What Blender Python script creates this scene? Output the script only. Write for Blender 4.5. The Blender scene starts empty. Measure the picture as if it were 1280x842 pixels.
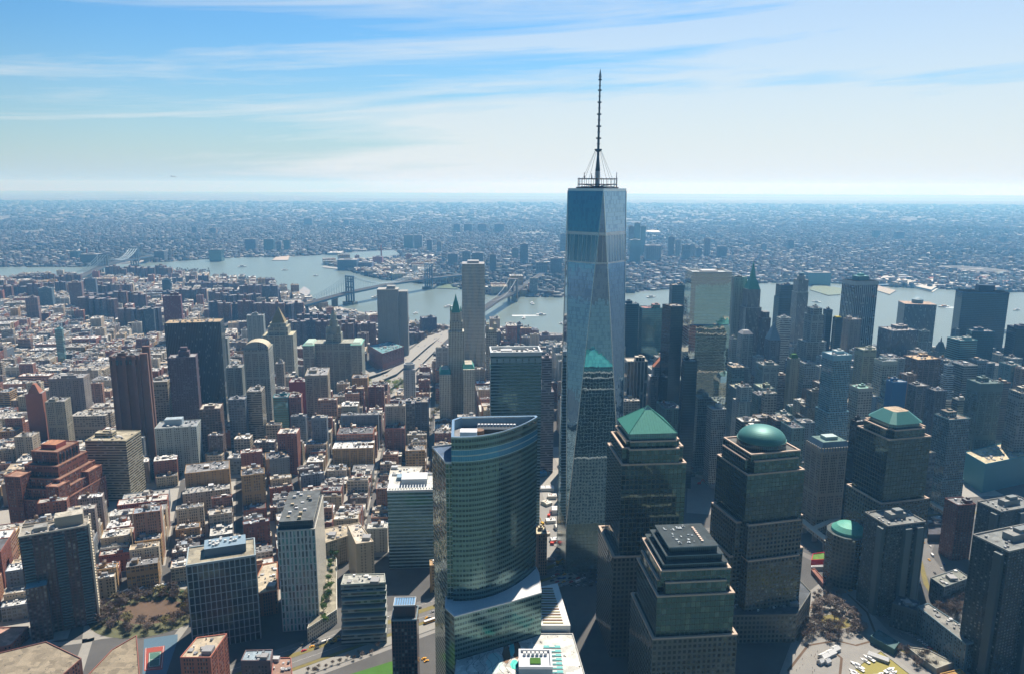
import bpy, math, random
import numpy as np
from mathutils import Vector, Matrix
from mathutils.bvhtree import BVHTree
R = math.radians
sc = bpy.context.scene

# ------------------------------------------------------------------ camera
H = 415.0                     # helicopter height above the ground
FPX = 940.0                   # focal length in pixels of the 1280 px wide photo
PITCH = R(11.37)
ROLL = 0.0047
cam = bpy.data.objects.new('camera', bpy.data.cameras.new('camera'))
sc.collection.objects.link(cam); sc.camera = cam
cam.data.sensor_width = 36.0; cam.data.lens = FPX / 1280 * 36
cam.data.clip_start = 1.0; cam.data.clip_end = 120000
cam.matrix_world = Matrix.Translation((0, 0, H)) @ Matrix.Rotation(math.pi/2 - PITCH, 4, 'X') @ Matrix.Rotation(ROLL, 4, 'Z')

# ------------------------------------------------------------------ sky, sun, exposure
SUN_AZ, SUN_EL = R(21), R(56)           # azimuth to the right of the view, elevation
world = bpy.data.worlds.new('World'); sc.world = world; world.use_nodes = True
wn = world.node_tree.nodes; wl = world.node_tree.links; wn.clear()
def wnode(t, **k):
    n = wn.new(t)
    for a, b in k.items(): setattr(n, a, b)
    return n
def wmath(op, a, b=None, c=None, clamp=False):
    n = wnode('ShaderNodeMath', operation=op); n.use_clamp = clamp
    for i, v in enumerate((a, b, c)):
        if v is None: continue
        if isinstance(v, (int, float)): n.inputs[i].default_value = v
        else: wl.new(v, n.inputs[i])
    return n.outputs[0]
def wmix(f, a, b, blend='MIX'):
    n = wnode('ShaderNodeMix', data_type='RGBA', blend_type=blend)
    for s, v in ((n.inputs['Factor'], f), (n.inputs[6], a), (n.inputs[7], b)):
        if isinstance(v, (int, float)): s.default_value = v
        elif isinstance(v, tuple): s.default_value = v + (1,)
        else: wl.new(v, s)
    return n.outputs[2]
SKY_STRENGTH = 0.075
sky = wnode('ShaderNodeTexSky', sky_type='NISHITA'); sky.sun_disc = False
sky.sun_elevation = SUN_EL; sky.sun_rotation = SUN_AZ
sky.air_density = 1.1; sky.dust_density = 0.6; sky.ozone_density = 2.5; sky.altitude = 100
tc = wnode('ShaderNodeTexCoord'); sp = wnode('ShaderNodeSeparateXYZ'); wl.new(tc.outputs['Generated'], sp.inputs[0])
dx, dy, dz = sp.outputs
def cloudnoise(sx, sz, shear, detail, seed, dist=0.6):
    cb = wnode('ShaderNodeCombineXYZ')
    wl.new(wmath('MULTIPLY', dx, sx), cb.inputs[0]); wl.new(wmath('MULTIPLY', dy, sx), cb.inputs[1])
    wl.new(wmath('MULTIPLY_ADD', dz, sz, wmath('MULTIPLY', dx, shear)), cb.inputs[2])
    mp = wnode('ShaderNodeVectorMath', operation='ADD'); wl.new(cb.outputs[0], mp.inputs[0]); mp.inputs[1].default_value = (seed, seed*.7, seed*1.3)
    n = wnode('ShaderNodeTexNoise'); wl.new(mp.outputs[0], n.inputs['Vector']); n.inputs['Scale'].default_value = 1.0
    n.inputs['Detail'].default_value = detail; n.inputs['Roughness'].default_value = 0.62; n.inputs['Distortion'].default_value = dist
    return n.outputs['Fac']
n1 = cloudnoise(1.3, 19.0, -1.1, 7, 4.3)
n2 = cloudnoise(4.0, 64.0, -3.0, 5, 9.1, 0.9)
c = wmath('MULTIPLY_ADD', n2, 0.30, n1)
c = wmath('ADD', c, wmath('MULTIPLY_ADD', dx, 0.30, 0.115))           # more cloud towards the right
c = wmath('MULTIPLY_ADD', c, 5.2, -3.25, clamp=True)
up = wmath('SUBTRACT', 1.0, wmath('MULTIPLY', dz, 2.2, clamp=True), clamp=True)
c = wmath('MULTIPLY', wmath('MULTIPLY', c, 0.85), up)
hz = wmath('POWER', wmath('SUBTRACT', 1.0, wmath('MULTIPLY', wmath('ABSOLUTE', dz), 5.2, clamp=True), clamp=True), 1.7)
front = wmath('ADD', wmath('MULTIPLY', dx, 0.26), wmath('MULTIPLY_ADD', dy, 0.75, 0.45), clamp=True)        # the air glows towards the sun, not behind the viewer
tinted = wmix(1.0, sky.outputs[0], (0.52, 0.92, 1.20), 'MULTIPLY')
tinted = wmix(front, wmix(1.0, tinted, (0.15, 0.30, 0.35), 'MULTIPLY'), tinted)  # unseen sky behind the camera darkened and tinted to cut fill on facing walls
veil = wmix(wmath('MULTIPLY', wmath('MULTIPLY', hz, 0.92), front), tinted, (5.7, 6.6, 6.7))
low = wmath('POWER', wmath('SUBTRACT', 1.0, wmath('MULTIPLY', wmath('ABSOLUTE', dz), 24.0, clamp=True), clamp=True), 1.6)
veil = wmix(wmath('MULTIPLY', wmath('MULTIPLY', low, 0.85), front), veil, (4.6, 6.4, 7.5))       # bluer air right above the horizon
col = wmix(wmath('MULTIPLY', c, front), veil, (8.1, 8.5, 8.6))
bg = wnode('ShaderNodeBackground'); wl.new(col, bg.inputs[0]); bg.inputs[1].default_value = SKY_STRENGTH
wo = wnode('ShaderNodeOutputWorld'); wl.new(bg.outputs[0], wo.inputs[0])

sun = bpy.data.objects.new('sun', bpy.data.lights.new('sun', 'SUN')); sc.collection.objects.link(sun)
sun.data.energy = 5.0; sun.data.angle = R(0.5); sun.data.color = (1.0, 0.93, 0.83)
sd = Vector((math.sin(SUN_AZ)*math.cos(SUN_EL), math.cos(SUN_AZ)*math.cos(SUN_EL), math.sin(SUN_EL)))
sun.rotation_euler = (-sd).to_track_quat('-Z', 'Y').to_euler()

sc.view_settings.view_transform = 'Standard'; sc.view_settings.look = 'None'
sc.view_settings.exposure = 0.45; sc.view_settings.gamma = 1.0; sc.view_settings.use_curve_mapping = False
sc.render.engine = 'CYCLES'
cy = sc.cycles
cy.max_bounces = 5; cy.diffuse_bounces = 2; cy.glossy_bounces = 3; cy.transmission_bounces = 2
cy.volume_bounces = 1; cy.transparent_max_bounces = 6; cy.use_denoising = True
cy.caustics_reflective = False; cy.caustics_refractive = False
cy.sample_clamp_indirect = 3.0
HAZE_DENSITY = 8.6e-5

# ------------------------------------------------------------------ photo geometry helpers (a pixel of the photo -> a place in the world)
def unroll(x, y):
    u, v = x - 640.0, y - 421.0
    return u + v*ROLL, v - u*ROLL
def dep(x, y):
    return PITCH + math.atan(unroll(x, y)[1] / FPX)
def gp(x, y, z=0.0):
    """where the ray through pixel (x, y) meets the level z"""
    u, v = unroll(x, y)
    F = (H - z) / math.tan(PITCH + math.atan(v / FPX))
    return (u / FPX * (F*math.cos(PITCH) + (H - z)*math.sin(PITCH)), F)
def zat(x, y, F):
    return H - F*math.tan(dep(x, y))
def xat(x, y, F):
    u, v = unroll(x, y); z = zat(x, y, F)
    return u / FPX * (F*math.cos(PITCH) + (H - z)*math.sin(PITCH))
def proj(X, Y, Z):
    d = Y*math.cos(PITCH) + (H - Z)*math.sin(PITCH)
    u = X / d * FPX; v = ((H - Z)*math.cos(PITCH) - Y*math.sin(PITCH)) / d * FPX
    return 640 + u - v*ROLL, 421 + v + u*ROLL
def rot(x, y, a):
    c_, s_ = math.cos(a), math.sin(a)
    return (x*c_ - y*s_, x*s_ + y*c_)

# ------------------------------------------------------------------ materials
MATS = {}; PITCHES = {}
class NT:
    def __init__(s, name):
        m = bpy.data.materials.new(name); m.use_nodes = True; s.m = m
        s.n = m.node_tree.nodes; s.l = m.node_tree.links; s.n.clear()
        s.out = s.n.new('ShaderNodeOutputMaterial')
    def node(s, t, **k):
        n = s.n.new(t)
        for a, b in k.items(): setattr(n, a, b)
        return n
    def put(s, sock, v):
        if v is None: return
        if isinstance(v, (int, float)): sock.default_value = v
        elif isinstance(v, tuple): sock.default_value = v + (1,) if len(v) == 3 and sock.type == 'RGBA' else v
        else: s.l.new(v, sock)
    def math(s, op, a, b=None, c=None, clamp=False):
        n = s.node('ShaderNodeMath', operation=op); n.use_clamp = clamp
        for i, v in enumerate((a, b, c)): s.put(n.inputs[i], v)
        return n.outputs[0]
    def mix(s, f, a, b, blend='MIX'):
        n = s.node('ShaderNodeMix', data_type='RGBA', blend_type=blend)
        s.put(n.inputs[0], f); s.put(n.inputs[6], a); s.put(n.inputs[7], b)
        return n.outputs[2]
    def attr(s, name='Col'):
        return s.node('ShaderNodeAttribute', attribute_name=name).outputs['Color']
    def noise(s, vec, scale, detail=3, rough=0.6, out='Fac', dist=0):
        n = s.node('ShaderNodeTexNoise'); s.put(n.inputs['Vector'], vec); n.inputs['Scale'].default_value = scale
        n.inputs['Detail'].default_value = detail; n.inputs['Roughness'].default_value = rough; n.inputs['Distortion'].default_value = dist
        return n.outputs[out]
    def obj(s):
        return s.node('ShaderNodeTexCoord').outputs['Object']
    def bsdf(s, col, rough=0.8, metal=0.0, ior=1.45, normal=None, spec=None):
        n = s.node('ShaderNodeBsdfPrincipled')
        s.put(n.inputs['Base Color'], col); s.put(n.inputs['Roughness'], rough); s.put(n.inputs['Metallic'], metal)
        n.inputs['IOR'].default_value = ior
        if normal is not None: s.l.new(normal, n.inputs['Normal'])
        if spec is not None: n.inputs['Specular IOR Level'].default_value = spec
        return n.outputs[0]
    def end(s, shader):
        s.l.new(shader, s.out.inputs[0]); return s.m

def plain(name, col=None, rough=0.85, metal=0.0, var=0.25, scale=0.15, ior=1.45):
    """a plain surface: its colour (or the mesh's own colour attribute) with uneven wear"""
    if name in MATS: return name
    t = NT(name); p = t.obj()
    base = t.attr() if col is None else col
    f = t.math('MULTIPLY_ADD', t.noise(p, scale, 5, 0.7), 2*var, 1 - var)
    cb = t.node('ShaderNodeCombineColor'); [t.put(cb.inputs[i], f) for i in range(3)]
    MATS[name] = t.end(t.bsdf(t.mix(1.0, base, cb.outputs[0], 'MULTIPLY'), rough, metal, ior)); return name

def facade(name, pu=3.2, pv=3.5, wu=0.5, wv=0.5, glass=(0.03, 0.045, 0.05), lit=(0.25, 0.27, 0.26), litp=0.15, rough=0.08, metal=0.0, ior=1.6,
           tilt=0.012, wall=None, wrough=0.85, wmetal=0.0, frame=None, floorband=0.0, bandcol=(0.2, 0.2, 0.2), mull=0.0, wave=0.0, grp=0, blank=0.0):
    """wall with a grid of window openings laid out in metres along the wall (UV) - pu x pv bays, each with a pane of its own"""
    if name in MATS: return name
    t = NT(name)
    uv = t.node('ShaderNodeUVMap').outputs[0]; s = t.node('ShaderNodeSeparateXYZ'); t.l.new(uv, s.inputs[0])
    U = t.math('DIVIDE', s.outputs[0], pu); V = t.math('DIVIDE', s.outputs[1], pv)
    fu = t.math('FRACT', U); fv = t.math('FRACT', V)
    def inside(f, w, off=0.0):
        return 1.0 if w >= 1 else t.math('LESS_THAN', t.math('ABSOLUTE', t.math('SUBTRACT', f, 0.5 + off)), w/2)
    mu, mv = inside(fu, wu), inside(fv, wv)
    mask = t.math('MULTIPLY', mu, mv)
    if grp: mask = t.math('MULTIPLY', mask, t.math('GREATER_THAN', t.math('MODULO', t.math('FLOOR', U), grp), .5))      # wider piers between groups of bays
    if blank:                                # now and then a floor without openings
        fl = t.node('ShaderNodeTexWhiteNoise', noise_dimensions='2D'); fc = t.node('ShaderNodeCombineXYZ'); t.put(fc.inputs[0], t.math('FLOOR', V)); t.put(fc.inputs[1], t.math('MULTIPLY', t.node('ShaderNodeObjectInfo').outputs['Random'], 53.0)); t.put(fl.inputs['Vector'], fc.outputs[0])
        mask = t.math('MULTIPLY', mask, t.math('GREATER_THAN', fl.outputs['Value'], blank))
    if mull: mask = t.math('MULTIPLY', mask, t.math('GREATER_THAN', t.math('ABSOLUTE', t.math('SUBTRACT', fu, 0.5)), mull/2))
    cb = t.node('ShaderNodeCombineXYZ'); t.put(cb.inputs[0], t.math('FLOOR', U)); t.put(cb.inputs[1], t.math('FLOOR', V))
    oi = t.node('ShaderNodeObjectInfo'); t.put(cb.inputs[2], t.math('MULTIPLY', oi.outputs['Random'], 97.0))
    wn_ = t.node('ShaderNodeTexWhiteNoise', noise_dimensions='3D'); t.put(wn_.inputs['Vector'], cb.outputs[0])
    rnd = wn_.outputs['Value']; rc = wn_.outputs['Color']
    g = t.mix(t.math('LESS_THAN', rnd, litp), glass, lit)
    g = t.mix(t.math('MULTIPLY', rnd, 0.5), g, (0.0, 0.0, 0.0) if not metal else glass)
    # each pane sits at a slightly different angle
    geo = t.node('ShaderNodeNewGeometry').outputs['Normal']
    v1 = t.node('ShaderNodeVectorMath', operation='SUBTRACT'); t.l.new(rc, v1.inputs[0]); v1.inputs[1].default_value = (.5, .5, .5)
    v2 = t.node('ShaderNodeVectorMath', operation='SCALE'); t.l.new(v1.outputs[0], v2.inputs[0]); v2.inputs['Scale'].default_value = tilt*2
    v3 = t.node('ShaderNodeVectorMath', operation='ADD'); t.l.new(geo, v3.inputs[0]); t.l.new(v2.outputs[0], v3.inputs[1])
    v4 = t.node('ShaderNodeVectorMath', operation='NORMALIZE'); t.l.new(v3.outputs[0], v4.inputs[0])
    nrm = v4.outputs[0]
    if wave:
        wp = t.node('ShaderNodeTexNoise'); t.l.new(t.obj(), wp.inputs['Vector']); wp.inputs['Scale'].default_value = .16; wp.inputs['Detail'].default_value = 3
        w1 = t.node('ShaderNodeVectorMath', operation='SUBTRACT'); t.l.new(wp.outputs['Color'], w1.inputs[0]); w1.inputs[1].default_value = (.5, .5, .5)
        w2 = t.node('ShaderNodeVectorMath', operation='SCALE'); t.l.new(w1.outputs[0], w2.inputs[0]); w2.inputs['Scale'].default_value = wave
        w3 = t.node('ShaderNodeVectorMath', operation='ADD'); t.l.new(nrm, w3.inputs[0]); t.l.new(w2.outputs[0], w3.inputs[1])
        w4 = t.node('ShaderNodeVectorMath', operation='NORMALIZE'); t.l.new(w3.outputs[0], w4.inputs[0]); nrm = w4.outputs[0]
    gl = t.bsdf(g, rough, metal, ior, nrm)
    base = t.attr() if wall is None else wall
    p = t.obj()
    f = t.math('MULTIPLY_ADD', t.noise(p, 0.09, 4, 0.7), 0.45, 0.78)
    cc = t.node('ShaderNodeCombineColor'); [t.put(cc.inputs[i], f) for i in range(3)]
    base = t.mix(1.0, base, cc.outputs[0], 'MULTIPLY')
    if floorband: base = t.mix(t.math('LESS_THAN', fv, floorband), base, bandcol)
    w = t.bsdf(base, wrough, wmetal)
    mx = t.node('ShaderNodeMixShader'); t.put(mx.inputs[0], mask); t.l.new(w, mx.inputs[1]); t.l.new(gl, mx.inputs[2])
    MATS[name] = t.end(mx.outputs[0]); PITCHES[name] = (pu, pv); return name

def roofing():
    t = NT('roof_felt'); p = t.obj(); v = t.node('ShaderNodeTexVoronoi', feature='F1', distance='CHEBYCHEV'); t.put(v.inputs['Vector'], p); v.inputs['Scale'].default_value = .17
    sc_ = t.node('ShaderNodeSeparateColor'); t.l.new(v.outputs['Color'], sc_.inputs[0])
    f = t.math('MULTIPLY', t.math('MULTIPLY_ADD', sc_.outputs[0], .5, .70), t.math('MULTIPLY_ADD', t.noise(p, .45, 6, .8), 1.1, .42))
    cb = t.node('ShaderNodeCombineColor'); [t.put(cb.inputs[i], f) for i in range(3)]
    c_ = t.mix(1.0, t.attr(), cb.outputs[0], 'MULTIPLY'); c_ = t.mix(t.math('GREATER_THAN', t.noise(p, .22, 4, .7), .64), c_, (.07, .065, .06))
    MATS['roof_felt'] = t.end(t.bsdf(c_, .9))
roofing()
plain('painted', None, 0.6, var=0.12, scale=0.3)
plain('stone', None, 0.85, var=0.2, scale=0.1)
plain('metal', (0.32, 0.34, 0.35), 0.45, 0.7, var=0.2)
plain('dark_metal', (0.05, 0.06, 0.07), 0.5, 0.5, var=0.2)
plain('steel_blue', (0.16, 0.24, 0.30), 0.55, 0.2, var=0.2)
plain('copper_green', (0.09, 0.35, 0.27), 0.6, 0.1, var=0.28, scale=0.35)
plain('copper_teal', (0.05, 0.19, 0.17), 0.5, 0.2, var=0.2, scale=0.3)
plain('gold_roof', (0.35, 0.26, 0.12), 0.5, 0.3)
plain('concrete', (0.34, 0.33, 0.30), 0.9, var=0.2, scale=0.2)
plain('white_paint', (0.72, 0.72, 0.70), 0.6, var=0.12)
plain('wood', (0.22, 0.13, 0.08), 0.8)
plain('asphalt', (0.055, 0.057, 0.06), 0.9, var=0.3, scale=0.05)
plain('glass_dark', (0.02, 0.03, 0.04), 0.08, 0.0, ior=1.7)
plain('bark', (0.12, 0.09, 0.07), 0.9)
facade('gothic_piers', 2.6, 3.7, 0.36, 0.80, litp=0.08)
# masonry walls of ordinary houses (wall colour from the mesh)
facade('masonry_a', 2.9, 3.5, 0.46, 0.56, litp=0.18, grp=4, blank=.05)
facade('masonry_b', 2.3, 3.4, 0.52, 0.64, litp=0.12, grp=5, blank=.06)
facade('masonry_c', 4.4, 3.9, 0.66, 0.60, litp=0.2, mull=0.08, blank=.05)
facade('masonry_d', 3.3, 3.3, 0.34, 0.46, litp=0.1, grp=3)
facade('brick_flats', 3.6, 2.9, 0.42, 0.42, litp=0.2)
facade('ribbon', 3.0, 3.6, 1.0, 0.46, litp=0.15, tilt=0.006)
facade('pier_stripes', 2.6, 3.7, 0.52, 1.0, litp=0.08)
facade('pier_wide', 5.2, 3.7, 0.72, 1.0, litp=0.05)
facade('curtain_teal', 1.6, 3.9, 0.90, 0.86, wave=.045, glass=(0.10, 0.20, 0.22), lit=(0.16, 0.26, 0.27), litp=0.2, metal=0.65, rough=0.07, tilt=0.006)
facade('curtain_dark', 1.6, 3.9, 0.86, 0.82, glass=(0.03, 0.06, 0.08), lit=(0.05, 0.09, 0.10), litp=0.2, metal=0.6, rough=0.08, tilt=0.008)
facade('curtain_band', 1.6, 3.9, 1.0, 0.58, wave=.045, glass=(0.05, 0.12, 0.13), lit=(0.10, 0.18, 0.18), litp=0.2, metal=0.55, rough=0.08, tilt=0.008)
facade('mirror_wall', 1.5, 4.1, 0.94, 0.93, glass=(0.48, 0.58, 0.58), lit=(0.42, 0.53, 0.54), litp=0.3, metal=0.95, rough=0.02, tilt=0.003, wave=.012, wmetal=0.6, wrough=0.3)
facade('granite_grid', 3.8, 4.4, 0.58, 0.56, wave=.045, glass=(0.03, 0.05, 0.055), lit=(0.14, 0.18, 0.17), litp=0.10, metal=0.6, rough=0.05, tilt=0.008)
facade('granite_glass', 3.8, 4.4, 0.88, 0.86, wave=.045, glass=(0.05, 0.10, 0.10), lit=(0.09, 0.15, 0.145), litp=0.2, metal=0.8, rough=0.04, tilt=0.003)
facade('balcony', 3.6, 2.9, 0.55, 0.62, litp=0.22, floorband=0.10, bandcol=(0.14, 0.17, 0.18))
facade('white_frame', 2.6, 3.2, 0.66, 0.70, litp=0.15)

# ------------------------------------------------------------------ mesh building
OCC_V, OCC_F = [], []          # what hides what (used only to decide which of the small houses show)
class MB:
    def __init__(s): s.V, s.F, s.UV, s.C, s.M = [], [], [], [], []
    def face(s, pts, mat, col=(.5, .5, .5), uvs=None):
        b = len(s.V); s.V += [tuple(p) for p in pts]; s.F.append(tuple(range(b, b+len(pts))))
        s.UV += uvs if uvs else [(p[0], p[1]) for p in pts]
        s.C += [col]*len(pts); s.M.append(mat)
    def wall(s, p, q, z0, z1, mat, col, q2=None, p2=None):
        L = math.hypot(q[0]-p[0], q[1]-p[1])
        pu, pv = PITCHES.get(mat, (1, 1))
        nu = max(1, round(L/pu))*pu; nv = max(1, round((z1-z0)/pv))*pv
        q2 = q2 or q; p2 = p2 or p
        s.face([(p[0], p[1], z0), (q[0], q[1], z0), (q2[0], q2[1], z1), (p2[0], p2[1], z1)], mat, col, [(0, 0), (nu, 0), (nu, nv), (0, nv)])
    def prism(s, poly, z0, z1, mat, col, top=None, tcol=None):
        n = len(poly)
        for i in range(n): s.wall(poly[i], poly[(i+1) % n], z0, z1, mat, col)
        if top: s.face([(x, y, z1) for x, y in poly], top, tcol or col)
    def loft(s, a, z0, b, z1, mat, col, top=None, tcol=None):
        n = len(a)
        for i in range(n):
            j = (i+1) % n
            s.wall(a[i], a[j], z0, z1, mat, col, b[j], b[i])
        if top: s.face([(x, y, z1) for x, y in b], top, tcol or col)
    def box(s, cx, cy, w, d, z0, z1, mat, col=(.5, .5, .5), top=None, tcol=None, a=0.0):
        P = [(cx+rot(x, y, a)[0], cy+rot(x, y, a)[1]) for x, y in ((-w/2, -d/2), (w/2, -d/2), (w/2, d/2), (-w/2, d/2))]
        s.prism(P, z0, z1, mat, col, top or mat, tcol or col)
    def ring(s, poly, inner, z0, z1, mat, col):
        """a parapet: outer wall poly, inner wall, flat top"""
        n = len(poly)
        for i in range(n):
            j = (i+1) % n
            s.wall(poly[i], poly[j], z0, z1, mat, col); s.wall(inner[j], inner[i], z0, z1, mat, col)
            s.face([(*poly[i], z1), (*poly[j], z1), (*inner[j], z1), (*inner[i], z1)], mat, col)
    def cyl(s, cx, cy, r, z0, z1, mat, col=(.5, .5, .5), n=12, r2=None, cap=True):
        r2 = r if r2 is None else r2
        a = [(cx+r*math.cos(2*math.pi*i/n), cy+r*math.sin(2*math.pi*i/n)) for i in range(n)]
        b = [(cx+r2*math.cos(2*math.pi*i/n), cy+r2*math.sin(2*math.pi*i/n)) for i in range(n)]
        s.loft(a, z0, b, z1, mat, col, mat if cap and r2 > 0.01 else None)
    def lathe(s, cx, cy, prof, mat, col=(.5, .5, .5), n=32):
        for (r0, z0), (r1, z1) in zip(prof, prof[1:]): s.cyl(cx, cy, r0, z0, z1, mat, col, n, r1, False)
    def beam(s, p, q, r, mat, col=(.5, .5, .5), n=4):
        p, q = Vector(p), Vector(q); d = (q-p)
        if d.length < 1e-6: return
        d.normalize(); u = d.orthogonal().normalized(); v = d.cross(u)
        A = [p + (u*math.cos(t)+v*math.sin(t))*r for t in [2*math.pi*i/n+.785 for i in range(n)]]
        B = [a + (q-p) for a in A]
        for i in range(n):
            j = (i+1) % n; s.face([A[i], A[j], B[j], B[i]], mat, col)
        s.face(A[::-1], mat, col); s.face(B, mat, col)
    def build(s, name, parent=None, occ=True, world=None, smooth=False):
        me = bpy.data.meshes.new(name); me.from_pydata(s.V, [], s.F)
        names = []
        for m in s.M:
            if m not in names: names.append(m)
        for m in names: me.materials.append(MATS[m])
        ix = {m: i for i, m in enumerate(names)}
        me.polygons.foreach_set('material_index', [ix[m] for m in s.M])
        uvl = me.uv_layers.new(name='UVMap'); uvl.data.foreach_set('uv', np.array(s.UV, 'f').ravel())
        ca = me.color_attributes.new('Col', 'FLOAT_COLOR', 'CORNER')
        cc = np.array(s.C, 'f'); cc = np.clip(cc.mean(1, keepdims=True)+(cc-cc.mean(1, keepdims=True))*1.15, .004, .9)
        ca.data.foreach_set('color', np.hstack([cc, np.ones((len(cc), 1), 'f')]).ravel())
        if smooth: me.polygons.foreach_set('use_smooth', [True]*len(s.F))
        o = bpy.data.objects.new(name, me); sc.collection.objects.link(o)
        if parent is not None: o.parent = parent
        if occ:
            M = Matrix.Translation(parent.location) @ Matrix.Rotation(parent.rotation_euler.z, 4, 'Z') if parent is not None else Matrix()
            b = len(OCC_V); OCC_V.extend([M @ Vector(v) for v in s.V]); OCC_F.extend([tuple(i+b for i in f) for f in s.F])
        return o

def tag(o, label=None, cat=None, group=None, kind=None):
    if label: o['label'] = label
    if cat: o['category'] = cat
    if group: o['group'] = group
    if kind: o['kind'] = kind
    return o
FOOT = []                        # footprints already taken: (x, y, half w, half d, angle)
LANDMARKS = []                   # (x, y, phrase) to name small houses by
def thing(name, label, cat, x, y, a=0.0, group=None, z=0.0, foot=None, lm=None):
    o = bpy.data.objects.new(name, None); sc.collection.objects.link(o)
    o.empty_display_size = 2; o.location = (x, y, z); o.rotation_euler = (0, 0, a)
    tag(o, label, cat, group)
    if foot: FOOT.append((x, y, foot[0]/2, foot[1]/2, a))
    if lm: LANDMARKS.append((x, y, lm))
    return o
def rect(w, d, cx=0, cy=0): return [(cx-w/2, cy-d/2), (cx+w/2, cy-d/2), (cx+w/2, cy+d/2), (cx-w/2, cy+d/2)]
def copy_tree(o):
    c_ = o.copy(); sc.collection.objects.link(c_)
    for ch in o.children:
        k = ch.copy(); sc.collection.objects.link(k); k.parent = c_
    return c_

def roof_kit(parent, w, d, z, rng, wallcol, roofcol, tank=0.0, big=True, parapet=1.2, mat='stone'):
    """parapet and roof surface, plant rooms, tank and small equipment - each a part"""
    m = MB(); t = 0.5
    m.ring(rect(w+.02, d+.02), rect(w-2*t, d-2*t), z, z+parapet, 'stone', tuple(min(1, c*1.25) for c in wallcol))
    m.build('parapet', parent, occ=False)
    m = MB(); m.face([(*p, z+.15) for p in rect(w-2*t+.01, d-2*t+.01)], 'roof_felt', roofcol)
    ro = m.build('roof', parent)
    if big:
        hw, hd = w*rng.uniform(.28, .5), d*rng.uniform(.25, .5)
        ox, oy = rng.uniform(-.5, .5)*(w-hw)*.7, rng.uniform(-.5, .5)*(d-hd)*.7
        hh = rng.uniform(3, 6) if w < 30 else rng.uniform(4, 8)
        m = MB(); m.box(ox, oy, hw, hd, z+.1, z+hh, mat if mat in PITCHES and hh > 6 else 'stone', wallcol, 'roof_felt', tuple(min(.8, c*1.1) for c in roofcol))
        m.box(ox+hw*.1, oy, hw*.4, hd*.4, z+hh, z+hh+2, 'stone', tuple(c*.8 for c in wallcol), 'roof_felt', roofcol)
        m.build('penthouse', parent)
    for _ in range(int(4+w*d/120)):
        m = MB()
        s1, s2 = rng.uniform(1, 3.5), rng.uniform(1, 3)
        c_ = rng.choice([(.45, .46, .47), (.7, .7, .68), (.2, .21, .22), (.12, .13, .14)])
        m.box(rng.uniform(-.42, .42)*w, rng.uniform(-.42, .42)*d, s1, s2, z+.1, z+rng.uniform(.8, 2.4), 'painted', c_); m.build('air_handler', ro, occ=False)
    if rng.random() < tank: water_tank(parent, rng.uniform(-.3, .3)*w, rng.uniform(-.3, .3)*d, z, rng)
def water_tank(parent, x, y, z, rng):
    m = MB(); c_ = rng.choice([(.24, .15, .09), (.14, .10, .08), (.3, .22, .15)])
    for sx in (-1, 1):
        for sy in (-1, 1): m.beam((x+sx*1.1, y+sy*1.1, z), (x+sx*1.1, y+sy*1.1, z+3), .12, 'dark_metal')
    m.cyl(x, y, 1.9, z+3, z+6.4, 'painted', c_, 10); m.cyl(x, y, 2.1, z+6.4, z+7.8, 'painted', tuple(v*.6 for v in c_), 10, .05)
    m.build('water_tank', parent, occ=False)

HW = {}
def fit(x0, x1, yt, F, ratio, a):
    """size and place of a box tower whose roof outline spans pixels x0..x1 with its nearest roof corner at row yt"""
    a = R(a); w = 40.0; X = xat((x0+x1)/2, yt, F)
    for _ in range(12):
        P = [rot(x*w/2, y*w*ratio/2, a) for x, y in ((-1, -1), (1, -1), (1, 1), (-1, 1))]
        k = min(range(4), key=lambda i: P[i][1]); Z = zat(proj(X+P[k][0], F+P[k][1], 200)[0], yt, F+P[k][1])
        px = [proj(X+p[0], F+p[1], Z)[0] for p in P]
        w *= (x1-x0)/(max(px)-min(px))
        X += ((x0+x1)/2 - (max(px)+min(px))/2) * (F*math.cos(PITCH)+(H-Z)*math.sin(PITCH))/FPX
    return X, w, w*ratio, Z, a
def tower(name, label, cat, x0, x1, yt, F, ratio, ang, mat, col, tiers=(), roofcol=(.3, .3, .3), tank=0.0, crown=None, lm=None, seed=None, band=None, top=True, ztop=None, big=True):
    """a tower fitted to the photo; tiers = lower, wider blocks (factor w, factor d, pixel row of their roof)"""
    X, w, d, Z, a = fit(x0, x1, yt, F, ratio, ang)
    if ztop: Z = ztop
    rng = random.Random(seed if seed is not None else int(x0*7+yt*13))
    fw, fd = (max([t[0] for t in tiers]+[1])*w, max([t[1] for t in tiers]+[1])*d)
    o = thing(name, label, cat, X, F, a, foot=(fw+6, fd+6), lm=lm)
    zs = sorted([(zat((x0+x1)/2, t[2], F-fd/2), t[0]*w, t[1]*d) for t in tiers])
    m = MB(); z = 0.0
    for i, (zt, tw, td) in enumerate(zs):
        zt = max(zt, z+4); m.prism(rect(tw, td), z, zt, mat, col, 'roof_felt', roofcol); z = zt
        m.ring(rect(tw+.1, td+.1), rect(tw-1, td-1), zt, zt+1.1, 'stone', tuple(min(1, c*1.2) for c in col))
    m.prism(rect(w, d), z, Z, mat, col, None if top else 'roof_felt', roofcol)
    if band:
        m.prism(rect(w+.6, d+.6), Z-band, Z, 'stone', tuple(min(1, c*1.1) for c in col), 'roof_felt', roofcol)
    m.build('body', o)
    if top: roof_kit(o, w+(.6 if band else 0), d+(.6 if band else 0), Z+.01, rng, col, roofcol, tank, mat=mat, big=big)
    if crown: crown(o, w, d, Z)
    HW[label] = (X, F, w, d, Z, a)
    return o
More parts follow.
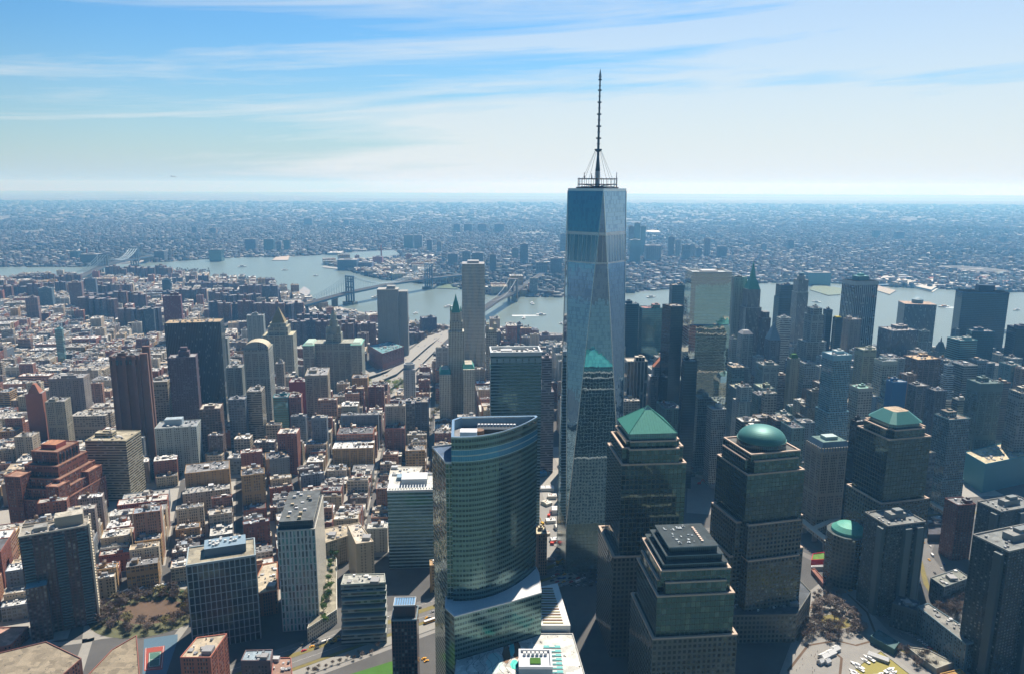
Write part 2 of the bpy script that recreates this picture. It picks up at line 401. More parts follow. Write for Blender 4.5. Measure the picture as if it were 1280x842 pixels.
# ------------------------------------------------------------------ ground and water
def sheet(name, polys, z, mat, kind='structure', col=(.3, .3, .3), label=None):
    m = MB()
    for p in polys: m.face([(x, y, z) for x, y in p], mat, col)
    o = m.build(name, occ=False); tag(o, kind=kind)
    if label: o['label'] = label
    return o
def ground_mat():
    t = NT('ground'); p = t.obj()
    s = t.node('ShaderNodeSeparateXYZ'); t.l.new(p, s.inputs[0])
    far = t.math('MULTIPLY_ADD', s.outputs[1], 1/1500, -2.2, clamp=True)       # 0 in the city centre, 1 beyond the river
    near = t.mix(t.noise(p, .02, 5, .7), (.045, .047, .05), (.16, .155, .145))
    def cells(scale, sy):
        mp = t.node('ShaderNodeMapping'); t.l.new(p, mp.inputs[0]); mp.inputs['Scale'].default_value = (scale, scale*sy, 1); mp.inputs['Rotation'].default_value = (0, 0, .3)
        v = t.node('ShaderNodeTexVoronoi', feature='F1'); t.l.new(mp.outputs[0], v.inputs['Vector']); v.inputs['Scale'].default_value = 1
        sc_ = t.node('ShaderNodeSeparateColor'); t.l.new(v.outputs['Color'], sc_.inputs[0]); return sc_.outputs[0], sc_.outputs[1]
    a, b = cells(1/38, 1.5); a2, b2 = cells(1/150, .8)
    cl = t.noise(p, 1/900, 5, .75)
    roofs = t.mix(t.math('LESS_THAN', a, t.math('MULTIPLY_ADD', cl, .4, -.06)), (.11, .115, .12), (.028, .038, .042))
    roofs = t.mix(t.math('GREATER_THAN', b, t.math('MULTIPLY_ADD', cl, -.35, 1.12)), roofs, (.6, .6, .58))
    roofs = t.mix(t.math('LESS_THAN', a2, .012), roofs, (.5, .48, .45))
    park = t.math('GREATER_THAN', t.noise(p, 1/2600, 3, .6), .60)
    roofs = t.mix(t.math('MULTIPLY', park, .75), roofs, (.05, .06, .045))
    c_ = t.mix(far, near, roofs)
    MATS['ground'] = t.end(t.bsdf(c_, .95))
ground_mat()
def water_mat(name, col, rough, wave, strength):
    t = NT(name); p = t.obj()
    n = t.noise(p, wave, 6, .75, dist=.4); n2 = t.noise(p, 1/190, 5, .7, dist=1.5)
    b = t.node('ShaderNodeBump'); b.inputs['Strength'].default_value = strength; b.inputs['Distance'].default_value = 1.0; t.l.new(n, b.inputs['Height'])
    c_ = t.mix(n2, col, tuple(v*1.3 for v in col))
    MATS[name] = t.end(t.bsdf(c_, rough, 0, 1.33, b.outputs[0]))
water_mat('river_water', (.13, .165, .145), .30, 1/14, .45)
water_mat('basin_water', (.22, .19, .03), .6, 1/3, .2)
water_mat('far_water', (.12, .16, .16), .6, 1/40, .2)
m = MB(); pts = [(-41990, -41990, 0), (41990, -41990, 0), (41990, 41990, 0), (-41990, 41990, 0)]
m.face(pts, 'ground'); tag(m.build('ground', occ=False), kind='structure')
NEAR = [(-200, 350), (0, 349), (130, 345), (210, 341), (260, 346), (330, 351), (372, 366), (388, 374), (420, 384), (470, 396), (560, 408), (640, 415), (715, 419), (830, 425), (960, 430), (1100, 440), (1250, 449), (1560, 480)]
FAR = [(1560, 374), (1400, 368), (1280, 366), (1230, 364), (1180, 362), (1090, 358), (1010, 352), (960, 354), (900, 358), (830, 362), (790, 366), (712, 372), (640, 371), (600, 368), (575, 361), (545, 357), (515, 354), (480, 350), (450, 343), (425, 336), (405, 331), (420, 327), (455, 325), (500, 318), (492, 313), (440, 316), (400, 319), (345, 322), (300, 322), (200, 328), (100, 334), (0, 334), (-200, 336)]
RIVER = [gp(*p) for p in NEAR + FAR]
sheet('river', [RIVER], .3, 'river_water')
HUDSON = [(-12000, 380), (-900, 430), (-300, 330), (0, 395), (300, 400), (900, 420), (1500, 700), (2600, 900), (2600, -1100), (-12000, -1100)]
sheet('hudson_water', [HUDSON], .3, 'river_water')
sheet('bay', [[gp(x, y) for x, y in ((420, 247.5), (700, 249.5), (1000, 250.5), (1300, 252), (1500, 253), (1500, 250), (1280, 249.2), (900, 247.6), (600, 246.4), (420, 245.8))],
              [gp(x, y) for x, y in ((330, 244.6), (600, 245.2), (1280, 248.3), (1500, 249), (1500, 247.6), (1280, 246.6), (640, 243.7), (330, 242.8))]], .5, 'far_water')
INWATER = RIVER
def in_poly(x, y, poly):
    x = np.asarray(x); y = np.asarray(y); r = np.zeros(x.shape, bool); n = len(poly)
    for i in range(n):
        x0, y0 = poly[i]; x1, y1 = poly[i-1]
        if y0 == y1: continue
        r ^= ((y0 > y) != (y1 > y)) & (x < (x1-x0)*(y-y0)/(y1-y0)+x0)
    return r
def ribbon(pts, w, z=.02):
    L, Rr = [], []
    for i, p in enumerate(pts):
        a = pts[max(0, i-1)]; b = pts[min(len(pts)-1, i+1)]
        dx_, dy_ = b[0]-a[0], b[1]-a[1]; l = math.hypot(dx_, dy_); nx, ny = -dy_/l, dx_/l
        ww = w[i] if isinstance(w, (list, tuple)) else w
        L.append((p[0]+nx*ww/2, p[1]+ny*ww/2)); Rr.append((p[0]-nx*ww/2, p[1]-ny*ww/2))
    return [[L[i], Rr[i], Rr[i+1], L[i+1]] for i in range(len(pts)-1)]
WEST = [(-420, 450), (-300, 535), (-197, 606), (-117, 661), (54, 777), (200, 842), (365, 880), (520, 905), (900, 960), (1300, 1000)]
plain('worn_asphalt', (.17, .165, .155), .9, var=.3, scale=.05)
sheet('highway', ribbon(WEST, 34), .05, 'worn_asphalt')
plain('highway_concrete', (.30, .29, .26), .9, var=.2)
plain('paving', (.27, .26, .24), .9, var=.25, scale=.06)
plain('lawn', (.06, .16, .02), .95, var=.3)
plain('dry_grass', (.20, .17, .06), .95, var=.35)
plain('soil', (.13, .085, .055), .95, var=.4, scale=.08)
plain('road_paint', (.75, .75, .72), .7)
def off(pts, d):
    out = []
    for i, p in enumerate(pts):
        a = pts[max(0, i-1)]; b = pts[min(len(pts)-1, i+1)]; l = math.hypot(b[0]-a[0], b[1]-a[1])
        out.append((p[0]-(b[1]-a[1])/l*d, p[1]+(b[0]-a[0])/l*d))
    return out
sheet('lane_line', [q for d in (-10, 10) for q in ribbon(off(WEST, d), .18)], .07, 'road_paint')
sheet('median', ribbon(WEST, 6), .17, 'dry_grass')
sheet('bikeway', ribbon(off(WEST[:5], -28), 12), .06, 'highway_concrete')
sheet('verge', ribbon(off(WEST[:5], -19.5), 4), .08, 'dry_grass')
sheet('footpath', ribbon(off(WEST[:5], -38), 5), .07, 'paving')
sheet('lawn', [[gp(x, y) for x, y in ((425, 846), (470, 832), (489, 826), (520, 826), (520, 870), (440, 870))]], .1, 'lawn')

# road dressing is kept out of the way of houses
ROADS = [(WEST, 30)]
def near_road(x, y):
    for pts, hw in ROADS:
        for a, b in zip(pts, pts[1:]):
            dx_, dy_ = b[0]-a[0], b[1]-a[1]; L2 = dx_*dx_+dy_*dy_
            t_ = max(0, min(1, ((x-a[0])*dx_+(y-a[1])*dy_)/L2))
            if (x-a[0]-t_*dx_)**2+(y-a[1]-t_*dy_)**2 < hw*hw: return True
    return False
KEEP = []                         # polygons where no ordinary house may stand

# ------------------------------------------------------------------ building by its roof outline in the photo
def polyb(name, label, cat, px, z, mat, col, roofcol, z0=0.0, kit=True, tank=0, lm=None, parapet=1.0, seed=1, group=None, roofmat='roof_felt', pcol=None):
    P = [gp(x, y, z) for x, y in px]
    A = sum(P[i-1][0]*P[i][1]-P[i][0]*P[i-1][1] for i in range(len(P)))
    if A < 0: P = P[::-1]
    cx, cy_ = sum(p[0] for p in P)/len(P), sum(p[1] for p in P)/len(P)
    o = thing(name, label, cat, cx, cy_, 0, lm=lm, group=group); KEEP.append(P)
    Q = [(p[0]-cx, p[1]-cy_) for p in P]; n = len(Q); I = []
    for i in range(n):
        a, b, c_ = Q[i-1], Q[i], Q[(i+1) % n]
        def nrm(p, q):
            l = math.hypot(q[0]-p[0], q[1]-p[1]) or 1; return (-(q[1]-p[1])/l, (q[0]-p[0])/l)
        n1, n2 = nrm(a, b), nrm(b, c_); k = 1+n1[0]*n2[0]+n1[1]*n2[1]; k = max(k, .4)
        I.append((b[0]+(n1[0]+n2[0])/k*.6, b[1]+(n1[1]+n2[1])/k*.6))
    m = MB(); m.prism(Q, z0, z, mat, col); m.build('body', o)
    m = MB(); m.face([(*p, z+.1) for p in I], roofmat, roofcol); ro = m.build('roof', o)
    m = MB(); m.ring(Q, I, z, z+parapet, 'stone', pcol or tuple(min(1, c_*1.3) for c_ in col)); m.build('parapet', o, occ=False)
    if kit:
        rng = random.Random(seed); xs = [q[0] for q in Q]; ys = [q[1] for q in Q]; k = 0; area = abs(A)/2
        for _ in range(300):
            if k > 3+area/90: break
            x, y = rng.uniform(min(xs), max(xs)), rng.uniform(min(ys), max(ys))
            if not in_poly(x, y, [(p[0]*.8, p[1]*.8) for p in Q]): continue
            s_ = rng.uniform(1, 4) if k else min(8, area**.5*.3); c_ = rng.choice([(.45, .46, .47), (.7, .7, .68), (.2, .21, .22), (.3, .3, .3)])
            m = MB(); m.box(x, y, s_, s_*rng.uniform(.6, 1.2), z+.1, z+(rng.uniform(.7, 2) if k else 3.5), 'painted', c_); k += 1; m.build('air_handler', ro, occ=False)
        if tank: water_tank(o, 0, 0, z, rng)
    return o, Q

# ------------------------------------------------------------------ the tall glass tower with the spire
FT = 790.0
TX = xat(746.5, 238, FT)
facade('tower_glass', 1.55, 4.05, 0.95, 0.955, glass=(.24, .40, .54), lit=(.17, .31, .46), litp=.3, metal=.93, rough=.02, wave=.022, tilt=.0035, wall=(.20, .30, .36), wmetal=.8, wrough=.25)
facade('tower_vents', 5.2, 30.0, 0.93, 0.90, glass=(.18, .28, .36), lit=(.22, .32, .40), litp=.5, metal=.85, rough=.12, tilt=.004, wall=(.55, .62, .66), wmetal=.5, wrough=.3)
facade('tower_base', 1.5, 4.0, 0.8, 0.94, glass=(.20, .30, .30), lit=(.30, .40, .38), litp=.3, metal=.8, rough=.12, tilt=.02, wall=(.30, .38, .38), wmetal=.6, wrough=.3)
plain('steel_edge', (.50, .60, .64), .25, .85, var=.05)
def glass_tower():
    o = thing('glass_skyscraper', 'tallest blue glass tower with tapering triangular faces and a tall spire', 'skyscraper', TX, FT, R(5.45), foot=(74, 74), lm='the spired glass tower')
    b, t_, zb, zt = 30.5, 30.5, 57.0, zat(755, 239, FT-30)
    B = rect(2*b, 2*b); T = [(0, -t_), (t_, 0), (0, t_), (-t_, 0)]
    m = MB(); m.prism(B, 0, zb, 'tower_base', (.3, .36, .36)); m.build('base', o)
    # which facet: up-pointing on each side, down-pointing at each corner
    for k in range(4):
        A, C, top = B[k], B[(k+1) % 4], T[k]
        for tri, kind in ((((*A, zb), (*C, zb), (*top, zt)), 0), (((*C, zb), (*T[(k+1) % 4], zt), (*top, zt)), 1)):
            P = [Vector(p) for p in tri]
            ez = Vector((0, 0, 1)); n = (P[1]-P[0]).cross(P[2]-P[0]).normalized()
            if n.dot(Vector((P[0].x+P[1].x+P[2].x, P[0].y+P[1].y+P[2].y, 0))) < 0: n = -n
            eu = ez.cross(n).normalized(); ev = n.cross(eu)
            # cut the facet into storeys groups: glass / mechanical band / glass
            za, zc = zb+(zt-zb)*.795, zb+(zt-zb)*.885
            def clip(poly, lo, hi):
                out = []
                for (sgn, lv) in ((1, lo), (-1, hi)):
                    src = poly if sgn == 1 else out; res = []
                    for i in range(len(src)):
                        p, q = src[i-1], src[i]; dp, dq = sgn*(p.z-lv), sgn*(q.z-lv)
                        if (dp >= 0) != (dq >= 0): res.append(p+(q-p)*(dp/(dp-dq)))
                        if dq >= 0: res.append(q)
                    out = res
                return out
            m = MB()
            for lo, hi, mt in ((zb-1, za, 'tower_glass'), (za, zc, 'tower_vents'), (zc, zt+1, 'tower_glass')):
                c_ = clip(P, lo, hi)
                if len(c_) > 2: m.face(c_, mt, (.3, .4, .45), [((v-P[0]).dot(eu), v.z-(za if mt == 'tower_vents' else 0)) for v in c_])
            m.build('glass_facet', o)
    m = MB()
    for k in range(4):
        m.beam((*B[k], zb), (*T[k], zt), .55, 'steel_edge'); m.beam((*B[k], zb), (*T[k-1], zt), .55, 'steel_edge'); m.beam((*B[k], 0), (*B[k], zb), .4, 'steel_edge')
    m.build('edge_trim', o)
    m = MB(); m.prism(T, zt, zt+2.5, 'steel_edge', (.4, .5, .5)); m.face([(x, y, zt+.6) for x, y in T], 'roof_felt', (.2, .2, .2)); m.build('parapet', o)
    # ring platform
    m = MB(); r = 20.0
    def ringtube(r, z, th, n=40):
        for i in range(n):
            a, c_ = 2*math.pi*i/n, 2*math.pi*(i+1)/n
            m.beam((r*math.cos(a), r*math.sin(a), z), (r*math.cos(c_), r*math.sin(c_), z), th, 'dark_metal')
    ringtube(r, zt+6.5, .45); ringtube(r, zt+12, .45); ringtube(r-3, zt+12, .35); ringtube(r+1.5, zt+3.2, .7)
    for i in range(24):
        a = 2*math.pi*i/24; c_, s_ = math.cos(a), math.sin(a)
        m.beam((r*c_, r*s_, zt+2), (r*c_, r*s_, zt+13), .22, 'dark_metal')
        m.beam((r*c_, r*s_, zt+12), ((r-3)*c_, (r-3)*s_, zt+12), .2, 'dark_metal')
        if i % 3 == 0: m.beam((0, 0, zt+4), (r*c_, r*s_, zt+7), .3, 'dark_metal')
    for i in range(10):
        a = i*2.1; m.beam((r*math.cos(a), r*math.sin(a), zt+12), (r*math.cos(a), r*math.sin(a), zt+12+2+i % 4*1.6), .3, 'dark_metal')
    m.cyl(0, 0, 17, zt+1, zt+4.5, 'dark_metal', n=32); m.build('ring_platform', o)
    zs = lambda y: zat(750, y, FT)
    m = MB(); m.cyl(0, 0, 2.4, zt, zs(214), 'metal', n=8); m.cyl(0, 0, 2.6, zs(214), zs(196), 'dark_metal', n=8, r2=1.2); m.cyl(0, 0, 1.3, zs(196), zs(188), 'dark_metal', n=8)
    m.cyl(0, 0, 1.9, zs(190), zs(188), 'dark_metal', n=12, r2=3.8); m.cyl(0, 0, 3.8, zs(188), zs(186.5), 'dark_metal', n=12); m.build('mast_base', o)
    m = MB(); z0 = zs(187)
    for y, r_ in ((173, 1.25), (158, 1.15), (143, 1.05), (128, .95), (113, .85), (100, .75)):
        m.cyl(0, 0, r_, z0, zs(y), 'dark_metal', n=8); z0 = zs(y); m.cyl(0, 0, r_+1.5-(173-y)*.008, z0-.6, z0+.6, 'dark_metal', n=10)
        m.cyl(0, 0, r_+.5, z0-6, z0-5.4, 'dark_metal', n=8)
    m.build('mast', o)
    m = MB(); m.cyl(0, 0, .8, zs(100), zs(96), 'metal', n=8, r2=1.5); m.cyl(0, 0, 1.5, zs(96), zs(86), 'metal', n=8, r2=.05); m.build('beacon', o)
    for i in range(8):
        a = 2*math.pi*(i+.5)/8; m = MB(); m.beam((3*math.cos(a), 3*math.sin(a), zs(188)), ((r-4)*math.cos(a), (r-4)*math.sin(a), zt+11), .16, 'dark_metal', n=3); m.build('cable', o, occ=False)
glass_tower()

# ------------------------------------------------------------------ curved bank tower beside the river road, with its podium
facade('curved_bank_glass', 2.1, 4.15, 0.80, 0.50, glass=(.04, .08, .085), lit=(.10, .18, .17), litp=.12, metal=.7, rough=.05, tilt=.008, wave=.05, wall=(.15, .25, .24), wmetal=.55, wrough=.22)
facade('bank_blue_glass', 1.5, 4.6, 0.97, 0.80, glass=(.05, .24, .40), lit=(.06, .27, .44), litp=.3, metal=.5, rough=.08, tilt=.004, wall=(.35, .45, .45), wmetal=.5, wrough=.3)
def bank_tower():
    def at(x, y, z): return gp(x, y, z)
    z1 = 228.0
    A = at(564, 547, z1); B = at(672, 521.5, z1); Cb = at(565, 525.5, z1)
    c1, c2 = at(603, 549, z1), at(645, 539, z1)
    o = thing('curved_tower', 'curved teal glass office tower with horizontal bands and open roof well', 'skyscraper', 0, 575, 0, lm='the curved teal tower'); FOOT.append((-15, 590, 50, 45, 0)); FOOT.append((-60, 560, 18, 40, 0))
    L = lambda p: (p[0], p[1]-575)
    curve = []
    for i in range(15):
        t_ = i/14; p = [(1-t_)**3*A[k]+3*(1-t_)**2*t_*(c1[k]*1.0)+3*(1-t_)*t_*t_*c2[k]+t_**3*B[k] for k in (0, 1)]
        curve.append(L(p))
    poly = curve + [(curve[-1][0]-1, curve[-1][1]+3), (L(Cb)[0]+6, L(Cb)[1]+8), L(Cb)]
    zp = 93.0
    m = MB(); m.prism(poly, 0, z1-19, 'curved_bank_glass', (.2, .32, .3)); m.build('body', o)
    m = MB(); m.prism(poly, z1-19, z1-9.4, 'bank_blue_glass', (.3, .4, .4)); m.build('blue_band', o)
    m = MB(); m.prism(poly, z1-9.4, z1, 'curved_bank_glass', (.2, .32, .3)); m.build('top_floor', o)
    cx, cy_ = sum(p[0] for p in poly)/len(poly), sum(p[1] for p in poly)/len(poly)
    inn = [(p[0]+(cx-p[0])*.06, p[1]+(cy_-p[1])*.06) for p in poly]
    m = MB(); m.ring(poly, inn, z1, z1+1, 'steel_edge', (.5, .5, .5)); m.prism(inn[::-1], z1-7, z1, 'painted', (.22, .34, .42)); m.build('parapet', o)
    m = MB(); m.face([(*p, z1-7) for p in inn], 'roof_felt', (.25, .25, .25)); m.build('roof', o)
    m = MB(); x0, y0 = L(at(579, 540, z1)); m.box(x0+4, y0+4, 13, 9, z1-7, z1+.5, 'painted', (.55, .62, .66), 'painted', (.85, .85, .85)); m.build('plant_room', o)
    m = MB(); x0, y0 = L(at(592, 538, z1)); m.cyl(x0+4, y0+6, 4, z1-7, z1-1, 'wood', n=16); m.build('drum', o)
    m = MB(); x0, y0 = L(at(621, 531, z1)); m.box(x0, y0+4, 32, 10, z1-7, z1-3, 'dark_metal')
    for i in range(12): m.cyl(x0-14.5+i*2.6, y0+7, 1.1, z1-3, z1-1.2, 'painted', (.8, .8, .8), 8)
    m.build('cooling_units', o)
    # lower north wing with slanted mullions
    z2 = zat(560, 570, 560)
    W = [L(at(x, y, z2)) for x, y in ((540, 559), (557, 579), (565.5, 579), (566, 556))]
    facade('slant_glass', 2.4, 4.0, 0.82, 0.80, glass=(.05, .10, .09), lit=(.10, .18, .15), litp=.3, metal=.75, rough=.05, tilt=.02, wall=(.30, .36, .34), wmetal=.4, wrough=.35)
    m = MB(); m.prism(W, 0, z2, 'slant_glass', (.3, .36, .34), 'roof_felt', (.12, .17, .25)); m.ring(W, [(p[0]*.985-.9, p[1]*.97) for p in W], z2, z2+1.4, 'painted', (.75, .75, .72)); m.build('north_wing', o)
    # podium with white roof terraces
    P = [L(at(x, y, zp)) for x, y in ((568, 771), (600, 762.5), (640, 752), (677, 741), (674, 716), (660, 690), (560, 700), (556, 760))]
    m = MB(); m.prism(P, 0, zp-14, 'curved_bank_glass', (.25, .36, .34)); m.prism(P, zp-14, zp, 'curved_bank_glass', (.3, .4, .38)); m.build('podium', o)
    m = MB(); m.face([(*p, zp+.2) for p in P], 'painted', (.60, .62, .62)); m.ring(P, [(p[0]*.98, p[1]*.97) for p in P], zp, zp+1, 'painted', (.7, .7, .7)); m.build('podium_roof', o)
    # glass canopy beside it
    zc = 62.0
    Q = [L(at(x, y, zc)) for x, y in ((676, 781), (713, 781), (697, 728), (674, 733))]
    m = MB(); m.prism(Q, zc-9, zc, 'painted', (.7, .7, .68), 'painted', (.74, .74, .71))
    for a_ in (Q[0], Q[1], Q[2], Q[3]): m.box(a_[0]*.97, a_[1]*.97+.5, 1.5, 1.5, 0, zc-9, 'painted', (.5, .5, .5))
    x0, y0 = (Q[0][0]+Q[1][0])/2-1.5, Q[0][1]
    dx_, dy_ = (Q[2][0]-Q[1][0]), (Q[2][1]-Q[1][1])
    for i in range(14):
        t_ = .05+i*.062; m.box(x0+dx_*t_*.75, y0+dy_*t_, 17-5*t_, 1.7, zc, zc+.5, 'wood' if i % 2 else 'painted', (.33, .30, .18))
    m.build('canopy', o)
bank_tower()

# river-side hotel with pools and patterned roof terrace
def hotel():
    z = 56.0
    px = ((572, 815), (640, 797), (676, 792), (716, 792), (733, 850), (740, 900), (560, 900))
    o, Q = polyb('terrace_hotel', 'low white hotel block with patterned roof terraces and turquoise pools', 'hotel', px, z, 'ribbon', (.4, .4, .38), (.66, .66, .62), kit=False, lm='the white terrace hotel')
    cx, cy_ = o.location.x, o.location.y
    L = lambda x, y, zz=z: (gp(x, y, zz)[0]-cx, gp(x, y, zz)[1]-cy_)
    def patch(name, pts, z_, mat, col): 
        m = MB(); m.face([(*L(*p), z_) for p in pts], mat, col); m.build(name, o, occ=False)
    def blob(x, y, rx, ry, n=14): return [(x+rx*math.cos(-2*math.pi*i/n)*(1+.15*math.sin(3*i)), y+ry*math.sin(-2*math.pi*i/n)) for i in range(n)]
    patch('timber_deck', blob(633, 817, 5, 12), z+.16, 'wood', None or (.3, .2, .12)); patch('timber_deck', blob(646, 812, 5, 11), z+.16, 'wood', (.3, .2, .12))
    patch('pool', blob(640, 811, 3.2, 9), z+.2, 'painted', (.18, .62, .62)); patch('pool', blob(643, 830, 5, 6), z+.2, 'painted', (.10, .60, .50))
    patch('pale_paving', blob(618, 828, 10, 13), z+.14, 'painted', (.55, .70, .66))
    for i in range(8):
        y = 808+i*5.2; m = MB(); a_, b_ = L(683+i*.3, y), L(697+i*.5, y); m.box((a_[0]+b_[0])/2, a_[1], (b_[0]-a_[0])*1.5, 3.0, z, z+.5, 'painted', (.14, .42, .42)); m.box((a_[0]+b_[0])/2, a_[1], (b_[0]-a_[0])*.5, 1.2, z+.5, z+.8, 'white_paint'); m.box((a_[0]+b_[0])/2, a_[1]-2, (b_[0]-a_[0])*1.6, .6, z, z+.3, 'dark_metal'); m.build('skylight', o)
    rng = random.Random(4)
    m = MB()
    for i in range(9):
        p = L(588+i*8, 812+abs(4-i)*2); q = None
        pts = [(p[0]+2.5*math.sin(t_*.9+i), p[1]-t_*3) for t_ in range(10)]
        for a_, b_ in zip(pts, pts[1:]): m.beam((*a_, z+.2), (*b_, z+.2), .12, 'dark_metal')
    m.build('path_edging', o, occ=False)
    m = MB(); a_ = L(663, 790); m.box(a_[0], a_[1], 8, 9, z, z+13, 'painted', (.40, .42, .45), 'wood', (.3, .2, .1)); m.build('lift_tower', o)
    m = MB(); a_ = L(669, 836); m.box(a_[0], a_[1], 25, 22, z, z+8, 'steel_blue', (.3, .36, .45), 'painted', (.55, .58, .62)); m.ring(rect(25.2, 22.2, *a_), rect(22, 19, *a_), z+8, z+10, 'painted', (.55, .58, .62)); m.build('plant_room', o)
    m = MB(); m.box(a_[0], a_[1]-2, 8, 7, z+8, z+9, 'lawn', (.1, .2, .02)); m.build('green_roof', o)
    for i in range(6):
        m = MB(); m.box(a_[0]-8+i*3.2, a_[1]+6, 2, 2.4, z+8, z+10.5, 'white_paint'); m.build('air_handler', o)
hotel()

# ------------------------------------------------------------------ stone and glass financial centre towers
GC = (.155, .155, .135)
def chamfer_tower(name, label, lm, X, F, a, tiers, top_fn, mat_list):
    """tiers: (w, d, z0, z1, material, notch)"""
    o = thing(name, label, 'office tower', X, F, R(a), foot=(tiers[0][0]+8, tiers[0][1]+8), lm=lm)
    for i, (w, d, z0, z1, mat, notch) in enumerate(tiers):
        if notch:
            n = notch; P = [(-w/2+n, -d/2), (w/2-n, -d/2), (w/2-n, -d/2+n), (w/2, -d/2+n), (w/2, d/2-n), (w/2-n, d/2-n), (w/2-n, d/2), (-w/2+n, d/2), (-w/2+n, d/2-n), (-w/2, d/2-n), (-w/2, -d/2+n), (-w/2+n, -d/2+n)]
        else: P = rect(w, d)
        m = MB(); m.prism(P, z0, z1, mat, GC, 'roof_felt', (.14, .14, .13)); m.build('tier', o)
        I = [(p[0]*.94, p[1]*.94) for p in P]
        m = MB(); m.ring([(p[0]*1.004, p[1]*1.004) for p in P], I, z1, z1+1.2, 'stone', (.58, .45, .36)); m.build('ledge', o, occ=False)  # sunlight on the ledges is put into their tan stone colour
    top_fn(o, tiers[-1]); return o
def dimtiers(X, F): pass
# pyramid top
Xp = xat(808, 540, 640)
def pyr(o, t_):
    z = t_[3]; m = MB(); m.prism(rect(42, 42), z, z+7, 'curtain_teal', (.1, .25, .22)); m.build('attic', o)
    m = MB(); m.loft(rect(43.5, 43.5), z+7, rect(7, 7), z+22.5, 'copper_green', (.1, .4, .3)); m.build('pyramid_roof', o)
    m = MB()
    for k in range(4):
        c0, c1 = rect(43.5, 43.5)[k], rect(43.5, 43.5)[(k+1) % 4]; t0, t1 = rect(7, 7)[k], rect(7, 7)[(k+1) % 4]
        for i in range(0, 19):
            f = i/18; q = (c0[0]+(c1[0]-c0[0])*f, c0[1]+(c1[1]-c0[1])*f); u = min(1, (.5-abs(f-.5))*2/.84) if 0 < i < 18 else 1
            fx = min(max((f-.5)/.161+.5, 0), 1); r = (t0[0]+(t1[0]-t0[0])*fx, t0[1]+(t1[1]-t0[1])*fx)
            if i in (0, 18): m.beam((*q, z+7.1), (*r, z+22.6), .28, 'copper_green')
            else:
                g_ = u if abs(f-.5) > .08 else 1; n_ = (c0[0]+c1[0], c0[1]+c1[1]); L_ = math.hypot(*n_); nx, ny = n_[0]/L_, n_[1]/L_; run = 18.25*g_
                m.beam((*q, z+7.1), (q[0]-nx*run, q[1]-ny*run, z+7.1+15.5*g_), .13, 'copper_green', n=3)
    m.build('roof_seam', o)
    m = MB(); m.loft(rect(7, 7), z+22.5, rect(.2, .2), z+26, 'curtain_teal', (.1, .3, .25))
    for s_ in ((-1, -1), (1, -1), (1, 1), (-1, 1)): m.beam((3.5*s_[0], 3.5*s_[1], z+22.5), (0, 0, z+26.1), .2, 'copper_green')
    m.build('lantern', o)
zt = zat(816, 541, 640-21)
chamfer_tower('pyramid_tower', 'grey green granite and glass tower topped by a green copper pyramid', 'the pyramid-roofed tower', Xp, 640, 5.45,
    [(68, 62, 0, 97, 'granite_grid', 0), (57, 56, 97, zt-26, 'granite_glass', 0), (54, 54, zt-26, zt-13, 'granite_glass', 5), (47, 47, zt-13, zt-7, 'granite_glass', 3)], pyr, None)
# stepped top
Xs = xat(857, 672, 545)
def stp(o, t_):
    z = t_[3]
    for i, (w, h) in enumerate(((49, 5), (43, 5), (37, 5))):
        m = MB(); m.prism(rect(w, w), z+i*5.2, z+i*5.2+4.4, 'curtain_dark', (.03, .05, .06)); m.build('stepped_crown', o)
        m = MB(); m.prism(rect(w+1.6, w+1.6), z+i*5.2+4.4, z+i*5.2+5.2, 'painted', (.16, .22, .24), 'roof_felt', (.045, .06, .065)); m.build('crown_ledge', o)
    rng = random.Random(3)
    for i in range(8): m = MB(); m.cyl(9, -12+i*3.2, 1.1, z+15.6, z+16.8, 'painted', (.7, .55, .45), 8); m.build('roof_fan', o, occ=False)
    for i in range(24): m = MB(); m.box(rng.uniform(-15, 5), rng.uniform(-15, 15), rng.uniform(.5, 2), rng.uniform(.5, 4), z+15.6, z+16.3, 'painted', (.30, .34, .36)); m.build('air_handler', o, occ=False)
zt4 = zat(857, 683, 524)-16
chamfer_tower('stepped_tower', 'granite and glass office tower with square stepped flat black crown', 'the stepped-crown tower', Xs, 545, 5.45,
    [(66, 66, 0, zt4-52, 'granite_grid', 0), (60, 60, zt4-52, zt4-19, 'granite_glass', 0), (57, 57, zt4-19, zt4-9, 'granite_glass', 5), (54, 54, zt4-9, zt4, 'granite_glass', 0)], stp, None)
# dome top
Xd = xat(951, 560, 675)
def dom(o, t_):
    z = t_[3]; m = MB(); m.cyl(0, 0, 22.3, z, z+6, 'curtain_dark', (.08, .14, .14), 40); m.build('drum', o)
    m = MB(); pr = [(22.4, z+6), (22.4, z+6.6)] + [(21.8*math.cos(t2), z+6.5+12.2*math.sin(t2)) for t2 in [math.pi/2*i/12 for i in range(13)]]
    m.lathe(0, 0, pr, 'copper_teal', n=48); m.build('dome', o, smooth=True)
ztd = zat(953, 570, 640)-1
chamfer_tower('domed_tower', 'granite and glass tower topped by a smooth teal dome', 'the domed tower', Xd, 675, 14,
    [(78, 68, 0, 78, 'granite_grid', 12), (70, 62, 78, 112, 'granite_grid', 8), (59, 55, 112, ztd-18, 'granite_glass', 0), (57, 53, ztd-18, ztd-6, 'granite_glass', 6), (51, 49, ztd-6, ztd, 'granite_glass', 0)], dom, None)
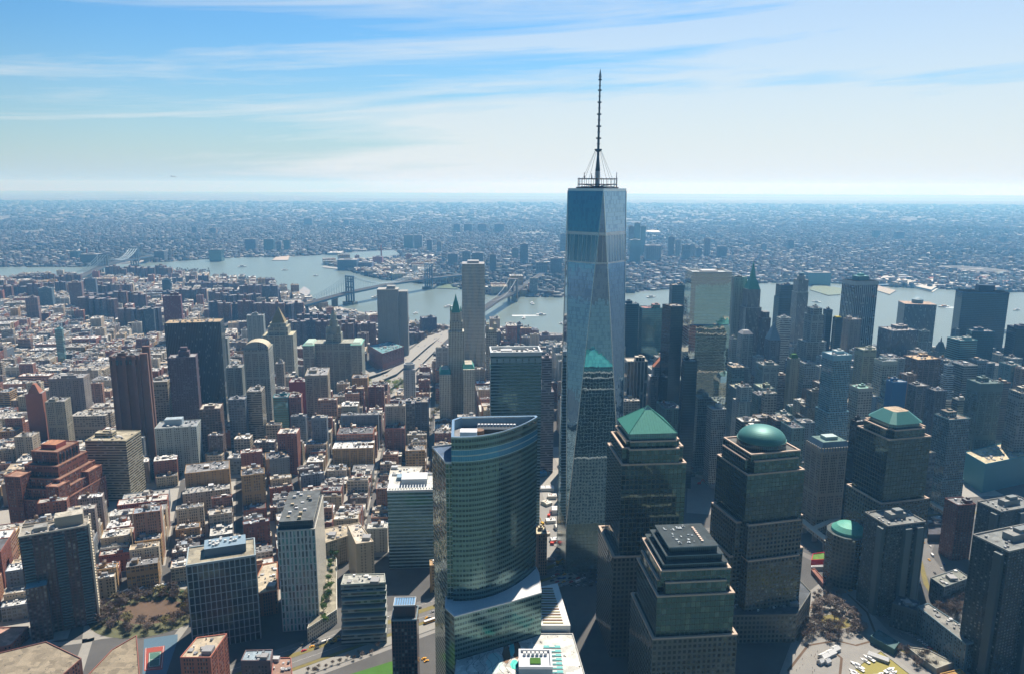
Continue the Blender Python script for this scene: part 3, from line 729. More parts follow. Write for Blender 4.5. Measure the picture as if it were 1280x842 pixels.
# truncated pyramid top
Xm = xat(1119, 520, 767)
def mas(o, t_):
    z = t_[3]; m = MB(); P = lambda s_, c_: [(-s_+c_, -s_), (s_-c_, -s_), (s_, -s_+c_), (s_, s_-c_), (s_-c_, s_), (-s_+c_, s_), (-s_, s_-c_), (-s_, -s_+c_)]
    m.prism(P(19, 5), z, z+6, 'curtain_teal', (.1, .2, .2)); m.build('attic', o)
    m = MB(); m.loft(P(20.5, 5), z+6, P(9.5, 2.5), z+16, 'copper_teal', (.1, .3, .3)); m.build('mansard_roof', o)
    m = MB(); m.face([(*p, z+16.05) for p in P(9.5, 2.5)], 'roof_felt', (.45, .36, .26)); m.build('flat_roof', o)
ztm = zat(1124, 537, 745)
chamfer_tower('mansard_tower', 'dark granite and glass tower with a truncated teal copper roof', 'the flat-topped teal-roofed tower', Xm, 767, 14,
    [(60, 54, 0, 92, 'granite_grid', 0), (52, 48, 92, ztm-9, 'granite_glass', 0), (49, 45, ztm-9, ztm, 'granite_glass', 6)], mas, None)
# octagonal gatehouse
def octa(label, px, y, F, r, z, lm=None, dome=True):
    X = xat(px, y, F); o = thing('octagonal_pavilion', label, 'pavilion', X, F, R(10), foot=(2*r, 2*r), lm=lm)
    P = [(r*math.cos(2*math.pi*(i+.5)/12), r*math.sin(2*math.pi*(i+.5)/12)) for i in range(12)]
    m = MB(); m.prism(P, 0, z, 'granite_grid', GC, 'roof_felt', (.1, .12, .12)); m.build('body', o)
    m = MB(); m.lathe(0, 0, [(r*.80, z), (r*.78, z+3), (r*.55, z+7), (r*.25, z+9), (.2, z+9.6)], 'copper_green', n=24); m.build('dome', o)
octa('round granite pavilion with ribbed green copper dome beside the road', 1061, 660, 745, 22, zat(1061, 668, 735), 'the small green-domed pavilion')
# winter garden: low wide mass in front of the domed tower
polyb('atrium_block', 'wide low dark granite block at foot of the domed tower', 'building', ((890, 770), (996, 768), (1014, 740), (990, 715), (905, 722)), 28, 'granite_grid', GC, (.10, .11, .12), lm='the dark atrium block')
polyb('low_gatehouse', 'small dark granite wing between the pyramid tower and the stepped tower', 'building', ((765, 758), (790, 760), (792, 740), (768, 738)), 45, 'granite_grid', GC, (.2, .17, .14))
# ------------------------------------------------------------------ other named towers
def c_pyr(h, mat, f=1.0, f2=.02, name='pyramid_roof', z0=0):
    def fn(o, w, d, Z):
        m = MB(); m.loft(rect(w*f, d*f), Z+z0, rect(w*f2, d*f2), Z+z0+h, mat, (.3, .3, .3), mat); m.build(name, o)
    return fn
def c_boxes(bs, mat, col):
    def fn(o, w, d, Z):
        for i, (fx, fy, fw, fd, h) in enumerate(bs):
            m = MB(); m.box(fx*w, fy*d, fw*w, fd*d, Z, Z+h, mat, col, 'roof_felt', col); m.build('plant_room', o)
    return fn
# -- left side
tower('slab_tower', 'wide dark blue-black slab tower with thin vertical stripes and tan roof', 'skyscraper', 205, 280, 405, 1290, .42, 12, 'pier_stripes', (.075, .10, .115), roofcol=(.42, .33, .22), lm='the dark blue slab tower', big=False)
tower('slab_annex', 'pale grid-windowed slab stuck to the right of the dark slab tower', 'office tower', 266, 286, 424, 1345, .8, 12, 'masonry_b', (.30, .32, .30), lm='the pale annex slab')
def windowless(o, w, d, Z):
    m = MB()
    for i in range(3): m.box(-w*.33+i*w*.33, -d/2-1.5, w*.12, 3, 0, Z, 'stone', (.19, .115, .095))
    m.build('front_shaft', o)
    for i in range(2):
        m = MB(); m.box(w/2+5, -d*.22+i*d*.48, 10, d*.20, 0, Z+(10 if i else 2), 'stone', (.22, .135, .11)); m.build('side_shaft', o)
    m = MB()
    for i in range(6): m.box(-w*.38+i*w*.15, -d/2-1.7, w*.09, .6, Z-12, Z-5, 'glass_dark')
    m.build('vent_opening', o)
    m = MB(); m.lathe(w*.25, 0, [(.2, Z+3), (3, Z+3.6), (5, Z+6)], 'white_paint', n=16); m.beam((w*.25, 0, Z), (w*.25, 0, Z+3.5), .4, 'metal'); m.build('dish_antenna', o)
    rng = random.Random(2); m = MB()
    for i in range(20): x, y = rng.uniform(-.4, .4)*w, rng.uniform(-.4, .4)*d; m.beam((x, y, Z), (x, y, Z+rng.uniform(2, 7)), .25, 'metal')
    m.build('mast', o)
tower('windowless_tower', 'brown granite windowless tower with projecting vertical shafts and rooftop antennas', 'skyscraper', 136, 180, 446, 1085, .75, 12, 'stone', (.17, .105, .088), crown=windowless, roofcol=(.2, .2, .2), lm='the brown windowless tower')
tower('slender_tower', 'slender dark purple-brown apartment tower with small rooftop block', 'apartment tower', 210, 247, 448, 1185, .7, 16, 'brick_flats', (.115, .085, .105), tank=0, crown=c_boxes([(.05, 0, .4, .5, 9), (.05, 0, .25, .3, 15)], 'stone', (.12, .09, .10)), lm='the slender dark brown tower', big=False)
tower('hospital_block', 'pale grey-green block with rows of windows and blank right side', 'office block', 193, 251, 536, 1060, .6, 12, 'masonry_a', (.38, .42, .40), roofcol=(.30, .32, .33), crown=c_boxes([(-.1, .1, .42, .4, 9)], 'painted', (.35, .42, .46)), lm='the pale grey-green block', big=False)
tower('ribbon_block', 'beige block with horizontal ribbon windows on its sunlit side', 'office block', 106, 176, 551, 960, .8, 1, 'ribbon', (.38, .34, .24), roofcol=(.40, .36, .27), tank=.9, tiers=(), lm='the beige ribbon-window block')
tower('tan_slab', 'tan grid slab just right of the windowless tower', 'office block', 187, 214, 478, 1210, 1.1, 12, 'masonry_c', (.33, .29, .21), lm=None)
tower('loft_block', 'long grey-brown loft block left of the windowless tower', 'loft building', 60, 112, 474, 1270, .6, 12, 'masonry_a', (.24, .21, .19), tank=1)
tower('loft_block', 'grey office block with pale roof between beige block and brick ziggurat', 'office block', 56, 88, 503, 1150, .9, 12, 'masonry_b', (.30, .28, .22), tank=1)
tower('wedge_tower', 'red-brown brick tower with a steep slanted face', 'building', 31, 57, 492, 1150, .7, 14, 'stone', (.30, .13, .09), crown=lambda o, w, d, Z: (lambda m: (m.loft(rect(w*.7, d), Z, rect(w*.15, d*.5), Z+14, 'stone', (.34, .15, .10), 'stone', (.3, .13, .09)), m.build('wedge_top', o)))(MB()), top=False, lm='the red slanted brick tower')
def ziggurat():
    F = 885; X = xat(68, 558, F); a = R(-6)
    o = thing('brick_ziggurat', 'huge red-brown brick building stepping up in setbacks, sunlit on its right side', 'office building', X, F, a, foot=(84, 92), lm='the red brick ziggurat')
    Z = zat(62, 566, F-15); c_ = (.20, .08, .055)
    m = MB()
    for (w, d, cx, cy_, z) in ((78, 84, 0, 0, .52*Z), (72, 74, -1, 2, .62*Z), (64, 66, -2, 4, .72*Z), (54, 56, -3, 6, .82*Z)):
        pass
    z0 = 0
    for i, (w, d, cx, cy_, z) in enumerate(((68, 84, 0, 0, .46*Z), (63, 76, -1, 3, .58*Z), (55, 66, -3, 4, .70*Z), (44, 54, -4, 6, .84*Z), (34, 40, -5, 8, Z))):
        m = MB(); m.prism(rect(w, d, cx, cy_), z0, z, 'masonry_b', c_, 'roof_felt', (.24, .15, .11)); z0 = z
        m.ring(rect(w+.3, d+.3, cx, cy_), rect(w-1, d-1, cx, cy_), z, z+1.2, 'stone', (.34, .17, .12)); m.build('setback_tier', o)
    for (cx, cy_, w, d, h) in ((-24, -34, 20, 20, .78), (24, -32, 16, 20, .66), (-27, 10, 14, 30, .70), (26, 24, 14, 26, .64)):
        m = MB(); m.box(cx, cy_, w, d, 0, h*Z, 'masonry_b', c_, 'roof_felt', (.36, .22, .16)); m.ring(rect(w+.3, d+.3, cx, cy_), rect(w-1, d-1, cx, cy_), h*Z, h*Z+1.2, 'stone', (.34, .17, .12)); m.build('corner_wing', o)
    m = MB(); m.box(-7, 8, 20, 18, Z, Z+6, 'stone', (.30, .09, .07), 'roof_felt', (.4, .2, .12)); m.build('penthouse', o)
    m = MB()
    for i in range(6): m.box(12.2, -7+i*6, .6, 3, Z-14, Z-3, 'glass_dark')
    m.build('tall_window', o)
ziggurat()
# dark balcony tower bottom left
def balcony_tower():
    X, w, d, Z, a = fit(23, 111, 672, 655, .42, 27)
    o = thing('balcony_tower', 'tall dark brown apartment tower with balconies and a pale concrete fin on its right side', 'apartment tower', X, 655, a, foot=(w+6, d+8), lm='the dark balconied tower')
    m = MB(); m.prism(rect(w, d), 0, Z, 'balcony', (.10, .065, .06), 'roof_felt', (.34, .32, .28)); m.build('body', o)
    for j, cx in enumerate((-w*.40, w*.06, w*.40)):
        m = MB(); m.box(cx, -d/2-.7, w*.15, 1.4, 0, 1.0, 'painted', (.13, .20, .21)); b0 = m.build('balcony', o, occ=False); b0.location.z = 2
        for k in range(1, 33): b = b0.copy(); sc.collection.objects.link(b); b.parent = o; b.location.z = 2+(int(Z/2.9)-k-1)*2.9
    m = MB()
    for k in range(int(Z/2.9)):
        for cy_ in (-d*.28, d*.1, d*.36): m.box(w/2+.6, cy_, 1.2, d*.16, 2+k*2.9, 2.9+k*2.9, 'painted', (.62, .55, .43))
    tag(m.build('side_balcony', o), kind='stuff')
    for i, cy_ in enumerate((-d*.48, d*.49)):
        m = MB(); m.box(w/2+.8, cy_, 1.6, 2.0, 0, Z+3, 'painted', (.64, .57, .45)); m.build('concrete_fin', o)
    m = MB(); m.ring(rect(w+.2, d+.2), rect(w-1, d-1), Z, Z+1.5, 'stone', (.5, .47, .4)); m.build('parapet', o)
    m = MB(); m.box(w*.22, d*.15, w*.42, d*.55, Z, Z+10, 'stone', (.36, .33, .27), 'roof_felt', (.45, .42, .35)); m.box(-w*.2, 0, w*.2, d*.4, Z, Z+4, 'stone', (.3, .3, .28), 'roof_felt', (.3, .3, .28)); m.build('penthouse', o)
    rng = random.Random(9)
    for i in range(14): m = MB(); m.box(rng.uniform(-.45, .1)*w, rng.uniform(-.4, .4)*d, 1.5, 1.5, Z, Z+rng.uniform(1, 2.5), 'painted', (.5, .5, .5)); m.build('air_handler', o, occ=False)
    m = MB(); m.box(-w*.32, -d*.75, w*.3, d*.5, 0, Z*.55, 'balcony', (.09, .06, .055), 'roof_felt', (.2, .3, .32)); m.build('lower_wing', o)
balcony_tower()
# dark glass tower with pale grid of fins
def grid_tower():
    X, w, d, Z, a = fit(233, 319, 707, 640, .62, 20)
    o = thing('grid_tower', 'black glass block with a pale blue-grey grid of fins and sunlit roof', 'office tower', X, 640, a, foot=(w+6, d+6), lm='the black glass grid tower')
    m = MB(); m.prism(rect(w, d), 0, Z, 'curtain_dark', (.03, .04, .05), 'roof_felt', (.34, .31, .24)); m.build('body', o)
    m = MB(); c_ = (.40, .46, .48)
    for i in range(14): x = -w/2+w*i/13; m.box(x, -d/2-.35, .7, .8, 0, Z, 'painted', c_)
    for i in range(11): y = -d/2+d*i/10; m.box(w/2+.35, y, .7, .5, 0, Z, 'painted', c_); m.box(-w/2-.35, y, .7, .5, 0, Z, 'painted', c_)
    m.build('vertical_fins', o)
    m = MB()
    for k in range(1, int(Z/7.6)+1): m.prism(rect(w+.9, d+.9), k*7.6-.7, k*7.6, 'painted', c_)
    m.ring(rect(w+1, d+1), rect(w-1, d-1), Z-.8, Z+1.2, 'painted', (.34, .40, .42)); m.build('floor_bands', o)
    m = MB(); m.box(w*.06, d*.1, w*.62, d*.55, Z, Z+8, 'painted', (.10, .15, .20), 'painted', (.22, .30, .36)); m.build('penthouse', o)
    rng = random.Random(19)
    for i in range(16): m = MB(); m.cyl(rng.uniform(-.22, .33)*w, rng.uniform(-.1, .3)*d, 1.3, Z+8, Z+10, 'painted', (.6, .6, .58), 8); m.build('roof_fan', o, occ=False)
grid_tower()
# white patterned tower with long blank side
def pattern_tower():
    t = NT('checker_glass')
    X, w, d, Z, a = fit(346, 404, 664, 685, 2.3, 8.5)
    o = thing('patterned_tower', 'white and blue-green checkered residential tower with long sunlit side', 'apartment tower', X, 685, a, foot=(w+6, d+6), lm='the checkered white tower')
    facade('checker_wall', 3.3, 7.0, .52, .86, glass=(.02, .09, .10), lit=(.08, .30, .28), litp=.4, wall=(.55, .60, .58))
    facade('punched_white', 2.4, 3.5, .42, .55, litp=.1, wall=(.72, .67, .56))
    m = MB(); h = rect(w, d)
    m.wall(h[0], h[1], 0, Z, 'checker_wall', (.5, .5, .5)); m.wall(h[1], h[2], 0, Z, 'punched_white', (.5, .5, .5)); m.wall(h[2], h[3], 0, Z, 'checker_wall', (.5, .5, .5)); m.wall(h[3], h[0], 0, Z, 'punched_white', (.5, .5, .5))
    m.build('body', o)
    rng = random.Random(5); m = MB()
    for k in range(int(Z/3.5)):
        for i in range(int(w/2.6)):
            if rng.random() < .5: m.box(-w/2+2.6*i+rng.choice((0, .9)), -d/2-.15, .5, .3, k*3.5, k*3.5+3.5, 'painted', (.55, .62, .62))
    m.build('facade_fins', o)
    m = MB(); m.face([(*p, Z) for p in rect(w, d)], 'roof_felt', (.2, .2, .2)); m.ring(rect(w+.2, d+.2), rect(w-1, d-1), Z, Z+1, 'painted', (.6, .58, .5)); m.build('roof', o)
    m = MB(); m.prism(rect(w*.9, d*.9), Z, Z+8, 'curtain_dark', (.05, .07, .08), 'roof_felt', (.12, .13, .13)); m.build('glass_penthouse', o)
    m = MB()
    for i in range(14): m = MB(); m.box(rng.uniform(-.25, .25)*w, -d*.4+i*d*.058, 3, 2.2, Z+8, Z+8+rng.uniform(1, 3), 'painted', rng.choice([(.6, .6, .6), (.2, .2, .2), (.5, .42, .3)])); m.build('air_handler', o, occ=False)
pattern_tower()
polyb('podium_terrace', 'low podium beside checkered tower carrying green terrace trees', 'building', ((384, 786), (421, 762), (421, 698), (412, 690), (398, 700), (389, 770)), 14, 'punched_white', (.5, .5, .45), (.30, .28, .22), kit=False, lm='the green terrace podium')
polyb('l_block', 'tan and brick L-shaped block with a sunlit flat roof', 'office block', ((397, 682), (440, 668), (434, 655), (396, 662)), 30, 'masonry_b', (.34, .29, .22), (.46, .40, .30))
polyb('beige_tower', 'plain beige windowless tower with black equipment on its white roof', 'building', ((445, 680), (467, 677), (449, 653), (434, 656)), 52, 'masonry_d', (.42, .36, .27), (.55, .50, .42), lm='the plain beige tower', tank=0)
# terraced curved glass block
def terraced():
    z = 52; px = ((426, 731), (482, 728), (481, 717), (430, 718)); o, Q = polyb('terraced_block', 'banded glass and pale stone block with sloping curved terraces', 'office block', px, z, 'ribbon', (.36, .38, .34), (.42, .42, .38), lm='the terraced banded block')
    cx, cy_ = o.location.x, o.location.y
    for i in range(6):
        m = MB(); zz = z-6-i*7; k = 2.5+i*2.6; p0, p1 = gp(426, 731, z), gp(482, 728, z)
        a_ = math.atan2(p1[1]-p0[1], p1[0]-p0[0]); c0 = ((p0[0]+p1[0])/2-cx, (p0[1]+p1[1])/2-cy_); L_ = math.hypot(p1[0]-p0[0], p1[1]-p0[1])
        m.box(c0[0]+math.sin(a_)*k/2, c0[1]-math.cos(a_)*k/2+4, L_, k+8, zz-4 if i < 5 else 0, zz, 'ribbon', (.34, .37, .34), 'painted', (.38, .40, .38), a_); m.build('terrace', o)
terraced()
# small dark brick tower with blue roof
def dark_small():
    X, w, d, Z, a = fit(489, 523, 776, 560, 1.0, 3)
    o = thing('narrow_tower', 'narrow dark brick apartment tower with blue-grey roof panels by the highway', 'apartment tower', X, 560, a, foot=(w+4, d+4), lm='the narrow dark brick tower')
    m = MB(); m.prism(rect(w, d), 0, Z, 'white_frame', (.10, .055, .055), 'roof_felt', (.2, .2, .2)); m.build('body', o)
    m = MB(); m.ring(rect(w+.2, d+.2), rect(w-1, d-1), Z, Z+1.5, 'painted', (.22, .30, .34)); m.build('parapet', o)
    m = MB(); m.box(0, d*.05, w*.85, d*.6, Z, Z+10, 'painted', (.10, .07, .07)); m.build('penthouse', o)
    m = MB()
    for i in range(9): m.box(-w*.38+i*w*.095, d*.05, w*.07, d*.58, Z+10, Z+10.8, 'painted', (.16, .30, .46))
    m.ring(rect(w*.87, d*.62, 0, d*.05), rect(w*.82, d*.57, 0, d*.05), Z+10, Z+11.2, 'painted', (.5, .52, .52)); m.build('roof_panel', o)
dark_small()
# blue glass bank office
def glass_office():
    o = tower('glass_office', 'pale blue banded glass office tower with white sawtooth roof left of the curved tower', 'office tower', 484, 545, 615, 790, .95, 4, 'curtain_band', (.42, .56, .58), roofcol=(.62, .62, .58), lm='the pale blue banded glass office', top=False)
    X, F, w, d, Z, a = HW[o['label']]
    m = MB(); m.ring(rect(w+.4, d+.4), rect(w-2, d-2), Z, Z+2.5, 'painted', (.72, .72, .70)); m.build('parapet', o)
    m = MB(); m.box(w*.05, d*.05, w*.55, d*.4, Z, Z+8, 'painted', (.6, .64, .66), 'painted', (.7, .7, .68)); m.box(-w*.2, d*.28, w*.3, d*.2, Z, Z+4, 'painted', (.25, .35, .42)); m.build('plant_room', o)
    m = MB()
    for i in range(16): m.box(-w*.45+i*w*.06, -d*.32, .8, d*.2, Z, Z+3, 'painted', (.7, .74, .76))
    m.build('louvre_screen', o)
glass_office()
polyb('round_front_block', 'white concrete block with stepped pale roof beside the blue glass office', 'building', ((485, 600), (520, 598), (528, 583), (489, 583)), 60, 'masonry_b', (.45, .43, .38), (.6, .58, .52))
polyb('sandstone_stub', 'narrow sandstone tower stub in the shade of the curved tower', 'building', ((537, 707), (548, 706), (546, 699), (537, 700)), 30, 'masonry_b', (.40, .28, .16), (.5, .36, .22))
# bottom-left low roofs
polyb('school_block', 'broad brown-roofed low school building with an angled corner', 'school', ((104, 850), (176, 860), (171, 794), (140, 812)), 16, 'masonry_a', (.22, .10, .08), (.27, .23, .17), kit=False, lm='the brown-roofed school')
polyb('college_block', 'large low brown-roofed building with blue-grey roof recess at corner of the picture', 'building', ((-60, 830), (60, 860), (102, 823), (58, 802), (0, 816)), 20, 'masonry_a', (.20, .10, .08), (.28, .24, .18), kit=False, lm='the brown-roofed college block')
polyb('terrace_block', 'low pink-roofed terrace building beside the dark balconied tower', 'building', ((-40, 818), (14, 806), (36, 783), (-30, 785)), 10, 'masonry_a', (.3, .16, .13), (.42, .27, .22), kit=False)
polyb('brick_l_building', 'checkered brick building with two open roof wells at lower left', 'apartment building', ((225, 822), (263, 822), (284, 792), (246, 797)), 42, 'masonry_b', (.36, .15, .11), (.42, .36, .27), lm='the checkered brick building')
polyb('grey_roof_box', 'small dark building with a flat pale blue-grey roof by the highway', 'building', ((301, 826), (338, 826), (341, 812), (307, 813)), 24, 'masonry_a', (.16, .12, .12), (.30, .36, .40))
polyb('brick_box', 'small red-brown brick building with dotted tan roof by the highway', 'building', ((339, 846), (366, 846), (364, 822), (342, 822)), 14, 'masonry_a', (.28, .12, .10), (.30, .20, .16))
polyb('tan_roof_block', 'brick building with broad tan roof beside the checkered tower', 'building', ((310, 745), (346, 738), (347, 702), (328, 706)), 24, 'masonry_b', (.34, .16, .10), (.48, .42, .32))
# playground
sheet('playground_surface', [[gp(x, y) for x, y in ((178, 842), (208, 842), (222, 800), (222, 792), (180, 798))]], .1, 'painted', col=(.09, .15, .20))
sheet('ball_court', [[gp(x, y, .12) for x, y in ((180, 838), (203, 836), (206, 806), (181, 810))]], .12, 'painted', col=(.30, .07, .05))
sheet('tennis_court', [[gp(x, y, .14) for x, y in ((185, 834), (200, 832), (202, 813), (186, 815))]], .14, 'painted', col=(.07, .15, .12))
sheet('path', [q for pts, w in ((((96, 842), (110, 800), (150, 790), (232, 778)), 9), (((110, 802), (114, 760), (124, 700), (134, 650)), 10), (((186, 850), (214, 805), (240, 770), (232, 745)), 8), (((20, 800), (70, 805), (108, 800)), 7)) for q in ribbon([gp(*p) for p in pts], w)], .09, 'highway_concrete')
sheet('forecourt', [[gp(x, y) for x, y in ((112, 800), (178, 792), (222, 786), (226, 776), (180, 786), (116, 790))]], .06, 'paving')
sheet('court_line', [q for pts in (((181.5, 836), (202, 834), (204.5, 807), (182.5, 809), (181.5, 836)), ((186.5, 832.5), (199, 831), (200.5, 814.5), (187, 816), (186.5, 832.5)), ((187, 824), (200, 822.5))) for q in ribbon([gp(*p) for p in pts], .3)], .17, 'road_paint')
KEEP.append([gp(x, y) for x, y in ((440, 800), (552, 800), (552, 690), (478, 690), (440, 720))])
# -- civic centre
def barrel(o, w, d, Z):
    m = MB(); n = 10
    pr = [(w*.5*math.cos(math.pi*i/n), Z+w*.32*math.sin(math.pi*i/n)) for i in range(n+1)]
    for (x0, z0), (x1, z1) in zip(pr, pr[1:]): m.face([(x0, -d*.45, z0), (x0, d*.2, z0), (x1, d*.2, z1), (x1, -d*.45, z1)], 'painted', (.52, .46, .34))
    m.face([(x, -d*.45, z) for x, z in pr], 'masonry_a', (.3, .32, .32), [(x, z) for x, z in pr]); m.face([(x, d*.2, z) for x, z in pr[::-1]], 'stone', (.4, .4, .36)); m.build('barrel_roof', o)
tower('barrel_tower', 'tall pale tower with barrel-vaulted top and bright vertical stripes', 'office tower', 304, 341, 437, 1250, 1.1, 8, 'masonry_b', (.34, .35, .32), crown=barrel, top=False, roofcol=(.4, .4, .35), lm='the barrel-roofed tower')
tower('side_block', 'lower wing with green copper cornice left of the barrel-roofed tower', 'office block', 282, 306, 460, 1265, 1, 8, 'masonry_b', (.30, .33, .31), lm=None)
tower('courthouse_tower', 'stepped grey stone courthouse tower with a small golden pyramid roof', 'tower', 337, 360, 404, 1560, 1, 8, 'masonry_b', (.36, .36, .30), tiers=((1.9, 1.6, 420), (1.25, 1.2, 410)), top=False, roofcol=(.5, .47, .35), crown=c_pyr(32, 'gold_roof', .85, .03), lm='the gold-pyramid courthouse')
tower('grey_slab', 'plain grey slab behind the gold-pyramid courthouse', 'office tower', 308, 331, 395, 1680, .6, 8, 'masonry_d', (.28, .32, .32))
def municipal():
    F = 1480; X, w, d, Z, a = fit(380, 455, 428, F, .35, 5)
    o = thing('municipal_building', 'broad grey stone civic building with corner pavilions and wedding-cake central tower', 'civic building', X, F, a, foot=(w+8, d+40), lm='the wedding-cake civic building')
    c_ = (.33, .34, .29)
    m = MB(); m.prism(rect(w*.66, d), 0, Z-2, 'masonry_b', c_, 'roof_felt', (.35, .35, .3)); m.build('body', o)
    for s_ in (-1, 1):
        m = MB(); m.box(s_*w*.41, -6, w*.19, d+16, 0, Z-5, 'masonry_b', c_, 'roof_felt', c_); m.box(s_*w*.41, -6, w*.2, d+18, Z-5, Z-3, 'stone', c_, 'copper_green'); m.build('wing', o)
        m = MB(); m.loft(rect(w*.17, d+10, s_*w*.41, -6), Z-3, rect(w*.12, d, s_*w*.41, -6), Z+1, 'painted', (.42, .52, .44), 'painted', (.42, .52, .44)); m.build('wing_roof', o)
    z = Z; zt = zat(413, 382, F)
    m = MB(); m.box(0, 0, 30, 26, Z-2, Z+(zt-Z)*.22, 'masonry_b', c_, 'roof_felt', c_); m.build('tower_base', o)
    h = zt-Z
    m = MB(); m.cyl(0, 0, 11, Z+h*.22, Z+h*.42, 'masonry_a', c_, 16); m.cyl(0, 0, 8.5, Z+h*.42, Z+h*.6, 'masonry_a', c_, 16); m.cyl(0, 0, 6, Z+h*.6, Z+h*.75, 'stone', c_, 16); m.cyl(0, 0, 5, Z+h*.75, Z+h*.88, 'stone', c_, 16, 1.5); m.build('tiered_lantern', o)
    m = MB(); m.cyl(0, 0, 1, Z+h*.88, zt, 'gold_roof', n=8, r2=.3); m.build('finial', o)
    for sx in (-1, 1): m = MB(); m.cyl(sx*12, -9, 2.6, Z+h*.22, Z+h*.38, 'stone', c_, 10); m.cyl(sx*12, -9, 2.6, Z+h*.38, Z+h*.46, 'stone', c_, 10, .2); m.build('turret', o)
municipal()
tower('court_tower', 'slim beige tower with stepped back side behind low roofs', 'office tower', 381, 412, 470, 1270, 1.5, 10, 'masonry_b', (.38, .33, .25), lm='the slim beige tower', tank=1)
tower('brick_tower', 'red-brown brick block with sunlit right side below the slim beige tower', 'office tower', 361, 378, 497, 1180, 1.3, 10, 'masonry_a', (.26, .12, .10), tank=.9)
tower('teal_glass_block', 'small teal glass block among masonry towers', 'office block', 341, 362, 497, 1172, .9, 8, 'curtain_teal', (.06, .22, .24), lm='the small teal glass block')
tower('striped_tower', 'grey tower with sunlit ribbed side beside the small teal glass block', 'office tower', 308, 331, 490, 1150, 1.4, 8, 'ribbon', (.33, .30, .24))
tower('grey_blue_tower', 'dark blue-grey block with lit windows left of the grey ribbed tower', 'office tower', 285, 309, 500, 1120, .8, 8, 'masonry_c', (.14, .17, .20))
tower('brown_office', 'brown office block with white window bands on its right side', 'office block', 249, 279, 512, 1110, 1.0, 12, 'masonry_c', (.18, .13, .11), roofcol=(.5, .48, .42), lm='the brown office block')
tower('gothic_slab', 'narrow stone slab with pointed top right of the barrel-roofed tower', 'office tower', 344, 356, 455, 1400, 1.2, 8, 'masonry_b', (.27, .24, .20), crown=c_pyr(9, 'stone', .5, .1, 'pointed_roof'))
tower('maroon_block', 'block with a large maroon screen wall in front of the civic building', 'building', 361, 391, 478, 1335, .7, 8, 'stone', (.22, .05, .06), lm='the maroon-walled block')
# phone exchange slab
def slab375():
    o = tower('ribbed_slab', 'pale grey ribbed monolith tower almost without windows near the river', 'skyscraper', 471, 499, 362, 1810, .8, 4, 'pier_ribs', (.33, .34, .33), top=False, roofcol=(.4, .4, .38), lm='the pale ribbed monolith')
    X, F, w, d, Z, a = HW[o['label']]
    m = MB(); m.box(w*.72, d*.1, w*.42, d*.8, 0, Z-6, 'pier_ribs', (.33, .34, .33), 'roof_felt', (.35, .35, .33)); m.build('side_tower', o)
    m = MB(); m.box(w*.15, 0, w*.4, d*.6, Z, Z+7, 'stone', (.3, .31, .3)); m.build('penthouse', o)
facade('pier_ribs', 2.0, 30, .38, 1.0, glass=(.12, .15, .16), lit=(.12, .15, .16), rough=.5, ior=1.3)
slab375()
polyb('police_block', 'red-brown low square block with teal roof terrace beside the ribbed monolith', 'civic building', ((461, 432), (478, 442), (505, 433), (487, 426)), 45, 'masonry_b', (.20, .10, .10), (.16, .30, .32), lm='the red-brown square block')
tower('housing_slab', 'dark brick river-side housing slab right of the ribbed monolith', 'apartment tower', 525, 546, 398, 2130, .7, 20, 'brick_flats', (.10, .09, .12))
tower('housing_slab', 'lower dark brick housing slab touching the ribbed monolith', 'apartment tower', 511, 524, 412, 2060, .7, 20, 'brick_flats', (.16, .10, .11))
# gothic tower with green spire
def gothic():
    F = 1240; X = xat(570, 400, F)
    o = thing('gothic_tower', 'white gothic tower with steep green copper spire and two green-roofed wings', 'skyscraper', X, F, R(5.45), foot=(62, 70), lm='the white gothic tower')
    c_ = (.56, .55, .47); zs = lambda y: zat(570, y, F-12)
    m = MB(); m.box(0, 4, 26, 26, 0, zs(415), 'gothic_piers', c_, 'roof_felt', c_); m.build('shaft', o)
    m = MB(); m.box(0, 4, 21, 21, zs(415), zs(403), 'gothic_piers', c_, 'roof_felt', c_); m.box(0, 4, 17, 17, zs(403), zs(392), 'gothic_piers', c_, 'roof_felt', c_); m.build('upper_shaft', o)
    for sx in (-1, 1):
        for sy in (-1, 1): m = MB(); m.box(sx*8.5, 4+sy*8.5, 2.6, 2.6, zs(403), zs(390), 'stone', c_); m.loft(rect(2.6, 2.6, sx*8.5, 4+sy*8.5), zs(390), rect(.1, .1, sx*8.5, 4+sy*8.5), zs(385), 'copper_green', c_); m.build('pinnacle', o)
    m = MB(); m.loft(rect(15, 15, 0, 4), zs(393), rect(7, 7, 0, 4), zs(379), 'copper_green', c_); m.loft(rect(6, 6, 0, 4), zs(379), rect(.2, .2, 0, 4), zs(369), 'copper_green', c_); m.build('spire', o)
    for sx, y in ((-1, 468), (1, 462)):
        z = zat(570+sx*13, y, F-40)
        m = MB(); m.box(sx*19.5, -16, 19, 46, 0, z, 'gothic_piers', c_, 'roof_felt', c_); m.build('wing', o)
        m = MB(); m.loft(rect(19.4, 40, sx*19.5, -16), z, rect(12, 30, sx*19.5, -16), z+7, 'copper_green', c_, 'roof_felt', (.45, .42, .35)); m.build('wing_roof', o)
    m = MB(); m.box(0, 6, 57, 24, 0, zat(570, 480, F), 'gothic_piers', (.40, .42, .40), 'roof_felt', c_); m.build('rear_block', o)
gothic()
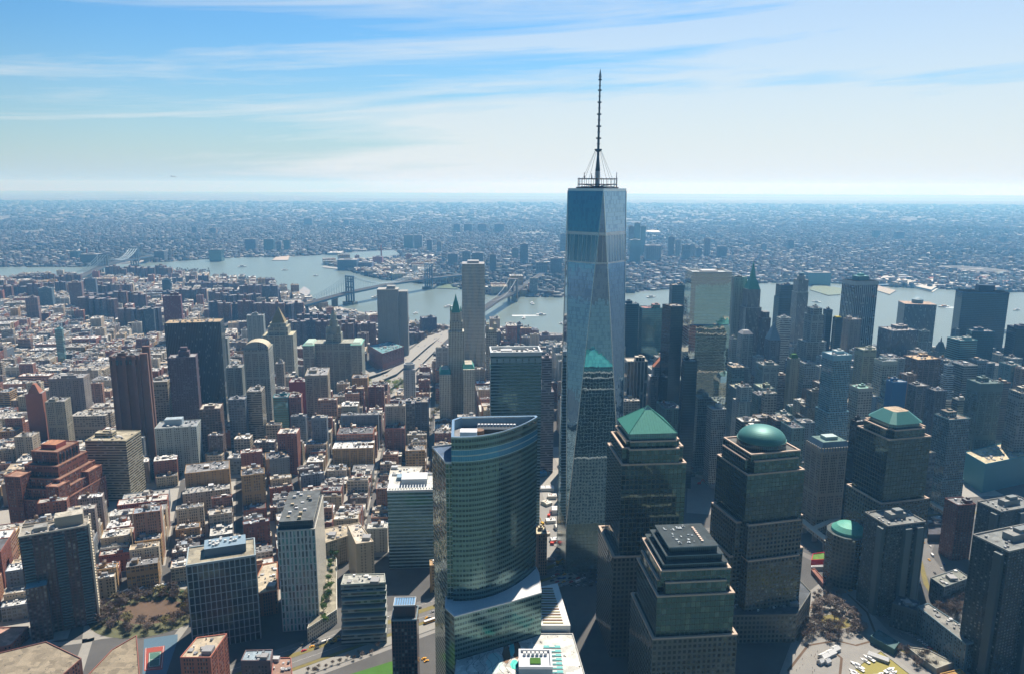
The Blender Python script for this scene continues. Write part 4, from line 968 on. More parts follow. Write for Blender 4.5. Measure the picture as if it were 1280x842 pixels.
def rippled():
    F = 1565; X, w, d, Z, a = fit(577, 606, 330, F, 1.0, 3)
    o = thing('rippled_tower', 'tall slim silvery residential tower with rippled facade behind the gothic tower', 'skyscraper', X, F, a, foot=(w+6, d+6), lm='the rippled silver tower')
    facade('ripple_metal', 2.2, 3.3, .5, .6, glass=(.05, .08, .09), lit=(.2, .24, .24), litp=.2, wall=(.46, .48, .45), wmetal=.35, wrough=.35)
    def fold(w_, d_, ph):
        P = []
        for (x0, y0), (x1, y1) in zip(rect(w_, d_), rect(w_, d_)[1:]+rect(w_, d_)[:1]):
            L_ = math.hypot(x1-x0, y1-y0); nx, ny = (y1-y0)/L_, -(x1-x0)/L_
            for i in range(10): t_ = i/10; k = .9*math.sin(t_*math.pi*6+ph); P.append((x0+(x1-x0)*t_+nx*k, y0+(y1-y0)*t_+ny*k))
        return P
    m = MB(); N = 14; prev = fold(w*1.02, d*1.02, 0)
    for i in range(N):
        s_ = 1.0 if i < 9 else .97; nx_ = fold(w*s_, d*s_, i*.7+.7); m.loft(prev, Z*i/N, nx_, Z*(i+1)/N, 'ripple_metal', (.5, .5, .48)); prev = nx_
    m.face([(*p, Z) for p in prev], 'roof_felt', (.4, .4, .4)); m.build('body', o)
    m = MB(); m.box(0, 0, w*.5, d*.5, Z, Z+5, 'stone', (.4, .4, .4)); m.build('penthouse', o)
rippled()
tower('round_top_tower', 'slim light grey tower with dark round crown in the middle of the city', 'office tower', 504, 519, 462, 1330, 1.2, 6, 'masonry_d', (.40, .42, .42), top=False, roofcol=(.35, .35, .35), crown=lambda o, w, d, Z: (lambda m: (m.cyl(0, 0, w*.48, Z, Z+9, 'stone', (.38, .40, .40), 16), m.cyl(0, 0, w*.36, Z+7, Z+9.5, 'dark_metal', n=16), m.build('round_crown', o)))(MB()), lm='the round-topped grey tower')
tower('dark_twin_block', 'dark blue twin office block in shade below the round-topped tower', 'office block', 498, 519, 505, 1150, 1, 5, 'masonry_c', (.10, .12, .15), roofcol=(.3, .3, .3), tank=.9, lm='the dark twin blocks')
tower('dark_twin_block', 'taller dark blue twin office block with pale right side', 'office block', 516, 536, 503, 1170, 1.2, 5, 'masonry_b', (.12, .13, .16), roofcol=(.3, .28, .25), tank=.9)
tower('arched_tower', 'pale tower with open arched lantern top beside the rippled silver tower', 'office tower', 607, 621, 415, 1480, 1, 5, 'masonry_c', (.36, .34, .27), top=False, roofcol=(.35, .35, .3), crown=c_boxes([(-.35, -.35, .25, .25, 16), (.35, -.35, .25, .25, 16), (-.35, .35, .25, .25, 16), (.35, .35, .25, .25, 16), (0, 0, .95, .95, 5)], 'stone', (.40, .38, .30)))
def seven():
    o = tower('green_glass_tower', 'sharp-edged blue-green glass tower with white framed open roof behind the curved tower', 'office tower', 612, 677, 444, 890, .55, 4, 'curtain_band', (.26, .36, .38), top=False, roofcol=(.62, .62, .60), lm='the blue-green glass tower')
    X, F, w, d, Z, a = HW[o['label']]
    m = MB(); m.ring(rect(w+.5, d+.5), rect(w-3, d-3), Z-1, Z+4, 'painted', (.62, .66, .66)); m.build('roof_frame', o)
    m = MB()
    for i in range(8): m.box(-w/2+w*(i+.5)/8, -d/2-.3, w/8*.82, .5, Z-9, Z-3, 'painted', (.34, .44, .46))
    m.build('louvre_band', o)
    rng = random.Random(1); m = MB()
    m.box(-w*.18, 0, w*.22, d*.28, Z, Z+3.4, 'painted', (.5, .5, .5)); m.build('plant_room', o)
    for i in range(22): m = MB(); m.box(rng.uniform(-.44, .44)*w, rng.uniform(-.4, .4)*d, rng.uniform(1, 4), rng.uniform(1, 5), Z, Z+rng.uniform(.6, 2.5), 'painted', rng.choice([(.7, .7, .7), (.3, .3, .3), (.12, .12, .12)])); m.build('air_handler', o, occ=False)
seven()
tower('banded_tower', 'grey banded tower with stepped lower block right of the blue-green glass tower', 'office tower', 676, 690, 448, 1060, 1.2, 5, 'ribbon', (.24, .23, .25), tiers=((1.5, 1.2, 490),), roofcol=(.4, .36, .36), lm='the grey banded tower')
tower('narrow_brick_tower', 'narrow brown brick tower between the curved tower and the spired glass tower', 'office tower', 668, 684, 668, 760, 1.6, 5, 'masonry_b', (.22, .16, .12), roofcol=(.6, .55, .4), lm='the narrow brown brick tower')
tower('river_slab', 'brick river-side slab with flat roof left of the spired glass tower', 'apartment tower', 674, 703, 420, 1930, .5, 5, 'brick_flats', (.20, .15, .15), lm='the brick river slab')
tower('river_tower', 'dark twin river-side apartment tower near the brick river slab', 'apartment tower', 638, 654, 407, 2010, .8, 5, 'brick_flats', (.14, .15, .18))
tower('river_tower', 'shorter grey river-side apartment tower with flat cap', 'apartment tower', 650, 665, 424, 1960, .8, 5, 'brick_flats', (.22, .22, .24))
# -- right side, financial district
tower('teal_slab', 'dark blue glass slab immediately right of the spired glass tower', 'office tower', 776, 799, 381, 1460, .9, 5, 'curtain_dark', (.02, .06, .09), roofcol=(.1, .14, .16), lm='the dark blue glass slab')
tower('teal_slab', 'green glass slab with red-brown roof beside the dark blue glass slab', 'office tower', 799, 828, 386, 1400, .8, 3, 'curtain_teal', (.04, .14, .14), roofcol=(.35, .2, .18), lm='the green glass slab')
tower('teal_slab', 'small dark teal tower rising behind the black monolith', 'office tower', 837, 856, 357, 1640, .9, 3, 'curtain_dark', (.02, .09, .12), roofcol=(.6, .5, .4))
tower('striped_black_tower', 'black tower with thin white vertical stripes beside the spired glass tower', 'office tower', 780, 810, 452, 1150, .8, 3, 'pier_wide_dark' if False else 'pier_wide', (.36, .36, .34), roofcol=(.55, .5, .42), tank=0, lm='the white-striped black tower')
tower('orange_roof_tower', 'small grey tower with orange sloping roof squeezed beside the black monolith', 'office tower', 810, 828, 470, 1180, .8, 4, 'masonry_b', (.20, .21, .22), top=False, roofcol=(.5, .5, .48), crown=lambda o, w, d, Z: (lambda m: (m.box(.15*w, .1*d, .7*w, .7*d, Z, Z+14, 'masonry_b', (.2, .21, .22)), m.loft(rect(.7*w, .7*d, .15*w, .1*d), Z+14, rect(.1, .7*d, .45*w, .1*d), Z+29, 'painted', (.50, .20, .10)), m.build('orange_roof', o)))(MB()))
tower('black_monolith', 'black steel and glass monolith tower with a plain sharp outline', 'skyscraper', 828, 857, 384, 1165, 1.0, 20, 'curtain_dark', (.012, .018, .028), roofcol=(.35, .32, .28), lm='the black monolith tower', big=False)
def mirror_tower():
    F = 1060; X, w, d, Z, a = fit(857, 915, 342, F, .7, 2)
    o = thing('mirror_tower', 'mirrored glass tower reflecting its neighbours with a slanted lower terrace', 'skyscraper', X, F, a, foot=(w+6, d+6), lm='the mirrored tower')
    m = MB(); zc = zat(890, 406, F-d/2)
    m.prism([(-w/2, -d/2+6), (-w/2+5, -d/2), (w/2, -d/2), (w/2, d/2), (-w/2, d/2)], zc-25, Z, 'mirror_wall', (.5, .6, .6), 'roof_felt', (.55, .58, .58)); m.build('upper_block', o)
    m = MB(); m.prism([(-w/2+7, -d/2-5), (w/2+1, -d/2-2), (w/2, d/2), (-w/2, d/2), (-w/2, -d/2+3)], 0, zc, 'mirror_wall', (.4, .5, .5), 'painted', (.06, .22, .40)); m.build('lower_block', o)
    m = MB(); m.ring(rect(w+.2, d+.2), rect(w-1.5, d-1.5), Z+.05, Z+2.5, 'painted', (.62, .66, .66)); m.build('parapet', o)
    m = MB(); m.beam((w*.1, d*.2, Z+2), (w*.45, 0, Z+6), .5, 'dark_metal'); m.beam((-w*.2, d*.3, Z), (-w*.35, d*.1, Z+9), .4, 'metal'); m.beam((w*.2, 0, Z), (w*.2, 0, Z+6), .5, 'metal'); m.box(0, 0, w*.4, d*.4, Z, Z+3, 'painted', (.5, .5, .5)); m.build('window_cleaning_crane', o)
mirror_tower()
tower('pale_slab', 'pale green-grey slab with black opening at its top behind the mirrored tower', 'skyscraper', 914, 934, 347, 1480, .7, 2, 'masonry_d', (.30, .34, .31), roofcol=(.4, .42, .4), crown=c_boxes([(-.15, -.4, .5, .15, 3)], 'dark_metal', (.05, .05, .05)), lm='the pale green-grey slab')
def green_spire():
    o = tower('spire_tower', 'stone tower with tall teal copper pyramid spire', 'skyscraper', 929, 951, 362, 1450, 1.0, 6, 'pier_stripes', (.34, .36, .36), tiers=((1.25, 1.2, 385), (1.6, 1.3, 440)), top=False, roofcol=(.3, .3, .3), lm='the teal-spired stone tower')
    X, F, w, d, Z, a = HW[o['label']]
    m = MB(); m.loft(rect(w*.95, d*.95), Z, rect(w*.42, d*.42), Z+(zat(941, 345, F)-Z)*.85, 'copper_green', (.1, .4, .4)); m.loft(rect(w*.4, d*.4), Z+(zat(941, 345, F)-Z)*.8, rect(.6, .6), zat(941, 327, F), 'copper_green', (.1, .4, .4)); m.build('spire', o)
green_spire()
tower('bronze_tower', 'dark bronze tower peeking out right of the teal-spired tower', 'office tower', 951, 962, 390, 1420, 1.3, 4, 'pier_stripes', (.20, .18, .19), top=False, tiers=((1.5, 1.3, 398),), roofcol=(.25, .25, .25))
tower('dark_blue_tower', 'dark navy glass tower beside the slim pale art-deco tower', 'office tower', 970, 992, 357, 1650, .8, 6, 'curtain_dark', (.03, .07, .12), roofcol=(.2, .2, .2), tiers=((1.12, 1.1, 372),), lm='the dark navy tower')
tower('art_deco_tower', 'slim pale stone art-deco tower with recessed corners and round top', 'skyscraper', 992, 1011, 350, 1600, 1.0, 8, 'pier_stripes', (.36, .38, .37), tiers=((1.1, 1.1, 366), (1.6, 1.5, 430)), top=False, crown=lambda o, w, d, Z: (lambda m: (m.cyl(0, 0, w*.4, Z, Z+8, 'stone', (.34, .36, .36), 10), m.cyl(0, 0, w*.25, Z+8, Z+14, 'stone', (.2, .28, .3), 10), m.build('round_crown', o)))(MB()), lm='the slim pale art-deco tower')
tower('white_block', 'low white banded block between the dark navy tower and the art-deco tower', 'office block', 971, 989, 398, 1480, .8, 6, 'ribbon', (.50, .52, .48), roofcol=(.5, .5, .5))
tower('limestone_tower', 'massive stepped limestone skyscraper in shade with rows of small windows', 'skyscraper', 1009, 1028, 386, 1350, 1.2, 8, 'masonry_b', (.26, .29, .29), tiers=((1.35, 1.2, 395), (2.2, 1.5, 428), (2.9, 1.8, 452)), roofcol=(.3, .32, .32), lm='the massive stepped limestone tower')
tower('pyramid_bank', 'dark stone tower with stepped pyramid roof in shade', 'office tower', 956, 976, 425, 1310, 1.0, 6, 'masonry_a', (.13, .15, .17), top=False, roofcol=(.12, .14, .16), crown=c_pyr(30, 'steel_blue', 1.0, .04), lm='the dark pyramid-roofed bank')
tower('tan_tower', 'plain tan brick tower left of the big white-striped tower', 'office tower', 1054, 1077, 400, 1500, .8, 8, 'masonry_d', (.28, .24, .20), roofcol=(.5, .48, .44))
tower('navy_slab', 'navy slab with lit windows beside the stepped limestone tower', 'office tower', 1029, 1041, 388, 1460, 1, 8, 'curtain_dark', (.03, .06, .11))
tower('yellow_topped_tower', 'dark tower with yellow scaffolding on its roof', 'office tower', 1041, 1053, 398, 1440, 1, 8, 'curtain_dark', (.05, .07, .08), roofcol=(.4, .32, .03), crown=c_boxes([(0, 0, .8, .8, 3)], 'painted', (.42, .34, .04)), big=False)
def striped_giant():
    o = tower('striped_giant', 'big dark tower with white vertical stripes and green rooftop plant facing the river', 'skyscraper', 1053, 1098, 352, 1700, .75, 16, 'pier_wide', (.30, .34, .34), top=False, band=9, roofcol=(.45, .38, .28), lm='the big white-striped river tower')
    X, F, w, d, Z, a = HW[o['label']]
    m = MB(); m.box(0, 0, w*.45, d*.5, Z, Z+10, 'painted', (.08, .22, .22), 'painted', (.12, .30, .28)); m.box(0, 0, w*.2, d*.2, Z+10, Z+15, 'painted', (.1, .3, .28)); m.build('plant_room', o)
striped_giant()
tower('domed_roof_tower', 'dark ribbed tower with tan roof and round tank beside the river', 'office tower', 1123, 1171, 381, 1650, .7, -10, 'pier_stripes', (.22, .27, .30), top=False, roofcol=(.42, .32, .25), crown=lambda o, w, d, Z: (lambda m: (m.cyl(0, 0, w*.18, Z, Z+8, 'painted', (.18, .28, .32), 20), m.cyl(0, 0, w*.18, Z+8, Z+12, 'painted', (.25, .36, .40), 20, w*.08), m.build('round_tank', o)))(MB()), lm='the dark ribbed river tower')
tower('navy_giant', 'huge wide navy blue slab tower on the waterfront at right', 'skyscraper', 1195, 1262, 366, 1600, .45, -12, 'curtain_navy' if False else 'curtain_dark', (.025, .07, .12), top=False, band=3, roofcol=(.2, .25, .3), crown=c_boxes([(.05, 0, .34, .5, 13)], 'painted', (.02, .05, .09)), lm='the wide navy waterfront tower')
tower('dark_edge_tower', 'dark glass tower at the right-hand picture edge above the water', 'office tower', 1259, 1300, 412, 1340, .9, -8, 'curtain_dark', (.015, .03, .06), roofcol=(.1, .1, .12), lm='the dark tower at the right edge')
tower('grey_stripe_block', 'broad dark block with pale thin stripes and cluttered roof', 'office tower', 1098, 1147, 414, 1450, .8, 10, 'pier_stripes', (.20, .23, .25), roofcol=(.4, .38, .36), lm='the broad thin-striped block')
tower('green_glass_block', 'green banded glass block with slanting pale roof', 'office tower', 1184, 1222, 426, 1330, .9, 10, 'curtain_band', (.10, .24, .26), roofcol=(.38, .40, .36), lm='the green banded glass block')
tower('mirror_slab', 'dark mirror-glass slab with white edge fin in front of the navy waterfront tower', 'office tower', 1208, 1244, 415, 1420, .5, -4, 'curtain_teal', (.03, .10, .14), roofcol=(.3, .3, .3), lm='the dark mirror slab')
tower('pinnacle_tower', 'stone tower with stepped pyramid top and dark finial', 'office tower', 1166, 1184, 440, 1370, 1, 8, 'masonry_a', (.22, .25, .25), top=False, crown=lambda o, w, d, Z: (lambda m: (m.loft(rect(w*.9, d*.9), Z, rect(w*.3, d*.3), Z+18, 'stone', (.13, .16, .17), 'stone', (.13, .16, .17)), m.cyl(0, 0, 1.6, Z+18, Z+27, 'stone', (.1, .1, .1), 8, .3), m.build('stepped_pyramid', o)))(MB()), tiers=((1.6, 1.4, 462),), lm='the pinnacled stone tower')
tower('rounded_tower', 'grey-teal tower with stepped rounded top behind the brown bowed building', 'office tower', 1148, 1163, 415, 1440, 1, 6, 'masonry_b', (.22, .27, .28), tiers=((1.4, 1.3, 428), (2.0, 1.4, 440)), roofcol=(.3, .32, .32))
tower('small_dark_tower', 'small dark stepped tower standing against the water', 'office tower', 1190, 1200, 412, 1560, 1, 6, 'masonry_b', (.10, .15, .17), tiers=((1.9, 1.4, 424),), roofcol=(.2, .2, .2))
tower('blue_residential', 'tall narrow pale blue residential tower with white grid frames', 'apartment tower', 1028, 1065, 445, 1050, .95, 12, 'white_frame', (.24, .40, .46), roofcol=(.5, .55, .55), band=7, tiers=((1.18, 1.1, 515),), lm='the pale blue residential tower')
tower('cream_block', 'cream office block with white roof right of the pale blue tower', 'office block', 1062, 1091, 486, 1090, 1.0, 10, 'masonry_c', (.34, .33, .29), roofcol=(.25, .42, .36), band=4, tank=.4)
tower('white_grid_block', 'tall pale green block with big grid windows on its front', 'office tower', 1093, 1122, 452, 1200, .9, 8, 'masonry_c', (.38, .40, .34), band=6, roofcol=(.22, .26, .28), lm='the tall pale green grid block')
tower('olive_block', 'olive side block with flat roof left of the pale green grid block', 'office tower', 1069, 1096, 438, 1270, 1.0, 8, 'masonry_b', (.30, .31, .22), roofcol=(.34, .35, .30))
tower('blue_wall_block', 'plain bright blue blank-walled slab with striped narrow front', 'building', 1108, 1134, 478, 1130, .7, 6, 'painted', (.03, .12, .26), roofcol=(.3, .35, .38), lm='the bright blue blank slab')
tower('brown_curved_block', 'brown stone building with bowed front and sunlit pale roof ring', 'office building', 1129, 1176, 450, 1280, .8, 12, 'masonry_b', (.22, .16, .13), roofcol=(.55, .42, .28), lm='the brown bowed building')
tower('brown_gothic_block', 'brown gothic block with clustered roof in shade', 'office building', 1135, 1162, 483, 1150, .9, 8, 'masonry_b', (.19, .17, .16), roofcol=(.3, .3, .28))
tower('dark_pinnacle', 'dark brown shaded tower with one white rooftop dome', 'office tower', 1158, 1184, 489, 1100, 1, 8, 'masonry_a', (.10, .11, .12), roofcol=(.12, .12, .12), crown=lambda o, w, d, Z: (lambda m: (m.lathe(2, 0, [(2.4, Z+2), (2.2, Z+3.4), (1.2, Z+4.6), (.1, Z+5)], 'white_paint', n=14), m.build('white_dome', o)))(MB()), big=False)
tower('white_stepped_tower', 'white stepped apartment tower with blue window bands', 'apartment tower', 1180, 1192, 457, 1210, 1.1, 4, 'ribbon', (.36, .42, .44), tiers=((1.5, 1.2, 470), (2.0, 1.3, 490)), roofcol=(.45, .45, .42), lm='the white stepped tower')
tower('green_bank_block', 'broad dark green masonry block with tall cornice floors', 'office building', 1209, 1254, 480, 1085, .8, 6, 'masonry_b', (.10, .15, .14), band=12, roofcol=(.14, .19, .18), tank=.9, lm='the broad dark green block')
tower('grey_edge_block', 'grey block with pale cluttered roof at the right-hand picture edge', 'office block', 1261, 1302, 492, 1040, .8, 4, 'masonry_c', (.20, .22, .21), roofcol=(.5, .46, .38))
tower('white_lattice_tower', 'bright white lattice-fronted apartment tower beside the construction pit', 'apartment tower', 884, 908, 512, 1010, .9, 8, 'white_frame', (.46, .48, .44), band=0, roofcol=(.5, .5, .5), tiers=(), lm='the white lattice tower')
tower('stone_tower', 'brown stone tower partly hidden behind the white lattice tower', 'office tower', 872, 890, 470, 1110, 1.1, 8, 'masonry_b', (.24, .22, .18), roofcol=(.25, .25, .25), tank=.9)
tower('glass_sliver', 'dark glass tower with bright vertical edge line left of the stone tower', 'office tower', 852, 872, 452, 1000, .8, 3, 'curtain_dark', (.03, .06, .08), roofcol=(.5, .5, .45), lm='the dark glass sliver tower')
tower('ornate_block', 'dark ornate masonry slab with cluttered cream roof, left of a pair', 'office building', 911, 942, 488, 1200, 1.5, 7, 'masonry_b', (.15, .20, .21), roofcol=(.42, .40, .30), band=2, tank=1, lm='the ornate masonry pair')
tower('ornate_block', 'dark ornate masonry slab with green-edged roof, right of a pair', 'office building', 942, 968, 486, 1190, 1.5, 7, 'masonry_b', (.17, .22, .22), roofcol=(.36, .40, .30), band=2, tank=1)
tower('gothic_pair', 'twin-gabled pale stone tower behind the ornate pair, nearer the mirrored tower', 'office tower', 911, 921, 424, 1330, 1.2, 6, 'masonry_b', (.26, .30, .30), roofcol=(.5, .48, .4))
tower('gothic_pair', 'pale stone tower with cream gabled roof beside its lower twin', 'office tower', 922, 942, 418, 1350, 1, 6, 'masonry_b', (.28, .32, .32), top=False, roofcol=(.5, .48, .4), crown=c_pyr(6, 'painted', 1, .5, 'gabled_roof'))
tower('equitable_block', 'heavy stone block with arched cornice and round rooftop units', 'office building', 945, 974, 457, 1260, 1, 7, 'masonry_b', (.23, .27, .26), band=4, roofcol=(.3, .3, .28), tank=1)
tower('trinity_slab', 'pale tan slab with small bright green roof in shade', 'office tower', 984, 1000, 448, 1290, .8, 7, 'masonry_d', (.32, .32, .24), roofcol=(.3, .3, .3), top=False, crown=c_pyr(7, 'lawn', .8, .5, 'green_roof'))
tower('brown_slab_block', 'brown stepped block in front of the massive limestone tower', 'office building', 1008, 1028, 490, 1130, 1, 8, 'masonry_a', (.16, .14, .11), tiers=((1.8, 1.2, 510), (2.6, 1.2, 520)), roofcol=(.2, .2, .18))
tower('teal_box', 'plain grey-teal box building behind the dome', 'office block', 968, 991, 520, 1010, .8, 8, 'masonry_d', (.18, .24, .24), roofcol=(.4, .4, .36), tank=0)
def ninety():
    o = tower('mansard_building', 'ornate pale stone block with dark green mansard roof next to the domed tower', 'office building', 1007, 1064, 565, 885, .8, 12, 'masonry_b', (.34, .30, .24), top=False, band=2, roofcol=(.2, .2, .2), lm='the ornate mansard building')
    X, F, w, d, Z, a = HW[o['label']]
    m = MB(); m.loft(rect(w, d), Z, rect(w*.78, d*.74), Z+11, 'steel_blue', (.05, .1, .1), 'roof_felt', (.16, .24, .22)); m.build('mansard_roof', o)
    m = MB()
    for i in range(11): m.box(-w*.45+i*w*.09, -d/2-.2, 1.4, 1.4, Z, Z+5, 'stone', (.4, .36, .3))
    for i in range(8): m.box(w/2+.2, -d*.42+i*d*.12, 1.4, 1.4, Z, Z+5, 'stone', (.4, .36, .3)); m.box(-w/2-.2, -d*.42+i*d*.12, 1.4, 1.4, Z, Z+5, 'stone', (.4, .36, .3))
    m.build('dormer', o)
    m = MB(); m.box(0, 0, w*.4, d*.35, Z+11, Z+15, 'painted', (.4, .5, .48)); m.build('penthouse', o)
ninety()
tower('black_slab', 'thin black slab with brown base left of the flat-topped teal-roofed tower', 'office tower', 1063, 1082, 528, 850, 1.0, 14, 'curtain_dark', (.012, .016, .02), roofcol=(.1, .1, .1), lm='the thin black slab')
tower('framed_glass_tower', 'dark glass apartment tower with irregular pale frame pattern', 'apartment tower', 1168, 1213, 525, 930, .85, 12, 'white_frame', (.14, .22, .24), roofcol=(.25, .22, .18), tiers=((1.05, 1.1, 600),), lm='the pale-framed dark glass tower')
polyb('garage_roof_block', 'wide low building with broad cream flat roof and blue-green walls', 'parking garage', ((1206, 565), (1232, 580), (1330, 560), (1290, 545)), 42, 'painted', (.05, .18, .22), (.55, .48, .34), lm='the cream-roofed garage')
tower('dark_low_block', 'dark teal office block with beige lower roof beside pale-framed tower', 'office block', 1150, 1170, 567, 905, .8, 10, 'masonry_c', (.08, .12, .14), roofcol=(.3, .26, .2))
# -- riverside apartment towers, lower right
def gateway(label, x0, x1, yt, F, ratio, ang, col, lm, dark=True):
    o = tower('riverside_tower', label, 'apartment tower', x0, x1, yt, F, ratio, ang, 'brick_flats', col, roofcol=(.22, .23, .22), top=False, lm=lm)
    X, F, w, d, Z, a = HW[label]; c_ = tuple(v*1.7 for v in col)
    for sx, sy in ((.5, -.3), (.5, .3), (-.5, -.3), (0, -.5), (.3, -.5)):
        m = MB(); m.box(sx*w*1.02, sy*d*1.02, 7, 7, 0, Z-3, 'painted', c_, 'roof_felt', (.25, .27, .26)); m.build('concrete_shaft', o)
    m = MB(); m.ring(rect(w+.2, d+.2), rect(w-1, d-1), Z, Z+1.4, 'stone', (.34, .33, .30)); m.build('parapet', o)
    m = MB(); m.box(0, 0, w*.4, d*.3, Z, Z+6, 'stone', (.20, .22, .22), 'roof_felt', (.3, .3, .28)); m.box(w*.05, 0, w*.2, d*.2, Z+6, Z+9, 'stone', (.22, .24, .24)); m.build('penthouse', o)
    rng = random.Random(int(x0))
    for i in range(18): m = MB(); m.box(rng.uniform(-.45, .45)*w, rng.uniform(-.45, .45)*d, 1.6, 1.6, Z, Z+1.5, 'painted', rng.choice([(.5, .5, .5), (.25, .25, .25)])); m.build('air_handler', o, occ=False)
gateway('dark teal riverside apartment tower with pale vertical concrete shafts', 1081, 1157, 658, 695, .75, 14, (.06, .085, .09), 'the dark teal riverside tower')
gateway('largest dark riverside apartment tower cut by the right-hand picture edge', 1216, 1330, 690, 600, .5, 20, (.04, .055, .06), 'the dark riverside tower at the edge')
gateway('dark apartment slab half hidden behind the red-brown brick tower', 1222, 1300, 640, 770, .5, 18, (.06, .075, .08), 'the dark apartment slab')
tower('brown_apartment_tower', 'red-brown brick apartment tower with stepped crown at lower right', 'apartment tower', 1181, 1220, 632, 800, .9, 10, 'brick_flats', (.17, .075, .06), roofcol=(.2, .2, .2), tiers=(), lm='the red-brown brick tower at right')
polyb('low_slab', 'long low grey-roofed riverside slab running towards the dark riverside tower', 'apartment building', ((1147, 758), (1160, 754), (1230, 800), (1208, 806)), 26, 'masonry_b', (.14, .20, .23), (.26, .26, .24), lm='the long low grey slab')
polyb('low_slab', 'low dark wing joining the long grey slab to the teal riverside tower', 'apartment building', ((1115, 754), (1147, 764), (1150, 752), (1122, 744)), 24, 'masonry_b', (.06, .08, .09), (.05, .07, .09))
polyb('court_block', 'grey flat-roofed courtyard building between riverside towers', 'apartment building', ((1163, 722), (1180, 734), (1213, 722), (1196, 711)), 20, 'masonry_b', (.16, .18, .18), (.26, .27, .24), lm='the courtyard building')
polyb('open_pavilion', 'small pale concrete pavilion with a black roof by the road', 'pavilion', ((1160, 655), (1182, 655), (1180, 643), (1160, 645)), 12, 'stone', (.1, .1, .1), (.05, .05, .06))
polyb('dark_box_house', 'small black box building right of the stepped tower of stone', 'building', ((1160, 668), (1181, 668), (1180, 656), (1161, 656)), 9, 'stone', (.05, .05, .06), (.09, .09, .1), kit=False)
# covered footbridges over the road
def footbridge(label, a, b, z, w=7):
    A, B = gp(*a, z), gp(*b, z); o = thing('footbridge', label, 'footbridge', (A[0]+B[0])/2, (A[1]+B[1])/2)
    q = [(A[0]-o.location.x, A[1]-o.location.y), (B[0]-o.location.x, B[1]-o.location.y)]
    an = math.atan2(q[1][1]-q[0][1], q[1][0]-q[0][0]); L_ = math.hypot(q[1][0]-q[0][0], q[1][1]-q[0][1])
    m = MB(); m.box(0, 0, L_, w, z-5, z-1, 'masonry_c', (.4, .38, .32), a=an); m.build('enclosed_walkway', o)
    m = MB(); m.box(0, 0, L_, w+1, z-1, z, 'painted', (.55, .50, .42), a=an); m.build('roof', o)
    for t_ in (-.35, 0, .35):
        m = MB(); x, y = rot(t_*L_, 0, an); m.box(x, y, 2, w*.8, 0, z-5, 'concrete', a=an); m.build('pier', o)
footbridge('long cream covered footbridge from the domed tower to the green-domed pavilion', (1001, 648), (1038, 677), 14)
footbridge('short covered footbridge branching towards the mansard building', (1015, 660), (1048, 646), 13, 6)
footbridge('far covered footbridge over the road beside the flat-topped tower', (1158, 622), (1185, 640), 12, 6)
